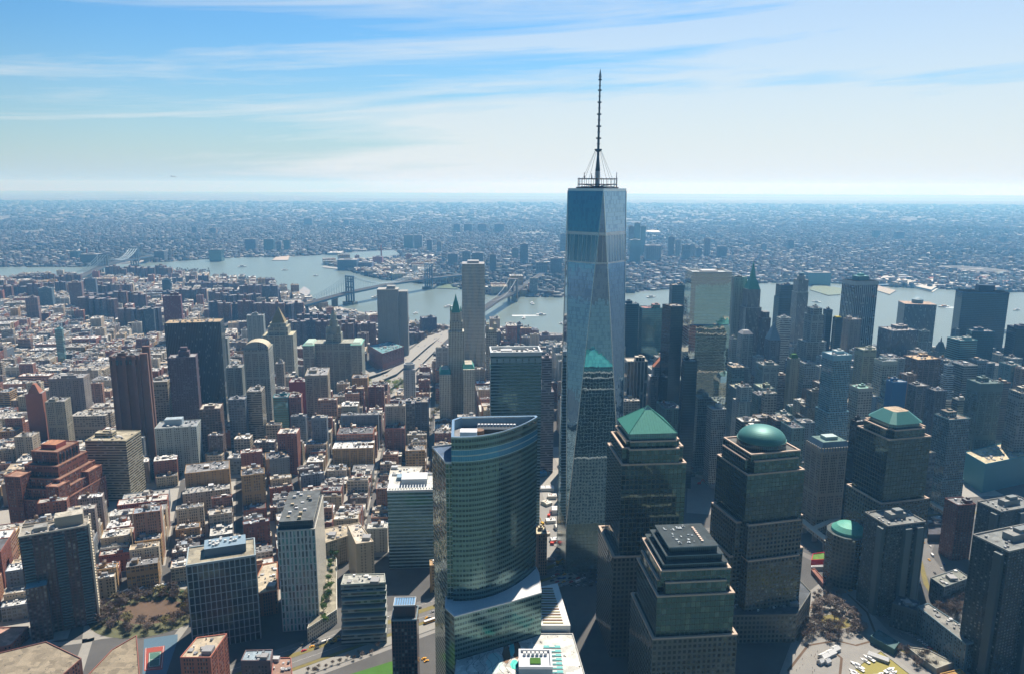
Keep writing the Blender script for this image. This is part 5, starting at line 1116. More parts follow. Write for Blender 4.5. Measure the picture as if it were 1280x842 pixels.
# ------------------------------------------------------------------ bridges
def suspension(name, label, t1, t2, ends, zdeck, ztop, col, lm, gothic=False, wdeck=34, tw=10, cablecol='steel_blue', ct=.55):
    A, B = Vector((*t1, 0)), Vector((*t2, 0)); u = (B-A).normalized(); n = Vector((-u.y, u.x, 0)); an = math.atan2(u.y, u.x)
    o = thing(name, label, 'bridge', A.x, A.y, 0, lm=lm); W = lambda p, z=0: Vector((p.x-A.x, p.y-A.y, z))
    for T in (A, B):
        m = MB(); c_ = W(T)
        if gothic:
            for s_ in (-1, 0, 1): q = c_+n*s_*(wdeck/2+2); m.box(q.x, q.y, 13, 7, 0, ztop-8, 'stone', col, a=an)
            m.box(c_.x, c_.y, 14, wdeck+12, ztop-9, ztop, 'stone', col, a=an)
        else:
            for s_ in (-1, -.36, .36, 1):
                q = c_+n*s_*wdeck/2; m.box(q.x, q.y, tw*.6, 3.2, 8, ztop, 'painted', col, a=an)
            for z in (zdeck-4, zdeck+14, zdeck+34, ztop-14, ztop-3): m.box(c_.x, c_.y, tw*.5, wdeck+3, z, z+4, 'painted', col, a=an)
            for s_ in (-.68, .68):
                for z in np.arange(zdeck+8, ztop-14, 11): m.beam(c_+n*(s_*wdeck/2-5)+Vector((0, 0, z)), c_+n*(s_*wdeck/2+5)+Vector((0, 0, z+11)), .5, 'painted', col)
            m.box(c_.x, c_.y, 24, wdeck+16, 0, 9, 'stone', (.2, .22, .22), a=an)
        m.build('tower', o)
    E0, E1 = Vector((*ends[0], 0)), Vector((*ends[1], 0))
    m = MB(); pts = [(E0, 12), (A, zdeck), ((A+B)/2, zdeck+5), (B, zdeck), (E1, 12)]; th = 6
    P = []
    for (p, z), (q, z2) in zip(pts, pts[1:]):
        for i in range(8): t_ = i/8; P.append((p+(q-p)*t_, z+(z2-z)*t_))
    P.append(pts[-1])
    for (p, z), (q, z2) in zip(P, P[1:]):
        d_ = (q-p).normalized(); nn = Vector((-d_.y, d_.x, 0)); a0, a1, b0, b1 = W(p)+nn*wdeck/2, W(p)-nn*wdeck/2, W(q)+nn*wdeck/2, W(q)-nn*wdeck/2
        m.face([(*a1[:2], z), (*b1[:2], z2), (*b0[:2], z2), (*a0[:2], z)], 'asphalt'); m.face([(*a1[:2], z-th), (*b1[:2], z2-th), (*b1[:2], z2), (*a1[:2], z)], 'painted', col); m.face([(*b0[:2], z2-th), (*a0[:2], z-th), (*a0[:2], z), (*b0[:2], z2)], 'painted', col); m.face([(*a0[:2], z-th), (*b0[:2], z2-th), (*b1[:2], z2-th), (*a1[:2], z-th)], 'painted', col)
    m.build('deck', o)
    for (p, z) in P[2:-2]:
        if not in_poly(p.x, p.y, RIVER):
            m = MB(); c_ = W(p); m.box(c_.x, c_.y, 4, wdeck*.8, 0, z-th, 'concrete', a=an); m.build('pier', o)
    def saddle(p, z0, q, z1, sag):
        return [(p+(q-p)*(i/18), z0+(z1-z0)*(i/18)-sag*4*(i/18)*(1-i/18)) for i in range(19)]
    for s_ in ((-1, 1) if gothic else (-1, -.36, .36, 1)):
        o_ = n*s_*wdeck/2
        for (p, z0, q, z1, sag) in ((A, ztop, B, ztop, ztop-zdeck-8), (A, ztop, A-u*min(220, (A-E0).length*.7), zdeck-6, 8), (B, ztop, B+u*min(220, (B-E1).length*.7), zdeck-6, 8)):
            m = MB(); S = saddle(p, z0, q, z1, sag)
            for (a_, za), (b_, zb_) in zip(S, S[1:]): m.beam(W(a_, za)+o_, W(b_, zb_)+o_, ct, cablecol, n=3); m.beam(W(b_, zb_)+o_, W(b_, zdeck)+o_, ct*.35, cablecol, n=3)
            m.build('cable', o)
MB1, MB2 = gp(438, 380), gp(536, 361)
suspension('suspension_bridge', 'blue steel suspension bridge crossing the middle of the river', MB1, MB2, ((xat(245, 402, 2050), 2050), (xat(604, 341, 3560), 3560)), 44, zat(438, 345, MB1[1]), (.06, .13, .20), 'the blue steel suspension bridge')
W1, W2 = gp(131, 343), gp(169, 333)
suspension('steel_truss_bridge', 'far steel suspension bridge with red-brown approach at upper left', W1, W2, (gp(60, 369), gp(205, 320)), 42, zat(131, 318, W1[1]), (.07, .11, .15), 'the far steel bridge', wdeck=36, ct=1.3, tw=16)
B1, B2 = gp(598, 405), gp(641, 377)
suspension('stone_tower_bridge', 'brown stone-towered suspension bridge emerging right of the rippled silver tower', B1, B2, (gp(548, 448), gp(683, 341)), 38, 84, (.20, .17, .15), 'the stone-towered bridge', gothic=True, wdeck=26, cablecol='metal')
# elevated approach roads towards the stone-towered bridge
APP = [[gp(x, y, 6) for x, y in pts] for pts in (((452, 482), (490, 466), (530, 432), (556, 414)), ((470, 492), (505, 470), (540, 436), (562, 416)), ((480, 497), (520, 474), (545, 450), (552, 432)), ((455, 470), (480, 462), (515, 440), (548, 413)))]
for i, pts in enumerate(APP):
    m = MB()
    for q in ribbon(pts, 23):
        m.prism([q[1], q[2], q[3], q[0]], 5.0+i*.05, 6.2+i*.05, 'highway_concrete', (.5, .5, .5), 'highway_concrete')
    tag(m.build('approach_road', occ=True), kind='structure'); ROADS.append((pts, 18))
sheet('street', [q for pts in (((436, 478), (462, 488), (490, 492)), ((500, 478), (540, 474), (560, 470)), ((455, 500), (475, 455), (520, 425), (560, 410))) for q in ribbon([gp(x, y) for x, y in pts], 26)], .04, 'highway_concrete')
KEEP.append([gp(x, y) for x, y in ((440, 500), (500, 502), (528, 474), (572, 440), (572, 408), (545, 407), (440, 462))])
sheet('interchange', [[gp(x, y) for x, y in ((440, 486), (470, 494), (505, 488), (560, 440), (566, 414), (550, 410), (500, 446), (446, 466))]], .03, 'highway_concrete')
# shore drive viaduct along the river
m = MB(); sh = [gp(x, y+2.4) for x, y in NEAR[8:15]]
for q in ribbon(sh, 18): m.prism([q[1], q[2], q[3], q[0]], 7, 8.2, 'highway_concrete', (.4, .4, .4), 'highway_concrete')
tag(m.build('shore_road', occ=False), kind='structure'); ROADS.append((sh, 18))

# ------------------------------------------------------------------ far landmarks across the river
def slabb(name, label, cat, px0, px1, ytop, ybase, mat, col, roofcol=(.3, .3, .3), depth=None, group=None, lm=None, parts=True, ang=0):
    y = ybase; F = gp((px0+px1)/2, y)[1]; x0, x1 = xat(px0, y, F), xat(px1, y, F); w = x1-x0; d = depth or w*.7
    Z = max(4, zat((px0+px1)/2, ytop, F+ (0 if ytop < y else d)))
    if not parts:
        m = MB(); m.box(0, 0, w, d, 0, Z, mat, col, 'roof_felt', roofcol); o = m.build(name); o.location = ((x0+x1)/2, F+d/2, 0); o.rotation_euler.z = R(ang)
        tag(o, label, cat, group)
        FOOT.append(((x0+x1)/2, F+d/2, w/2+5, d/2+5, 0)); return o
    o = thing(name, label, cat, (x0+x1)/2, F+d/2, R(ang), foot=(w+10, d+10), group=group, lm=lm)
    m = MB(); m.box(0, 0, w, d, 0, Z, mat, col, 'roof_felt', roofcol); m.build('body', o)
    m = MB(); m.box(0, 0, w*.4, d*.4, Z, Z+4, 'stone', tuple(c_*.9 for c_ in col), 'roof_felt', roofcol); m.build('penthouse', o)
    return o
FARC = [(.20, .22, .24), (.15, .17, .20), (.25, .20, .18), (.12, .20, .24), (.30, .30, .30)]
rng = random.Random(77)
DT = [(785, 792, 283, 322, 0), (792, 799, 279, 322, 3), (800, 806, 283, 320, 3), (787, 800, 300, 330, 3), (807, 826, 307, 328, 2), (835, 842, 296, 322, 1), (844, 850, 300, 322, 4), (853, 862, 306, 326, 0), (880, 887, 298, 322, 2), (897, 908, 308, 324, 1), (862, 868, 305, 320, 4), (870, 877, 310, 324, 1), (700, 708, 292, 316, 0), (650, 660, 305, 330, 1), (688, 702, 323, 344, 1), (670, 684, 328, 345, 0), (612, 620, 318, 340, 1), (590, 604, 316, 338, 1), (560, 572, 317, 332, 1), (578, 588, 314, 332, 0), (505, 516, 294, 312, 3), (518, 528, 294, 312, 4), (534, 540, 300, 315, 1), (546, 552, 302, 316, 4), (307, 320, 299, 314, 1), (330, 342, 299, 314, 3), (346, 352, 302, 314, 4), (355, 362, 300, 314, 3), (240, 246, 284, 292, 1), (262, 270, 285, 293, 2), (430, 436, 275, 282, 1), (380, 390, 273, 282, 1), (567, 575, 280, 291, 1), (580, 590, 280, 291, 1), (597, 608, 280, 291, 2), (618, 630, 280, 291, 1), (88, 98, 314, 326, 3), (101, 122, 318, 332, 1), (193, 206, 314, 327, 1), (262, 277, 312, 327, 3), (1010, 1038, 341, 357, 3), (952, 958, 305, 315, 1), (725, 735, 300, 318, 2), (640, 648, 310, 325, 0), (985, 992, 300, 312, 1), (1092, 1100, 288, 298, 3), (1120, 1130, 290, 300, 1), (1250, 1258, 296, 304, 1), (1170, 1176, 318, 326, 2)]
for i, (a, b, yt, yb, c_) in enumerate(DT):
    slabb('far_tower', f'hazy {["grey", "blue-grey", "brown", "teal glass", "pale"][c_]} tower far across the river, {"" if i else "just "}number', 'tower', a, b, yt, yb, ['masonry_b', 'brick_flats', 'masonry_b', 'curtain_teal', 'masonry_a'][c_], FARC[c_], group='towers far across the river')
# relabel the far towers by what they look like and where in the photo they rise
ord_ = ['first', 'second', 'third', 'fourth', 'fifth', 'sixth', 'seventh', 'eighth', 'ninth', 'tenth', 'eleventh', 'twelfth', 'thirteenth', 'fourteenth', 'fifteenth', 'sixteenth', 'seventeenth', 'eighteenth', 'nineteenth', 'twentieth'] + [f'twenty-{k}' for k in ('first', 'second', 'third', 'fourth', 'fifth', 'sixth', 'seventh', 'eighth', 'ninth')]
def relabel_far():
    fts = [o for o in sc.objects if o.get('group') == 'towers far across the river' and o.type == 'EMPTY']
    by = {}
    for o in fts: by.setdefault(o['label'].split(' tower')[0], []).append(o)
    for k, L_ in by.items():
        L_.sort(key=lambda o: proj(o.location.x, o.location.y, 0)[0])
        for i, o in enumerate(L_): o['label'] = f'{k} tower far across the river, {ord_[i]} such from the left'
relabel_far()
def chimney(label, x, yt, yb):
    F = gp(x, yb)[1]; o = thing('factory_chimney', label, 'chimney', xat(x, yb, F), F); m = MB(); m.cyl(0, 0, 5, 0, zat(x, yt, F), 'stone', (.35, .2, .18), 10, 3.5); m.build('stack', o); m = MB(); m.cyl(0, 0, 5, zat(x, yt, F), zat(x, yt, F)+3, 'stone', (.5, .5, .5), 10); m.build('rim', o)
chimney('tall slim chimney on the hooked shore across the river', 477, 306, 331)
chimney('dark chimney of the old refinery by the far steel bridge', 110.5, 311, 331)
slabb('power_station', 'red-brown power station below the tall slim chimney', 'power station', 466, 478, 321, 332, 'masonry_d', (.32, .12, .10), lm=None)
slabb('harbour_warehouse', 'blue-grey warehouse with rounded roof at the tip of the hooked shore', 'warehouse', 422, 446, 325, 338, 'masonry_d', (.08, .13, .20))
slabb('harbour_warehouse', 'lower dark warehouse beside the rounded one on the hooked shore', 'warehouse', 446, 465, 328, 337, 'masonry_d', (.14, .15, .22))
slabb('long_shed', 'long white-roofed shed behind the hooked shore', 'warehouse', 430, 458, 312, 314, 'painted', (.3, .3, .3), (.75, .74, .7), 60)
slabb('long_shed', 'white-roofed harbour shed at the near end of the inlet', 'warehouse', 409, 426, 316, 319, 'painted', (.35, .35, .35), (.8, .8, .78), 80)
slabb('long_shed', 'pale blue-roofed long shed above the blue bridge', 'warehouse', 503, 530, 318, 320, 'painted', (.25, .3, .35), (.55, .62, .66), 70)
slabb('long_shed', 'white shed roof above the blue bridge, right of the pale blue one', 'warehouse', 529, 541, 320, 323, 'painted', (.35, .35, .35), (.8, .8, .78), 90)
def oval_arena():
    F = gp(816, 293)[1]; o = thing('arena', 'white oval arena roof gleaming in distant haze', 'arena', xat(816, 292, F), F); m = MB(); r = xat(825, 292, F)-xat(807, 292, F)
    m.lathe(0, 0, [(r*.5, 0), (r*.52, 24), (r*.4, 32), (.5, 38)], 'white_paint', n=28); q = m.build('roof', o); q.scale = (1, 1.3, 1)
oval_arena()
# piers on the far side
def pier(label, pts, z, col, shed=None):
    P = [gp(*p) for p in pts]
    if sum(P[i-1][0]*P[i][1]-P[i][0]*P[i-1][1] for i in range(len(P))) < 0: P = P[::-1]
    cx, cy_ = sum(p[0] for p in P)/len(P), sum(p[1] for p in P)/len(P); o = thing('pier', label, 'pier', cx, cy_)
    Q = [(p[0]-cx, p[1]-cy_) for p in P]
    m = MB(); m.prism(Q, .4, 3.2, 'concrete', (.3, .3, .3), 'painted', col); m.build('platform', o)
    if shed: m = MB(); m.prism([(p[0]*.94, p[1]*.94) for p in Q], 3.2, shed*.6, 'painted', (.10, .22, .28), 'painted', (.44, .42, .37)); m.build('shed', o)
pier('long white-roofed pier shed pointing into the river beyond the big white-striped tower', ((1098, 350), (1104, 346), (1175, 360), (1166, 366)), 3, (.5, .5, .45), 16)
pier('long white-roofed pier left of the harbour cranes', ((1152, 355), (1162, 350), (1210, 358), (1200, 363)), 3, (.5, .5, .45), 14)
pier('green park pier with rows of white dots across the river', ((1012, 363), (1018, 356), (1056, 362), (1050, 369), (1035, 370)), 3, (.08, .12, .06))
pier('bare tan pier tip across the river', ((1096, 364), (1098, 358), (1120, 364), (1112, 369)), 3, (.30, .26, .20))
pier('small jetty in front of the near-shore housing', ((372, 366), (380, 359), (388, 364), (386, 372)), 3, (.3, .3, .3))
pier('low breakwater before the hooked shore', ((403, 335), (404, 333), (422, 335), (421, 337)), 2, (.3, .3, .28))
pier('container pier at the hooked shore inlet', ((340, 326), (345, 322), (362, 320), (360, 326)), 3, (.42, .36, .3))
pier('rounded green landing beneath the blue bridge', ((545, 361), (552, 354), (575, 356), (572, 362)), 3, (.07, .11, .05))
for i, (x, yt, yb) in enumerate(((1203, 340, 356), (1208, 340, 356), (1213, 341, 357), (1250, 342, 360), (1256, 342, 360))):
    F = gp(x, yb)[1]; o = thing('harbour_crane', ('blue-grey harbour crane, %s from the left on the container terminal' % ord_[i]), 'crane', xat(x, yb, F), F, group='harbour cranes'); z = zat(x, yt, F)
    m = MB()
    for sx in (-9, 9):
        for sy in (-12, 12): m.beam((sx, sy, 0), (sx*.8, sy, z*.8), 1.2, 'steel_blue')
    m.box(0, 0, 18, 26, z*.55, z*.6, 'steel_blue'); m.build('frame', o)
    m = MB(); m.beam((-26, 0, z*.8), (26, 0, z*.8), 1.5, 'steel_blue'); m.beam((0, 0, z*.8), (0, 0, z), 1.2, 'steel_blue'); m.beam((0, 0, z), (-26, 0, z*.8), .6, 'steel_blue'); m.build('boom', o)

plain('yard_surface', (.36, .31, .24), .9, var=.35, scale=.01)
sheet('container_yard', [[gp(x, y) for x, y in ((1086, 355), (1180, 360), (1300, 364), (1420, 368), (1420, 350), (1300, 344), (1200, 340), (1110, 340))]], .06, 'yard_surface')
g2 = random.Random(6); m = MB()
for i in range(420):
    x, y = gp(g2.uniform(1100, 1400), g2.uniform(342, 360)); m.box(x, y, g2.uniform(20, 70), g2.uniform(12, 40), 0, g2.uniform(3, 9), 'painted', g2.choice([(.3, .1, .06), (.1, .2, .3), (.5, .45, .35), (.6, .6, .58), (.2, .25, .22), (.12, .12, .14)]), a=.2)
tag(m.build('container_stacks', occ=False), 'mass of containers and sheds on the far terminal', 'containers', kind='stuff')
# ------------------------------------------------------------------ housing estates beyond the civic centre (brick cross-shaped towers)
def housing(x, y, F, kind, rng_, label, w=42, a=0.):
    X = xat(x, y, F); Z = zat(x, y, F-10)
    if Z < 14 or Z > 110: Z = max(18, min(90, Z))
    o = thing('housing_tower', label, 'apartment tower', X, F, a, foot=(w+6, w*.6+6), group='brick housing towers near the river')
    c_ = rng_.choice([(.15, .085, .08), (.19, .11, .095), (.11, .10, .12), (.22, .14, .11), (.10, .085, .10)])
    m = MB(); m.box(0, 0, w, w*.34, 0, Z, 'brick_flats', c_, 'roof_felt', (.26, .25, .26)); m.build('long_wing', o)
    m = MB(); m.box(-w*.2, 0, w*.26, w*.62, 0, Z-.3, 'brick_flats', c_, 'roof_felt', (.26, .25, .26)); m.box(w*.25, 0, w*.26, w*.58, 0, Z-.5, 'brick_flats', c_, 'roof_felt', (.3, .28, .28)); m.build('cross_wing', o)
    m = MB(); m.box(0, 0, w*.2, w*.2, Z, Z+5, 'stone', c_); m.build('tank_house', o)
rng = random.Random(5)
HS = []
for (x0, x1, ya, Fa, n, w) in ((18, 97, 344, 3150, 10, 40), (0, 48, 356, 2700, 5, 44), (104, 143, 372, 2300, 3, 52), (106, 178, 366, 2500, 7, 40), (116, 160, 356, 2750, 5, 38), (135, 172, 334, 3420, 6, 46), (176, 210, 333, 3380, 5, 48), (203, 300, 362, 2650, 7, 36), (232, 300, 352, 2950, 5, 40), (272, 322, 368, 2450, 5, 40), (300, 345, 356, 2650, 4, 44), (262, 335, 378, 2250, 6, 38), (340, 378, 380, 2200, 3, 42), (352, 442, 400, 1980, 6, 36), (372, 425, 392, 2080, 5, 34), (428, 468, 404, 1960, 3, 36), (505, 525, 414, 1980, 2, 36), (215, 262, 345, 3100, 3, 40), (40, 130, 352, 2900, 6, 38), (148, 200, 385, 2150, 3, 42)):
    for i in range(n):
        x = x0+(x1-x0)*(i+.5)/n+rng.uniform(-2, 2); HS.append((x, ya+rng.uniform(-1.5, 2.5), Fa+rng.uniform(-70, 70), w))
HS.sort(key=lambda t_: -t_[2])
HOUSING = []
for i, (x, y, F, w) in enumerate(HS):
    X = xat(x, y, F)
    if in_poly(X, F, RIVER): continue
    k = len(HOUSING); HOUSING.append(1)
    housing(x, y, F, 0, rng, '?', w, R(rng.choice((8, 8, 30, -15))))
for nm, lab, x0, x1, yt, F, r_, ang, mat, col in (
    ('estate_tower', 'tall dark red tower with pale stripe behind the dark blue slab tower', 203, 227, 371, 1890, .7, 18, 'brick_flats', (.15, .06, .07)),
    ('estate_tower', 'square black apartment tower left of the dark red one', 180, 193, 387, 2060, .8, 18, 'brick_flats', (.05, .07, .09)),
    ('estate_tower', 'blue-grey slab tower under the far steel bridge approach', 47, 67, 361, 2500, .7, 18, 'brick_flats', (.10, .15, .19)),
    ('estate_tower', 'brown slab with pale side beside the bridge approach', 85, 104, 354, 2480, .8, 18, 'brick_flats', (.20, .14, .14)),
    ('estate_tower', 'grey-blue slab right of the brown slab at the approach', 106, 121, 349, 2700, .6, 14, 'brick_flats', (.13, .16, .20)),
    ('estate_tower', 'slim white and teal glass tower in the low-rise quarter', 68, 79, 412, 1700, 1.0, 20, 'curtain_teal', (.2, .4, .42)),
    ('estate_tower', 'dark teal block by the near river shore', 202, 214, 350, 2800, .7, 10, 'curtain_dark', (.06, .12, .16)),
    ('estate_tower', 'brown office block in the low-rise quarter at far left', 31, 49, 373, 2250, .8, 20, 'masonry_b', (.22, .15, .14)),
    ('estate_tower', 'sunlit tan slab at the far left edge', 24, 47, 352, 2750, .4, 18, 'brick_flats', (.30, .20, .14))):
    tower(nm, lab, 'apartment tower', x0, x1, yt, F, r_, ang, mat, col)
# ------------------------------------------------------------------ ordinary city blocks
WALLS_LOW = [(.30, .13, .09), (.23, .10, .08), (.36, .21, .15), (.42, .35, .25), (.52, .46, .36), (.24, .20, .18), (.33, .29, .24), (.17, .13, .12), (.56, .54, .48), (.21, .24, .27), (.44, .29, .15), (.30, .15, .11), (.47, .40, .31)]
WALLNAME = ['red brick', 'dark red brick', 'salmon brick', 'tan', 'cream', 'grey-brown', 'taupe', 'dark brown', 'white', 'blue-grey', 'ochre', 'brown brick', 'beige']
WALLS_FIN = [(.27, .32, .33), (.20, .25, .28), (.36, .35, .29), (.29, .22, .17), (.15, .20, .23), (.45, .46, .41), (.12, .20, .21), (.23, .18, .15), (.34, .38, .38)]
FINNAME = ['grey-teal', 'slate', 'khaki grey', 'brown', 'dark teal', 'pale grey', 'deep teal', 'dark brown', 'ash grey']
ROOFS = [(.72, .72, .70), (.58, .57, .53), (.40, .39, .36), (.24, .24, .24), (.13, .13, .135), (.45, .38, .29), (.30, .34, .38)]
ROOFNAME = ['white', 'pale', 'grey', 'dark grey', 'black', 'tan', 'blue-grey']
lots = []
rng = random.Random(2024)
SKIPX = []
def zone(th, x0, x1, y0, y1, px_, py_, ox, oy, inside, hfn, fin=False, lot=(12, 26), depth=28, street=12):
    th = R(th)
    nx = int((x1-x0)/px_)+1; ny = int((y1-y0)/py_)+1
    for i in range(nx):
        for j in range(ny):
            bx = ox+px_*math.floor((x0-ox)/px_+i); by = oy+py_*math.floor((y0-oy)/py_+j)
            bw, bl = px_-street, py_-street-2
            big = rng.random() < (.22 if not fin else .1)
            for side in ((2,) if big else (0, 1)):
                t_ = 0.0
                while t_ < bl-6:
                    f = min(rng.uniform(*lot)*(1.9 if side == 2 else rng.choice((.7, 1, 1, 1.4))), bl-t_)
                    if bl-t_-f < 8: f = bl-t_
                    dd = bw*rng.uniform(.85, 1) if side == 2 else min(bw/2-.5, depth*rng.uniform(.75, 1.1))
                    u = bx+street/2+(dd/2 if side == 0 else bw-dd/2 if side == 1 else bw/2); v = by+street/2+t_+f/2
                    X, Y = rot(u, v, th); t_ += f+.05
                    if not inside(X, Y) or rng.random() < .02: continue
                    h, kind = hfn(X, Y, rng)
                    if side == 2 and kind == 'low': h = min(41, h*1.35)
                    pal = WALLS_FIN if fin else WALLS_LOW; k = rng.randrange(len(pal)); rk = rng.choices(range(7), (12, 19, 24, 16, 12, 14, 3) if not fin else (5, 10, 22, 26, 20, 6, 8))[0]
                    jit = rng.uniform(.85, 1.15)
                    lots.append(dict(x=X, y=Y, w=dd-.1, d=f-.1, h=h, a=th, col=tuple(c_*jit for c_ in pal[k]), cn=(FINNAME if fin else WALLNAME)[k], rc=ROOFS[rk], rn=ROOFNAME[rk], kind=kind, fin=fin,
                                     mat=rng.choices(('masonry_a', 'masonry_b', 'masonry_c', 'masonry_d', 'ribbon', 'curtain_dark'), (8, 6, 4, 3, 1, 0) if not fin else (6, 7, 4, 2, 2, 3))[0]))
def h_low(X, Y, g):
    r = g.random()
    if r < .66: return g.uniform(13, 26), 'low'
    if r < .90: return g.uniform(26, 40), 'low'
    return g.uniform(42, 62), 'mid'
def h_civic(X, Y, g):
    r = g.random()
    if r < .50: return g.uniform(18, 32), 'low'
    if r < .84: return g.uniform(32, 55), 'mid'
    return g.uniform(52, 85), 'mid'
def h_china(X, Y, g):
    return (g.uniform(12, 22), 'low') if g.random() < .93 else (g.uniform(25, 48), 'mid')
def h_fin(X, Y, g):
    r = g.random()
    cap = max(24, zat(960, 432, Y)) if Y > 1250 else 130
    h = g.uniform(30, 52) if r < .2 else g.uniform(55, 100) if r < .72 else g.uniform(95, 140)
    h = min(h, cap*g.uniform(.75, 1)); return h, ('mid' if h < 52 else 'tower')
def h_east(X, Y, g):
    r = g.random()
    if r < .6: return g.uniform(16, 32), 'low'
    return g.uniform(32, 70), 'mid'
inview = lambda X, Y: abs(X) < .80*Y+60
z2 = lambda X, Y: X < -.30*Y+20 and Y < 1040
z3 = lambda X, Y: Y > 1750 and X < -.13*Y
z4 = lambda X, Y: X > 90 and Y > 935
zone(20, -1300, 800, 250, 1500, 74, 120, -20, 10, lambda X, Y: inview(X, Y) and z2(X, Y) and Y > 610, h_low, lot=(9, 20))
zone(5.45, -1500, 500, 600, 1900, 75, 128, -169, 30, lambda X, Y: inview(X, Y) and not z2(X, Y) and not z3(X, Y) and not z4(X, Y) and Y > 640 and Y < 1560 and X < 90, lambda X, Y, g: h_civic(X, Y, g) if (X > -330 and 1040 < Y) else h_low(X, Y, g), lot=(9, 22))
zone(8, -1800, 900, 1500, 3000, 72, 120, 11, 7, lambda X, Y: inview(X, Y) and 1575 < Y < 1900 and not z4(X, Y) and X < 90, h_china, lot=(10, 24))
zone(18, -1800, 2000, 1500, 4300, 80, 150, 31, 3, lambda X, Y: inview(X, Y) and Y >= 1900 and X < -.10*Y and not z4(X, Y), h_china, lot=(14, 34))
zone(6, -400, 800, 1800, 3000, 72, 110, 0, 0, lambda X, Y: inview(X, Y) and Y >= 1900 and X >= -.10*Y and X < 90, h_east, lot=(18, 36))
zone(8, 0, 2000, 900, 2200, 66, 92, 20, 40, lambda X, Y: inview(X, Y) and z4(X, Y) and Y < 1900, h_fin, fin=True, lot=(19, 38), depth=27, street=11)
# keep only lots on free ground
fp = np.array(FOOT); X = np.array([l['x'] for l in lots]); Y = np.array([l['y'] for l in lots]); rad = np.array([max(l['w'], l['d'])*.42 for l in lots])
bad = in_poly(X, Y, RIVER) | in_poly(X, Y+14, RIVER) | in_poly(X, Y-20, RIVER) | in_poly(X, Y, HUDSON)
for (fx, fy, hw, hd, a) in FOOT:
    c_, s_ = math.cos(-a), math.sin(-a); ux, uy = (X-fx)*c_-(Y-fy)*s_, (X-fx)*s_+(Y-fy)*c_
    bad |= (np.abs(ux) < hw+rad) & (np.abs(uy) < hd+rad)
PARK = gp(185, 764)
KEEP += [[(PARK[0]+58*math.cos(t_), PARK[1]+50*math.sin(t_)) for t_ in np.linspace(0, 6.1, 14)],
         [gp(x, y) for x, y in ((100, 880), (300, 880), (232, 780), (178, 785), (100, 815))],
         [gp(x, y) for x, y in ((452, 500), (452, 478), (508, 478), (508, 497))], [gp(x, y) for x, y in ((520, 548), (520, 505), (560, 505), (562, 545))],
         [gp(x, y) for x, y in ((636, 700), (640, 530), (690, 530), (700, 700))], [gp(x, y) for x, y in ((852, 640), (860, 545), (915, 545), (908, 650))],
         [(-60, 480), (120, 480), (420, 500), (430, 640), (330, 900), (60, 900), (-20, 700)]]
for P in KEEP:
    for ex, ey in ((0, 0), (9, 0), (-9, 0), (0, 9), (0, -9)): bad |= in_poly(X+ex, Y+ey, P)
bad |= (X > 500) & (Y < 1130); bad |= (X > 420) & (Y < 1000)
bad |= np.array([near_road(x, y) for x, y in zip(X, Y)])
lots = [l for l, b in zip(lots, bad) if not b]
# which of them show: rays from the camera against everything built so far
bv = list(OCC_V); bf = list(OCC_F); nb = len(bf)
for l in lots:
    b = len(bv); P = [(l['x']+rot(x*l['w']/2, y*l['d']/2, l['a'])[0], l['y']+rot(x*l['w']/2, y*l['d']/2, l['a'])[1]) for x, y in ((-1, -1), (1, -1), (1, 1), (-1, 1))]
    bv += [Vector((*p, 0)) for p in P]+[Vector((*p, l['h'])) for p in P]
    bf += [(b, b+1, b+5, b+4), (b+1, b+2, b+6, b+5), (b+2, b+3, b+7, b+6), (b+3, b, b+4, b+7), (b+4, b+5, b+6, b+7)]
tree = BVHTree.FromPolygons(bv, bf); seen = np.zeros(len(lots), int); Mc = cam.matrix_world.to_3x3(); O = Vector((0, 0, H))
for py_ in range(300, 842, 3):
    for px_ in range(0, 1280, 3):
        d_ = Mc @ Vector(((px_-640)/FPX, -(py_-421)/FPX, -1)); hit = tree.ray_cast(O, d_.normalized(), 6000)
        if hit[2] is not None and hit[2] >= nb: seen[(hit[2]-nb)//5] += 1
del tree, bv, bf
for l, s_ in zip(lots, seen): l['s'] = int(s_)
AUTO = []
def add_lot_mesh(m, l, fancy, g):
    """walls, cornice, parapet, roof and rooftop clutter of one house in world axes (for the mass) or local ones"""
    pass
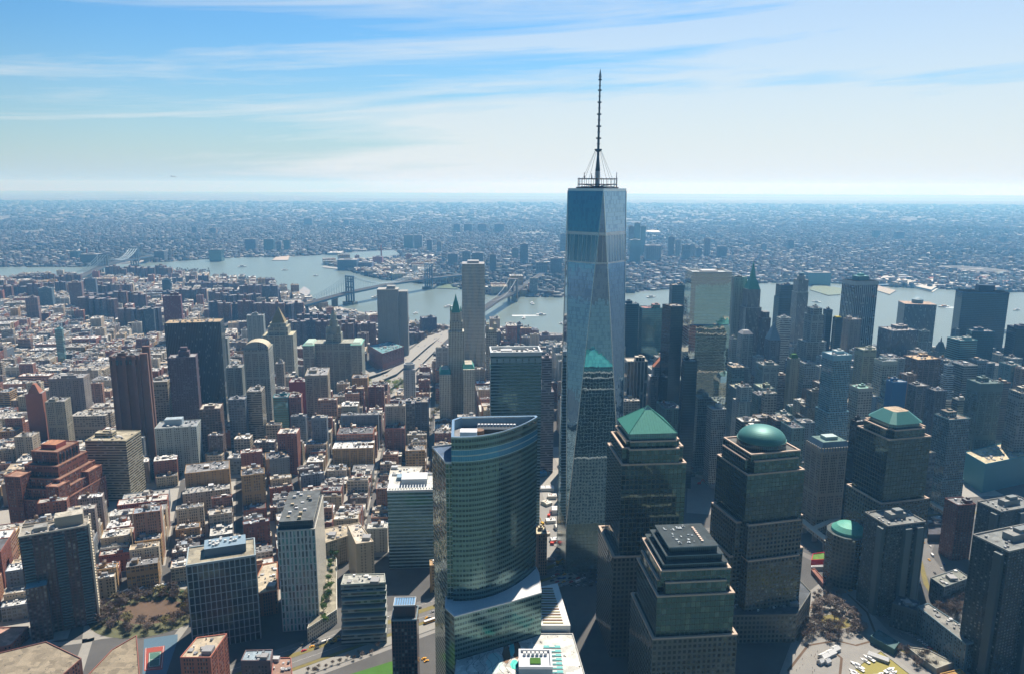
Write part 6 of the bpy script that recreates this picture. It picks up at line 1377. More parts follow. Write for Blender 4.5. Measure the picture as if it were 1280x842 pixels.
def lot_thing(l, g):
    kind = {'low': 'loft_building', 'mid': 'mid_rise_building', 'tower': 'high_rise_building'}[l['kind']]
    cat = {'low': 'loft building', 'mid': 'mid-rise building', 'tower': 'office tower'}[l['kind']]
    grp = {'low': 'ordinary low city houses', 'mid': 'ordinary mid-rise city blocks', 'tower': 'ordinary towers of the financial district'}[l['kind']]
    o = thing(kind, '?', cat, l['x'], l['y'], l['a'], group=grp)
    w, d, h, col, rc = l['w'], l['d'], l['h'], l['col'], l['rc']
    q = g.random(); m = MB()
    if l['kind'] == 'tower' and g.random() < .6:
        k = g.uniform(.5, .8); m.prism(rect(w, d), 0, h*k, l['mat'], col, 'roof_felt', rc); w, d = w*g.uniform(.65, .85), d*g.uniform(.65, .85); m.prism(rect(w, d), h*k, h, l['mat'], col)
    elif q < .22 and d > 14:      # a light court cut into the back
        s_ = g.choice((-1, 1)); c0, c1 = d*g.uniform(-.2, -.05), d*g.uniform(.05, .2); cw = w*.3
        P = [(-w/2, -d/2), (w/2, -d/2), (w/2, c0), (w/2-cw, c0), (w/2-cw, c1), (w/2, c1), (w/2, d/2), (-w/2, d/2)]
        m.prism(P, 0, h, l['mat'], col, 'roof_felt', rc); l['court'] = 1
    elif q < .40 and d > 14:      # two heights
        k = g.uniform(-.15, .15); m.prism(rect(w, d*(.5+k), 0, -d/2+d*(.5+k)/2), 0, h, l['mat'], col, 'roof_felt', rc); m.prism(rect(w, d*(.5-k), 0, d/2-d*(.5-k)/2), 0, h*g.uniform(.7, .92), l['mat'], col, 'roof_felt', tuple(min(.75, c_*1.2) for c_ in rc)); l['court'] = 1
    else: m.prism(rect(w, d), 0, h, l['mat'], col)
    if g.random() < .5: m.prism(rect(w+.8, d+.4), h-1.2, h-.2, 'stone', tuple(min(.8, c_*1.35) for c_ in col))
    m.build('body', o, occ=False)
    m = MB()
    if not l.get('court'): m.ring(rect(w+.05, d+.05), rect(w-.8, d-.8), h, h+1.0, 'stone', tuple(min(.8, c_*1.3) for c_ in col)); m.face([(*p, h+.12) for p in rect(w-.8, d-.8)], 'roof_felt', rc)
    else: m.face([(*p, h+.12) for p in rect(w*.35, d*.9, -w*.25, 0)], 'roof_felt', tuple(c_*.9 for c_ in rc))
    m.build('roof', o, occ=False)
    m = MB(); bx, by = g.uniform(-.28, .28)*w, g.uniform(-.3, .3)*d
    m.box(bx, by, min(6, w*.35), min(7, d*.35), h+.1, h+g.uniform(2.6, 5), 'stone', g.choice([col, (.5, .48, .44), (.3, .3, .3)]), 'roof_felt', g.choice(ROOFS)); m.build('stair_bulkhead', o, occ=False)
    m = MB()
    for _ in range(int(6+w*d/38)):
        s1, s2 = g.uniform(.6, 2.6), g.uniform(.6, 3.2); m.box(g.uniform(-.4, .4)*w, g.uniform(-.42, .42)*d, s1, s2, h+.1, h+g.uniform(.5, 2.2), 'painted', g.choice([(.6, .6, .6), (.75, .75, .73), (.2, .2, .2), (.10, .10, .11), (.4, .38, .34), (.28, .32, .36)]))
        if l['s'] > 30: m.build('air_handler', o, occ=False); m = MB()
    if m.V: m.build('roof_equipment', o, occ=False)
    tk = g.random() < (.38 if l['kind'] != 'tower' else .3)
    if tk: water_tank(o, g.uniform(-.3, .3)*w, g.uniform(-.3, .3)*d, h, g)
    size = ('squat' if h < 18 else 'low' if h < 25 else 'six-storey' if h < 30 else 'tallish') if l['kind'] == 'low' else ('mid-height' if l['kind'] == 'mid' else 'tall')
    AUTO.append((o, f"{size} {l['cn']} {'house' if l['kind'] == 'low' else 'block' if l['kind'] == 'mid' else 'tower'}, {l['rn']} roof" + (', water tank' if tk and l['s'] > 6 else '')))
rest = []
g = random.Random(8)
for kind, cap in (('low', 300), ('mid', 280), ('tower', 200)):
    L_ = sorted([l for l in lots if l['kind'] == kind], key=lambda l: -l['s'])
    n = 0
    for l in L_:
        if l['s'] >= 2 and n < cap: lot_thing(l, g); n += 1
        else: rest.append(l)
    print('lots', kind, len(L_), 'individual', n, 'least seen', L_[min(n, len(L_)-1)]['s'])
m = MB()
for l in rest:
    if l['y'] > 5000: continue
    w, d, h, a = l['w'], l['d'], l['h'], l['a']; P = [(l['x']+rot(x*w/2, y*d/2, a)[0], l['y']+rot(x*w/2, y*d/2, a)[1]) for x, y in ((-1, -1), (1, -1), (1, 1), (-1, 1))]
    m.prism(P, 0, h, l['mat'], l['col'], 'roof_felt', l['rc'])
    for _ in range(3 if l['s'] else 1):
        u, v = rot(g.uniform(-.3, .3)*w, g.uniform(-.33, .33)*d, a); s_ = g.uniform(.12, .34)
        m.box(l['x']+u, l['y']+v, w*s_, d*s_*.8, h, h+g.uniform(1.5, 4.5), 'stone', g.choice(ROOFS), 'roof_felt', g.choice(ROOFS), a)
tag(m.build('lowrise_mass', occ=False), 'dense mass of small distant city houses', 'houses', kind='stuff')
print('rest', len(rest))

# pavements around the blocks: raised slabs with kerbs
m = MB()
def slabs(th, x0, x1, y0, y1, px_, py_, ox, oy, inside, street):
    th = R(th)
    for i in range(int((x1-x0)/px_)+1):
        for j in range(int((y1-y0)/py_)+1):
            bx = ox+px_*math.floor((x0-ox)/px_+i)+px_/2; by = oy+py_*math.floor((y0-oy)/py_+j)+py_/2; Xc, Yc = rot(bx, by, th)
            if inside(Xc, Yc) and not near_road(Xc, Yc) and not in_poly(Xc, Yc, RIVER) and not any(in_poly(Xc, Yc, P) for P in KEEP): m.box(Xc, Yc, px_-street+6, py_-street+6, 0, .15, 'concrete', a=th)
slabs(20, -1300, 800, 250, 1500, 74, 120, -20, 10, lambda X, Y: inview(X, Y) and z2(X, Y) and Y > 640, 14)
slabs(5.45, -1500, 500, 600, 1900, 75, 128, -169, 30, lambda X, Y: inview(X, Y) and not z2(X, Y) and not z3(X, Y) and not z4(X, Y) and 700 < Y < 1560 and X < 90, 14)
slabs(8, 0, 2000, 900, 2200, 66, 92, 20, 40, lambda X, Y: inview(X, Y) and z4(X, Y) and Y < 1750, 12)
tag(m.build('pavement', occ=False), kind='structure')

# ------------------------------------------------------------------ the endless city across the river (one mass)
def mass(name, label, N, ylo, yhi, size, hgt, seed, whites, power=1.0):
    r = np.random.RandomState(seed); y = ylo+(yhi-ylo)*r.rand(N)**power; x = (r.rand(N)*2-1)*(.92*y+300)
    # streets: houses line up along a skewed grid
    bx = np.floor(x/90+np.sin(y/2300)*2); keep = ~in_poly(x, y, RIVER) & ~in_poly(x, y, INW2)
    keep &= ~((x > -.12*y) & (y < 2450)) & ~(in_manh(x, y))
    x, y = x[keep], y[keep]; n = len(x)
    # clusters of parks left open
    pk = (np.sin(x/700+1.3)*np.sin(y/900+.4) > .975); x, y = x[~pk], y[~pk]; n = len(x); q = np.sin(x/610+y/1900)*np.sin(y/830-x/2400+.7)+.5*np.sin(x/230+1)*np.sin(y/310); wd = q < -.42; k2 = ~wd | (r.rand(n) < .45); x, y, wd = x[k2], y[k2], wd[k2]; n = len(x)
    ang = np.where(np.sin(x/1500+y/2600) > 0, .25, -.2); w = size[0]+(size[1]-size[0])*r.rand(n)**2; d = w*(.35+.5*r.rand(n)); h = hgt[0]+(hgt[1]-hgt[0])*r.rand(n)**4
    c, s = np.cos(ang), np.sin(ang); V = np.zeros((n, 8, 3))
    for k, (sx, sy) in enumerate(((-1, -1), (1, -1), (1, 1), (-1, 1))):
        ux, uy = sx*w/2, sy*d/2; V[:, k, 0] = V[:, k+4, 0] = x+ux*c-uy*s; V[:, k, 1] = V[:, k+4, 1] = y+ux*s+uy*c; V[:, k+4, 2] = h
    base = (np.arange(n)*8)[:, None, None]; F = np.array([[0, 1, 5, 4], [1, 2, 6, 5], [3, 0, 4, 7], [4, 5, 6, 7]])[None]+base
    me = bpy.data.meshes.new(name); me.vertices.add(n*8); me.vertices.foreach_set('co', V.ravel()); nf = n*4
    me.loops.add(nf*4); me.loops.foreach_set('vertex_index', F.ravel().astype('i')); me.polygons.add(nf); me.polygons.foreach_set('loop_start', np.arange(nf, dtype='i')*4); me.polygons.foreach_set('loop_total', np.full(nf, 4, 'i'))
    wallp = np.array([(.10, .07, .07), (.07, .08, .09), (.14, .12, .11), (.05, .07, .09), (.16, .16, .16), (.10, .07, .07)]); roofp = np.array([(.85, .84, .80), (.40, .43, .48), (.13, .18, .24), (.05, .07, .10), (.09, .08, .09), (.025, .045, .06)])
    wc = wallp[r.randint(0, 6, n)]*(.8+.4*r.rand(n))[:, None]; rc = roofp[r.choice(6, n, p=whites)]
    rc[wd] = rc[wd]*.45+np.array((.01, .02, .01)); wc[wd] *= .6          # leafier, darker quarters
    C = np.ones((n, 4, 4, 4), 'f'); C[:, :3, :, :3] = wc[:, None, None]; C[:, 3, :, :3] = rc[:, None]
    ca = me.color_attributes.new('Col', 'FLOAT_COLOR', 'CORNER'); ca.data.foreach_set('color', C.ravel())
    me.materials.append(MATS['mass_surface']); me.update(calc_edges=True); me.validate()
    o = bpy.data.objects.new(name, me); sc.collection.objects.link(o); tag(o, label, 'houses', kind='stuff'); return o
t = NT('mass_surface'); MATS['mass_surface'] = t.end(t.bsdf(t.attr(), .9))
INW2 = [gp(x, y) for x, y in ((455, 327), (500, 320), (498, 312), (440, 315), (400, 321), (420, 330))]
MANH = [gp(*p) for p in NEAR]+[(3000, 300), (-3500, 300), (-3500, 3300)]
def in_manh(x, y): return in_poly(x, y, MANH)
mass('far_city', 'low houses spreading to the horizon across the river', 110000, 2650, 8600, (10, 34), (7, 22), 3, (.20, .13, .15, .20, .16, .16), 1.15)
mass('far_suburb', 'hazy suburbs near the horizon', 26000, 7600, 19000, (25, 95), (7, 22), 4, (.13, .10, .17, .24, .16, .20), 1.1)

# ------------------------------------------------------------------ trees
def leafmat(name, a, b):
    t = NT(name); n = t.noise(t.obj(), 1.3, 2); oi = t.node('ShaderNodeObjectInfo').outputs['Random']
    t_ = t.mix(n, a, b); t_ = t.mix(t.math('MULTIPLY', oi, .35), t_, tuple(v*1.5 for v in b)); MATS[name] = t.end(t.bsdf(t_, .8))
leafmat('leaf_green', (.03, .075, .012), (.08, .15, .02)); leafmat('leaf_spring', (.12, .18, .02), (.24, .30, .04)); leafmat('twig', (.085, .06, .045), (.17, .125, .10)); leafmat('twig_pale', (.19, .15, .125), (.34, .28, .24)); leafmat('leaf_olive', (.10, .09, .035), (.19, .16, .06))
def tree_proto(name, leaf, seed, hgt=10, rad=4.2, n=260, thin=False):
    r = random.Random(seed); o = bpy.data.objects.new(name, None); sc.collection.objects.link(o)
    m = MB(); m.cyl(0, 0, .28, 0, hgt*.45, 'bark', n=6, r2=.16)
    tips = []
    for i in range(7):
        a = i*.9+r.random(); e = r.uniform(.45, .9); q = Vector((math.cos(a)*rad*e*.8, math.sin(a)*rad*e*.8, hgt*r.uniform(.6, .95))); m.beam((0, 0, hgt*r.uniform(.25, .42)), q, .10, 'bark', n=3); tips.append(q)
    m.build('trunk', o, occ=False)
    m = MB(); tips.append(Vector((0, 0, hgt*.85)))
    for i in range(n):
        c_ = r.choice(tips)+Vector((r.gauss(0, 1), r.gauss(0, 1), r.gauss(0, .8)))*rad*.30
        if c_.z < hgt*.28: c_.z = hgt*.4
        u = Vector((r.gauss(0, 1), r.gauss(0, 1), r.gauss(0, 1))).normalized(); v = u.orthogonal().normalized()
        s1, s2 = (r.uniform(.6, 1.4), r.uniform(.09, .2)) if thin else (r.uniform(.3, .65), r.uniform(.3, .6))
        m.face([c_-u*s1-v*s2, c_+u*s1-v*s2, c_+u*s1+v*s2, c_-u*s1+v*s2], leaf)
    m.build('crown', o, occ=False); return o
PROT = {k: [tree_proto(nm, leaf, s_+i, **kw) for i in range(3)] for k, nm, leaf, s_, kw in (
    ('bare', 'bare_tree', 'twig', 10, dict(n=300, thin=True)), ('blossom', 'blossom_tree', 'twig_pale', 20, dict(n=280, hgt=8, rad=3.8)),
    ('green', 'leafy_tree', 'leaf_green', 30, dict(n=300)), ('spring', 'spring_tree', 'leaf_spring', 40, dict(n=300, hgt=13, rad=6)), ('olive', 'budding_tree', 'leaf_olive', 50, dict(n=300, hgt=12, rad=5)))}
USED = set(); CATT = {'bare': 'tree', 'blossom': 'tree', 'green': 'tree', 'spring': 'tree', 'olive': 'tree'}
def plant(kind, x, y, z, label, group, g, s_=1.0):
    p = g.choice(PROT[kind])
    o = p if p.name not in USED else copy_tree(p); USED.add(p.name)
    k = s_*g.uniform(.8, 1.2); o.location = (x, y, z); o.scale = (k, k, k*g.uniform(.9, 1.1)); o.rotation_euler.z = g.uniform(0, 6.28); tag(o, label, 'tree', group); return o
g = random.Random(31)
def grove(kind, n, poly, label, group, z=0, s_=1.0, gap=5.5):
    P = [gp(x, y, z) for x, y in poly]; xs = [p[0] for p in P]; ys = [p[1] for p in P]; pts = []; k = 0
    while len(pts) < n and k < 4000:
        k += 1; x, y = g.uniform(min(xs), max(xs)), g.uniform(min(ys), max(ys))
        if in_poly(x, y, P) and all((x-a)**2+(y-b)**2 > gap*gap for a, b in pts): pts.append((x, y))
    for x, y in pts: plant(kind, x, y, z, label, group, g, s_)
plain('park_earth', (.12, .125, .065), .95, var=.45, scale=.12)
sheet('park_ground', [[(PARK[0]+54*math.cos(t_), PARK[1]+45*math.sin(t_)) for t_ in np.linspace(0, 6.1, 26)]], .18, 'park_earth')
sheet('park_lawn', [[(PARK[0]+4+34*math.cos(t_), PARK[1]+22*math.sin(t_)) for t_ in np.linspace(0, 6.1, 26)]], .22, 'soil')
for i in range(112):
    t_ = i*.0982; k = 1+.16*(i % 4); plant('bare' if i % 9 else 'olive', PARK[0]+4+34*k*math.cos(t_)+g.uniform(-2, 2), PARK[1]+(24*k)*math.sin(t_)+g.uniform(-2, 2), .2, 'bare brown tree in the ring of trees around the oval park lawn' if i % 9 else 'budding olive-green tree among the bare ring around the oval park', 'oval park trees', g, .85)
for i in range(14): plant('green', *gp(205+g.uniform(-4, 26), 742+g.uniform(-3, 4)), .1, 'small green tree at the far end of the oval park', 'green oval park trees', g, .55)
grove('green', 16, ((398, 765), (404, 790), (412, 770), (416, 735), (424, 705), (424, 692), (412, 694), (405, 740)), 'green roof tree on the terrace podium by the checkered tower', 'terrace trees', 14, .75, 4)
grove('spring', 18, ((440, 492), (452, 496), (505, 497), (512, 490), (500, 480), (455, 480)), 'bright spring-green tree in the park before the bridge approach', 'civic park trees', 0, 1.15, 9)
grove('olive', 12, ((525, 545), (560, 545), (562, 512), (532, 505)), 'olive budding tree in shade beside the dark twin blocks', 'shaded square trees', 0, 1.1, 9)
grove('olive', 12, ((640, 590), (668, 588), (668, 540), (646, 540)), 'tall olive budding tree between the curved tower and the spired tower', 'churchyard trees', 0, 1.25, 8)
grove('olive', 6, ((902, 662), (922, 664), (926, 650), (905, 648)), 'small budding tree on the lit plaza behind the stepped tower', 'plaza trees', 0, .8, 5)
grove('bare', 34, ((1000, 800), (1040, 806), (1068, 790), (1062, 775), (1035, 772), (1015, 765), (1003, 778)), 'bare reddish tree in the waterfront park grove', 'waterfront bare trees', 0, .8, 4.2)
grove('blossom', 30, ((1015, 762), (1040, 750), (1068, 765), (1082, 785), (1070, 796), (1060, 770), (1035, 762), (1018, 772)), 'pale blossoming tree around the waterfront park lawn', 'waterfront blossom trees', 0, .85, 4)
grove('blossom', 14, ((1012, 745), (1040, 735), (1060, 745), (1035, 752), (1015, 757)), 'pale bare plaza tree near the low dark atrium block', 'plaza row trees', 0, .7, 5)
grove('bare', 26, ((1152, 765), (1215, 742), (1215, 755), (1212, 770), (1175, 772)), 'bare dark tree between the riverside apartment towers', 'courtyard bare trees', 0, .9, 5)
grove('bare', 14, ((1110, 810), (1150, 815), (1175, 835), (1150, 838)), 'bare tree on the quay beside the marina', 'quay trees', 0, .7, 5)
grove('bare', 16, ((520, 432), (556, 415), (548, 410), (515, 424)), 'grey bare tree along the highway near the river', 'highway bare trees', 0, 1.2, 12)
grove('bare', 12, ((375, 838), (480, 806), (484, 811), (380, 845)), 'small bare tree in the highway verge', 'verge trees', 0, .45, 6)
for k, L_ in PROT.items():
    for p in L_:
        if p.name not in USED: plant(k, *gp(470, 490), 0, 'bright spring-green tree in the park before the bridge approach', 'civic park trees', g)
gs = random.Random(12); n_ = 0
for _ in range(900):
    k = gs.randrange(-3, 4); u = -169+75*k+gs.choice((-5.0, 5.0)); v = gs.uniform(720, 1300); x, y = rot(u, v, R(5.45))
    if x > 40 or z2(x, y) or n_ >= 70 or any(in_poly(x, y, P) for P in KEEP) or near_road(x, y) or any(abs(x-f_[0]) < f_[2]+4 and abs(y-f_[1]) < f_[3]+4 for f_ in FOOT): continue
    plant('bare' if n_ % 4 else 'olive', x, y, .15, 'bare street tree on a kerb in the low brick quarter' if n_ % 4 else 'budding street tree on a kerb in the low brick quarter', 'street trees of the low quarter', gs, .8); n_ += 1
# bare woodland belts near the river: uncountable
def woods(name, label, polys, n, seed, leaf='twig'):
    r = random.Random(seed); m = MB()
    for poly in polys:
        P = [gp(*p) for p in poly]; xs = [p[0] for p in P]; ys = [p[1] for p in P]; k = 0
        while k < n:
            x, y = r.uniform(min(xs), max(xs)), r.uniform(min(ys), max(ys)); k += 1
            if not in_poly(x, y, P): continue
            m.beam((x, y, 0), (x, y, 5), .3, 'bark', n=3); rr = r.uniform(3, 5)
            for _ in range(14):
                c_ = Vector((x+r.gauss(0, .45)*rr, y+r.gauss(0, .45)*rr, 7+r.gauss(0, 2))); u = Vector((r.gauss(0, 1), r.gauss(0, 1), r.gauss(0, .6))).normalized(); v = u.orthogonal(); m.face([c_-u*2-v*.9, c_+u*2-v*.9, c_+u*2+v*.9, c_-u*2+v*.9], leaf)
    tag(m.build(name, occ=False), label, 'woods', kind='stuff')
woods('woods', 'hazy bare woodland strips among riverside housing', [((215, 343), (262, 346), (262, 338), (215, 337)), ((140, 382), (205, 380), (200, 372), (150, 374)), ((300, 352), (345, 356), (345, 350), (300, 348)), ((455, 420), (470, 425), (470, 412), (452, 410)), ((525, 430), (560, 413), (556, 408), (520, 424))], 160, 5)
sheet('road', [q for pts, w in ((((1170, 640), (1150, 690), (1190, 745)), 22), (((1085, 752), (1120, 790), (1175, 815), (1240, 850)), 12), (((1000, 690), (1045, 712), (1085, 735)), 10)) for q in ribbon([gp(*p) for p in pts], w)], .08, 'worn_asphalt')
sheet('plaza_band', [q for pts in (((985, 838), (1010, 806), (1045, 800), (1070, 806), (1092, 800)), ((996, 800), (1012, 760), (1030, 745)), ((1060, 742), (1084, 765), (1094, 790)), ((1040, 812), (1052, 822), (1050, 842))) for q in ribbon([gp(*p) for p in pts], 2.2)], .10, 'soil')
sheet('planted_strip', [q for pts in (((1100, 800), (1150, 822), (1190, 845)), ((1150, 700), (1158, 730), (1166, 742))) for q in ribbon([gp(*p) for p in pts], 5)], .12, 'dry_grass')
# ------------------------------------------------------------------ lower right plaza, marina, boats
sheet('waterfront_plaza', [[gp(x, y) for x, y in ((960, 880), (990, 800), (1003, 745), (1045, 712), (1085, 735), (1100, 775), (1165, 800), (1250, 850), (1250, 880))]], .04, 'paving')
sheet('park_oval', [[(gp(1045, 776)[0]+14*math.cos(t_), gp(1045, 776)[1]+12*math.sin(t_)) for t_ in np.linspace(0, 6.1, 24)]], .1, 'dry_grass')
sheet('lit_lawn', [[gp(x, y) for x, y in ((1035, 712), (1018, 694), (1022, 686), (1042, 700))]], .1, 'lawn')
BAS = ((1052, 880), (1066, 833), (1098, 812), (1112, 820), (1150, 850), (1165, 880))
sheet('basin_water', [[gp(x, y) for x, y in BAS]], .12, 'basin_water')
m = MB(); bp = [gp(x, y) for x, y in BAS]
for q in ribbon(bp, 5): m.prism([q[1], q[2], q[3], q[0]], 0, .6, 'highway_concrete', (.5, .5, .45), 'highway_concrete')
tag(m.build('quay', occ=False), kind='structure')
def boat(x, y, L_, a, label, g, cabin=(.75, .75, .75)):
    X, Y = gp(x, y); o = thing('motor_boat', label, 'boat', X, Y, a, z=.2, group='boats')
    m = MB(); w = L_*.28; hull = [(-L_/2, -w/2), (L_*.2, -w/2), (L_/2, 0), (L_*.2, w/2), (-L_/2, w/2)]; low = [(p[0]*.85, p[1]*.7) for p in hull]
    m.loft(low, 0, hull, L_*.1, 'white_paint', (.7, .7, .7), 'white_paint'); m.build('hull', o, occ=False)
    m = MB(); m.loft(rect(L_*.4, w*.65, -L_*.05), L_*.1, rect(L_*.3, w*.5, -L_*.07), L_*.2, 'painted', cabin, 'white_paint'); m.build('cabin', o, occ=False); return o
for i, (x, y) in enumerate(((1081, 826), (1086, 823), (1071, 832), (1074, 836), (1068, 841), (1071, 846), (1100, 843), (1092, 846), (1112, 838), (1117, 841))):
    boat(x, y, 10+i % 3*2, R(120 if i < 6 else 30), f'white motor boat in the small marina, {ord_[i]} counted from its upper left corner', g)
boat(677, 394, 34, R(0), 'white ferry with a long wake between the banks, left of the spired tower', g)
boat(692, 371.5, 40, R(10), 'dark barge near the far bank, left of the spired tower', g, (.1, .1, .1))
boat(1179, 384, 40, R(180), 'orange ferry with a white wake left of the wide navy waterfront tower', g, (.6, .25, .05))
boat(1254, 416, 60, R(5), 'white ferry moored at the shore left of the dark edge tower', g)
boat(814, 372, 40, R(20), 'dark barge in the river gap right of the spired tower', g, (.1, .12, .12))
for i_, (bx_, by_) in enumerate(((395, 345), (356, 338), (470, 372), (520, 392), (655, 398), (665, 380), (702, 405), (1020, 378), (1080, 388), (1142, 396), (1270, 388), (560, 384))): boat(bx_, by_, 26+i_ % 3*6, R(20*i_), ['small white boat', 'pale workboat', 'little ferry'][i_ % 3]+f' out on the river, {ord_[i_]} of twelve such craft', g)
boat(303, 334, 45, R(30), 'small dark barge on the upper river', g, (.1, .1, .1))
boat(1225, 394, 30, R(0), 'small pale boat hidden near the navy waterfront tower', g) if False else None
plain('foam', (.62, .66, .66), .8)
sheet('boat_wake', [[gp(x, y) for x, y in P] for P in (((640, 395.3), (674, 394.9), (674, 393.9), (640, 393.9)), ((1182, 385), (1199, 385.2), (1199, 383.6), (1182, 384)))], .36, 'foam')
def marquee(label, x, y, w, d, h, a, z=0):
    X, Y = gp(x, y); o = thing('marquee', label, 'tent', X, Y, a); m = MB(); m.loft(rect(w, d), h*.6, rect(w*.9, .3), h, 'white_paint', (.8, .8, .8)); m.build('canopy', o)
    m = MB()
    for sx in (-1, 1):
        for sy in (-1, 1): m.box(sx*w*.48, sy*d*.46, .3, .3, 0, h*.6, 'metal')
    m.box(0, 0, w*.9, d*.85, 0, h*.55, 'painted', (.5, .5, .5)); m.build('frame', o)
for i, (x, y, w) in enumerate(((1030, 822, 9), (1038, 818, 9), (1044, 813, 8), (1026, 829, 6), (1034, 829, 6))): marquee(f'white event tent on the plaza by the marina, {ord_[i]} of five from the left' if False else ['largest white tent left in the plaza cluster', 'middle white tent of the plaza cluster', 'topmost white tent of the plaza cluster', 'small lowest white tent of the plaza cluster', 'small white tent, lower right in the plaza cluster'][i], x, y, w, w*.8, 5, R(30))
marquee('long white-roofed marina pavilion on the quay', 1098, 823, 18, 7, 5, R(-38))
def kiosk(label, px, z, col, rc): polyb('plaza_kiosk', label, 'kiosk', px, z, 'stone', col, rc, kit=False)
kiosk('long dark red-brown ramp roof on the plaza', ((1014, 712), (1018, 710), (1033, 727), (1029, 730)), 4, (.2, .1, .08), (.28, .14, .11))
kiosk('red-sided low pavilion with grass roof by the footbridge', ((1014, 700), (1034, 699), (1030, 690), (1016, 692)), 6, (.40, .03, .04), (.12, .22, .05))
kiosk('thin white canopy strip on the plaza', ((1014, 709), (1033, 708), (1033, 706), (1014, 707)), 4, (.6, .6, .6), (.7, .7, .7))
kiosk('concrete terrace deck beside the marina', ((1133, 808), (1160, 812), (1192, 828), (1170, 836), (1150, 822)), 5, (.3, .3, .27), (.34, .33, .28))
kiosk('orange sandy work yard deck at lower right', ((1175, 842), (1200, 836), (1215, 850), (1180, 860)), 2, (.4, .25, .1), (.45, .28, .12))
kiosk('small dark green glass pavilion on the waterfront street', ((1088, 795), (1118, 812), (1124, 803), (1098, 787)), 6, (.05, .1, .1), (.10, .16, .16))
# ------------------------------------------------------------------ building sites with cabins, cloth covers and machines
sheet('building_site', [[gp(x, y) for x, y in P] for P in (((640, 712), (700, 716), (706, 640), (706, 560), (640, 560)), ((858, 640), (918, 645), (926, 560), (862, 556)))], .03, 'paving')
SITE = [(655, 585, 18, 9, 6, (.75, .75, .73)), (668, 580, 14, 8, 5, (.7, .7, .7)), (676, 594, 16, 10, 7, (.1, .28, .48)), (665, 600, 14, 8, 6, (.10, .30, .50)), (684, 612, 18, 9, 6, (.8, .8, .8)), (690, 622, 12, 9, 6, (.72, .7, .66)), (683, 630, 10, 12, 5, (.6, .58, .5)), (697, 640, 16, 12, 8, (.82, .82, .8)), (688, 652, 12, 8, 5, (.75, .75, .72)), (700, 660, 14, 8, 6, (.7, .68, .62)), (682, 668, 9, 7, 4, (.55, .50, .42)), (694, 676, 12, 7, 5, (.7, .7, .7)), (700, 690, 9, 6, 4, (.50, .46, .4)), (690, 700, 10, 6, 3, (.3, .28, .26)), (870, 572, 18, 8, 4, (.5, .45, .36)), (885, 580, 22, 7, 4, (.55, .48, .40)), (898, 590, 14, 8, 4, (.6, .55, .48)), (878, 598, 20, 9, 5, (.4, .36, .3)), (893, 608, 16, 8, 4, (.35, .34, .32)), (903, 618, 10, 6, 4, (.6, .6, .6)), (912, 642, 18, 9, 5, (.3, .36, .36))]
for i, (x, y, w, d, h, c_) in enumerate(SITE):
    X, Y = gp(x, y); nm = 'white' if c_[0] > .65 else 'blue' if c_[2] > c_[0]*1.5 else 'tan' if c_[0] > .45 else 'grey'
    o = thing('site_cabin', '?', 'site cabin', X, Y, R(g.uniform(-25, 40)), group='cabins and covers on the building sites')
    m = MB(); m.box(0, 0, w, d, 0, h*.8, 'painted', tuple(v*.8 for v in c_)); m.build('body', o, occ=False)
    m = MB(); m.loft(rect(w+.6, d+.6), h*.8, rect(w*.95, d*.4), h, 'painted', c_, 'painted', c_); m.build('roof', o, occ=False); AUTO.append((o, f'{nm} building-site cabin'))
    m = MB()
    for _ in range(6): m.box(g.uniform(-.4, .4)*w, g.uniform(-.3, .3)*d, 1, 1, h*.8, h+.6, 'painted', g.choice([(.5, .1, .05), (.6, .6, .6), (.1, .1, .1)]))
    m.build('roof_equipment', o, occ=False)
for i, (x, y) in enumerate(((678, 655), (686, 645), (690, 680), (697, 704), (712, 707), (724, 708), (735, 706), (888, 590), (874, 605))):
    X, Y = gp(x, y); o = thing('excavator', '?', 'excavator', X, Y, R(g.uniform(0, 360)), group='excavators'); rd = (.60, .06, .02) if i % 3 else (.62, .36, .03)
    m = MB(); m.box(0, 0, 4, 3, 1, 3.2, 'painted', rd); m.build('cab', o, occ=False); m = MB(); m.box(0, -1.2, 4.6, .8, 0, 1, 'dark_metal'); m.box(0, 1.2, 4.6, .8, 0, 1, 'dark_metal'); m.build('track', o, occ=False)
    m = MB(); m.beam((1.5, 0, 2.5), (6, 0, 7), .5, 'painted', rd); m.beam((6, 0, 7), (10, 0, 2), .4, 'painted', rd); m.box(10, 0, 1.4, 1.6, .6, 2.2, 'dark_metal'); m.build('boom', o, occ=False); AUTO.append((o, ('red' if i % 3 else 'orange') + ' excavator'))
# ------------------------------------------------------------------ road vehicles
CARC = {'yellow taxi': (.72, .36, .01), 'black car': (.015, .015, .018), 'white car': (.7, .7, .7), 'red car': (.42, .02, .02), 'grey car': (.25, .26, .27), 'silver car': (.5, .5, .5), 'blue car': (.03, .10, .28)}
def car_mesh(nm, col, van=False, bus=False):
    o = bpy.data.objects.new('bus' if bus else 'van' if van else 'car', None); sc.collection.objects.link(o); L_, w, h = (12, 2.5, 3) if bus else (5.6, 2.1, 2.4) if van else (4.6, 1.85, 1.45)
    m = MB()
    if bus or van: m.box(0, 0, L_, w, .45, h, 'painted', col, 'white_paint'); m.build('body', o, occ=False); m = MB(); m.box(0, 0, L_*.92, w+.04, h*.5, h*.8, 'glass_dark'); m.build('window', o, occ=False)
    else:
        m.box(0, 0, L_, w, .35, .85, 'painted', col); m.loft(rect(2.6, w*.95, -.2), .85, rect(1.7, w*.8, -.25), 1.45, 'glass_dark', col, 'painted', col); m.build('body', o, occ=False)
    m = MB()
    for sx in (-.32, .32):
        for sy in (-.5, .5):
            m.box(sx*L_, sy*w*.92, .66, .22, 0, .66, 'dark_metal')
    m.build('wheels' if False else 'undercarriage', o, occ=False); return o
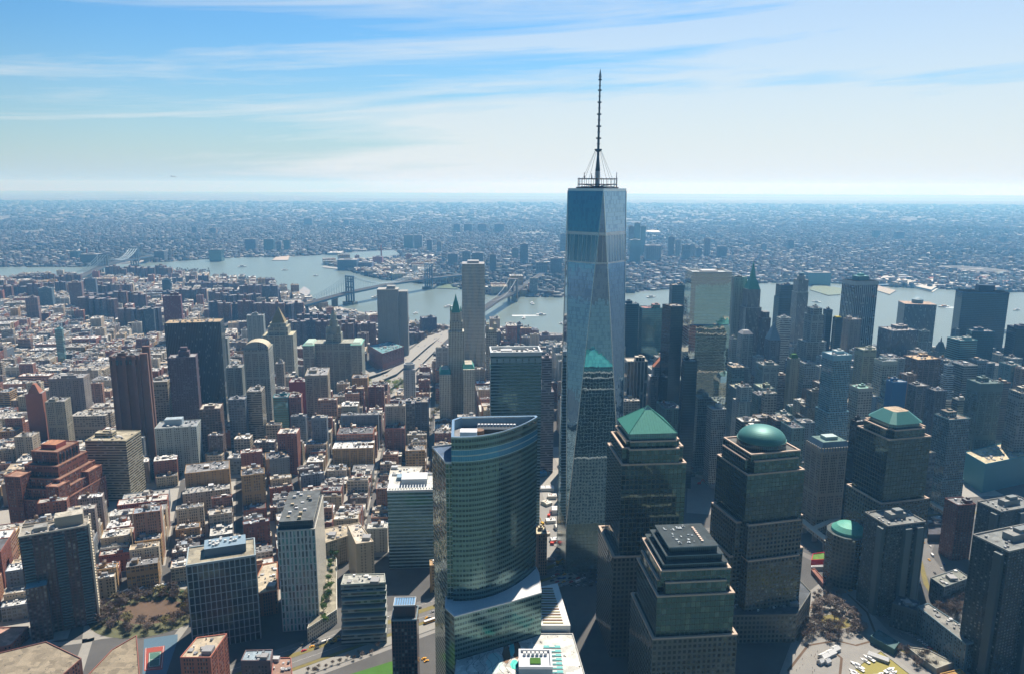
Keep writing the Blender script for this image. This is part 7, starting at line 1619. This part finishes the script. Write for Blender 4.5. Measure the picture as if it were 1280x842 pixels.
CP = {k: car_mesh(k, c_) for k, c_ in CARC.items()}; CP['white van'] = car_mesh('white van', (.7, .7, .7), van=True); CP['white bus'] = car_mesh('white bus', (.72, .72, .72), bus=True); CP['yellow bus'] = car_mesh('yellow bus', (.70, .36, .02), bus=True)
CU = set()
def car(kind, x, y, a, z=.06):
    p = CP[kind]; o = p if kind not in CU else copy_tree(p); CU.add(kind); o.location = (x, y, z); o.rotation_euler = (0, 0, a)
    tag(o, '?', kind.split()[-1] if kind != 'yellow taxi' else 'taxi', 'vehicles in the streets'); AUTO.append((o, kind)); return o
def road_dir(x, y):
    best = None
    for a, b in zip(WEST, WEST[1:]):
        d_ = math.hypot((a[0]+b[0])/2-x, (a[1]+b[1])/2-y)
        if best is None or d_ < best[0]: best = (d_, math.atan2(b[1]-a[1], b[0]-a[0]))
    return best[1]
for kind, px_ in (('yellow taxi', [(390, 808), (420, 801), (418, 799), (435, 795), (434, 797), (422, 796), (541, 773), (530, 823), (533, 826)]), ('black car', [(378, 806), (396, 810), (392, 803), (415, 804), (432, 798)]), ('red car', [(380, 813)]), ('white car', [(446, 793), (470, 788), (482, 781), (412, 799)]), ('white van', [(404, 803), (534, 778)]), ('blue car', [(429, 794), (424, 800)]), ('white bus', [(456, 784)]), ('yellow bus', [(537, 777)]), ('grey car', [(410, 806), (440, 790)])):
    for x, y in px_: X_, Y_ = gp(x, y); car(kind, X_, Y_, road_dir(X_, Y_)+g.uniform(-.04, .04))
kinds = ['yellow taxi', 'black car', 'white car', 'grey car', 'silver car', 'black car', 'white van', 'red car', 'blue car', 'grey car']
for i in range(46):
    t_ = g.random(); a, b = WEST[3], WEST[5]; d_ = g.choice((-12, -8, -5, 5, 8, 12)); x, y = a[0]+(b[0]-a[0])*t_, a[1]+(b[1]-a[1])*t_; an = road_dir(x, y); car(g.choice(kinds), x-math.sin(an)*d_, y+math.cos(an)*d_, an)
for i in range(70):                      # along the streets of the low quarter
    k = g.randrange(-3, 4); u = -169+75*k+g.choice((-3.6, -1.4, 1.8, 3.8)); v = g.uniform(760, 1500); x, y = rot(u, v, R(5.45))
    if x > 60 or z2(x, y): continue
    car(g.choice(kinds), x, y, R(95.45))
for i in range(34):
    pts = g.choice(APP); j = g.randrange(len(pts)-1); t_ = g.random(); a, b = pts[j], pts[j+1]; an = math.atan2(b[1]-a[1], b[0]-a[0]); d_ = g.choice((-5, -2, 2, 5)); car(g.choice(kinds), a[0]+(b[0]-a[0])*t_-math.sin(an)*d_, a[1]+(b[1]-a[1])*t_+math.cos(an)*d_, an, 6.35)
for i in range(16): x, y = gp(132+i*6.3, 743-i*.95); car(g.choice(('white van', 'white car', 'silver car', 'white van')), x, y, R(60))
for i in range(14): x, y = gp(1088+i*6.2, 757+i*4.4); car(g.choice(kinds), x, y, R(-42), .1)
for i in range(16): x, y = gp(1160+g.uniform(-12, 22), 650+i*5.5); car(g.choice(kinds), x, y, R(80), .1)
for k in CP:
    if k not in CU: x, y = gp(500, 776); car(k, x, y, road_dir(x, y))
for i, (x, y) in enumerate(((1105, 741), (1110, 740), (1055, 740), (1063, 738))): X_, Y_ = gp(x, y); car('yellow taxi', X_, Y_, R(20))
# people on the waterfront plaza, small in the photo: one skinned body each
def person_proto(seed, shirt, trousers):
    r = random.Random(seed); J = [(0, 0, .95), (0, 0, 1.2), (0, 0, 1.45), (0, 0, 1.55), (0, .02, 1.68), (.1, 0, .9), (.12, .10*r.choice((-1, 1)), .5), (.13, -.04, .06), (.13, .12, .03), (-.1, 0, .9), (-.12, -.10, .5), (-.13, .04, .06), (-.13, .18, .03), (.2, 0, 1.4), (.26, .02, 1.12), (.25, .14, .9), (-.2, 0, 1.4), (-.26, .02, 1.12), (-.25, .10, .88)]
    E_ = [(0, 1), (1, 2), (2, 3), (3, 4), (0, 5), (5, 6), (6, 7), (7, 8), (0, 9), (9, 10), (10, 11), (11, 12), (2, 13), (13, 14), (14, 15), (2, 16), (16, 17), (17, 18)]
    Rd = [.15, .15, .15, .06, .11, .09, .065, .045, .035, .09, .065, .045, .035, .06, .045, .03, .06, .045, .03]
    me = bpy.data.meshes.new('person'); me.from_pydata(J, E_, []); o = bpy.data.objects.new('person', me); sc.collection.objects.link(o); md = o.modifiers.new('skin', 'SKIN'); me.skin_vertices.new() if not me.skin_vertices else None
    for i, v in enumerate(me.skin_vertices[0].data): v.radius = (Rd[i], Rd[i]); v.use_root = i == 0
    o.modifiers.new('smooth', 'SUBSURF').levels = 1
    nm = 'clothes_%d' % seed; t = NT(nm); sp_ = t.node('ShaderNodeSeparateXYZ'); t.l.new(t.obj(), sp_.inputs[0])
    c_ = t.mix(t.math('GREATER_THAN', sp_.outputs[2], .93), trousers, shirt); c_ = t.mix(t.math('GREATER_THAN', sp_.outputs[2], 1.52), c_, (.35, .2, .14)); c_ = t.mix(t.math('GREATER_THAN', sp_.outputs[2], 1.72), c_, (.03, .02, .015))
    MATS[nm] = t.end(t.bsdf(c_, .9)); me.materials.append(MATS[nm]); return o
PP = [(person_proto(1, (.5, .5, .5), (.03, .04, .08)), 'person in a pale shirt and dark trousers'), (person_proto(2, (.3, .03, .03), (.02, .02, .02)), 'person in a red top and black trousers'), (person_proto(3, (.03, .04, .08), (.25, .22, .16)), 'person in a dark blue coat and tan trousers')]
for i in range(27):
    p, lab = PP[i % 3]; o = p if i < 3 else p.copy()
    if i >= 3: sc.collection.objects.link(o)
    x, y = gp(g.uniform(985, 1022), g.uniform(812, 841)) if i % 3 else gp(g.uniform(1095, 1135), g.uniform(790, 800)); o.location = (x, y, .06); o.rotation_euler.z = g.uniform(0, 6.28); tag(o, '?', 'person', 'people strolling on the plaza'); AUTO.append((o, lab))
for i in range(56):
    x, y = gp(696+(i % 8)*8.6+g.uniform(-1, 1), 704+(i//8)*4.6); car(g.choice(kinds), x, y, R(32+g.choice((0, 180))+g.uniform(-6, 6)), .07)
# aeroplane
F = 4700; o = thing('airliner', 'tiny airliner low in the sky at upper left', 'aeroplane', xat(217, 221, F), F, R(4), z=zat(217, 221, F))
m = MB(); m.beam((-16, 0, 0), (16, 0, 0), 2.0, 'white_paint', n=8); m.build('fuselage', o, occ=False); m = MB(); m.face([(-1, 0, 0), (-7, -16, 0), (-4, -16, 0), (5, 0, 0)], 'white_paint'); m.face([(5, 0, 0), (-4, 16, 0), (-7, 16, 0), (-1, 0, 0)], 'white_paint'); m.build('wing', o, occ=False); m = MB(); m.face([(-16, 0, 1), (-15, 0, 7), (-12, 0, 7), (-10, 0, 1)], 'white_paint'); m.build('tail_fin', o, occ=False)

# ------------------------------------------------------------------ names for the many: what it looks like + where it stands
for o in sc.objects:
    if o.get('label') == '?' and o.get('group', '').startswith('brick housing'):
        c_ = o.location; AUTO.append((o, 'brick housing tower with cross wings'))
RIVERLM = [(*MB1, 'the blue bridge tower'), (*gp(480, 400), 'the river bend')]
LM = [(x, y, n) for x, y, n in LANDMARKS]+RIVERLM
from collections import defaultdict
grp = defaultdict(list)
for o, desc in AUTO:
    x, y = o.location.x, o.location.y
    d_, lx, ly, n = min(((math.hypot(lx-x, ly-y), lx, ly, n) for lx, ly, n in LM), key=lambda t_: t_[0])
    ax, ay = proj(x, y, 0)[0]-proj(lx, ly, 0)[0], y-ly; k = (F_ := max(1, y))*abs(ax)/FPX
    rel = ('left of' if ax < 0 else 'right of') if k > abs(ay) else ('before' if ay < 0 else 'behind')
    grp[(desc, rel, n)].append((d_, o))
def ordn(i): return ord_[i] if i < 29 else f'{i+1}th'
for (desc, rel, n), L_ in grp.items():
    L_.sort(key=lambda t_: t_[0])
    for i, (d_, o) in enumerate(L_):
        o['label'] = f'{desc}, {rel} {n}' if len(L_) == 1 else (f'{desc}, {rel} {n}, nearest of {len(L_)}' if i == 0 else f'{desc}, {ordn(i)} nearest {rel} {n}')
for o in sc.objects:                     # long labels: drop filler words
    l_ = o.get('label')
    if l_ and len(l_.split()) > 16: o['label'] = ' '.join(l_.replace('glass ', '').replace(', water tank', '').split()[:16])

# ------------------------------------------------------------------ haze: one box of even air round everything
hm = bpy.data.materials.new('haze'); hm.use_nodes = True; hn = hm.node_tree.nodes; hn.clear(); ho = hn.new('ShaderNodeOutputMaterial'); hv = hn.new('ShaderNodeVolumePrincipled')
hv.inputs['Color'].default_value = (.21, .57, 1.0, 1); hv.inputs['Absorption Color'].default_value = (1, 1, 1, 1); hv.inputs['Density'].default_value = HAZE_DENSITY; hv.inputs['Anisotropy'].default_value = .45
hm.node_tree.links.new(hv.outputs[0], ho.inputs['Volume'])
MATS['haze'] = hm; m = MB(); m.box(0, 0, 84000, 84000, -1, 545, 'haze'); tag(m.build('haze', occ=False), 'thin blue haze over the whole city', 'haze', kind='stuff')
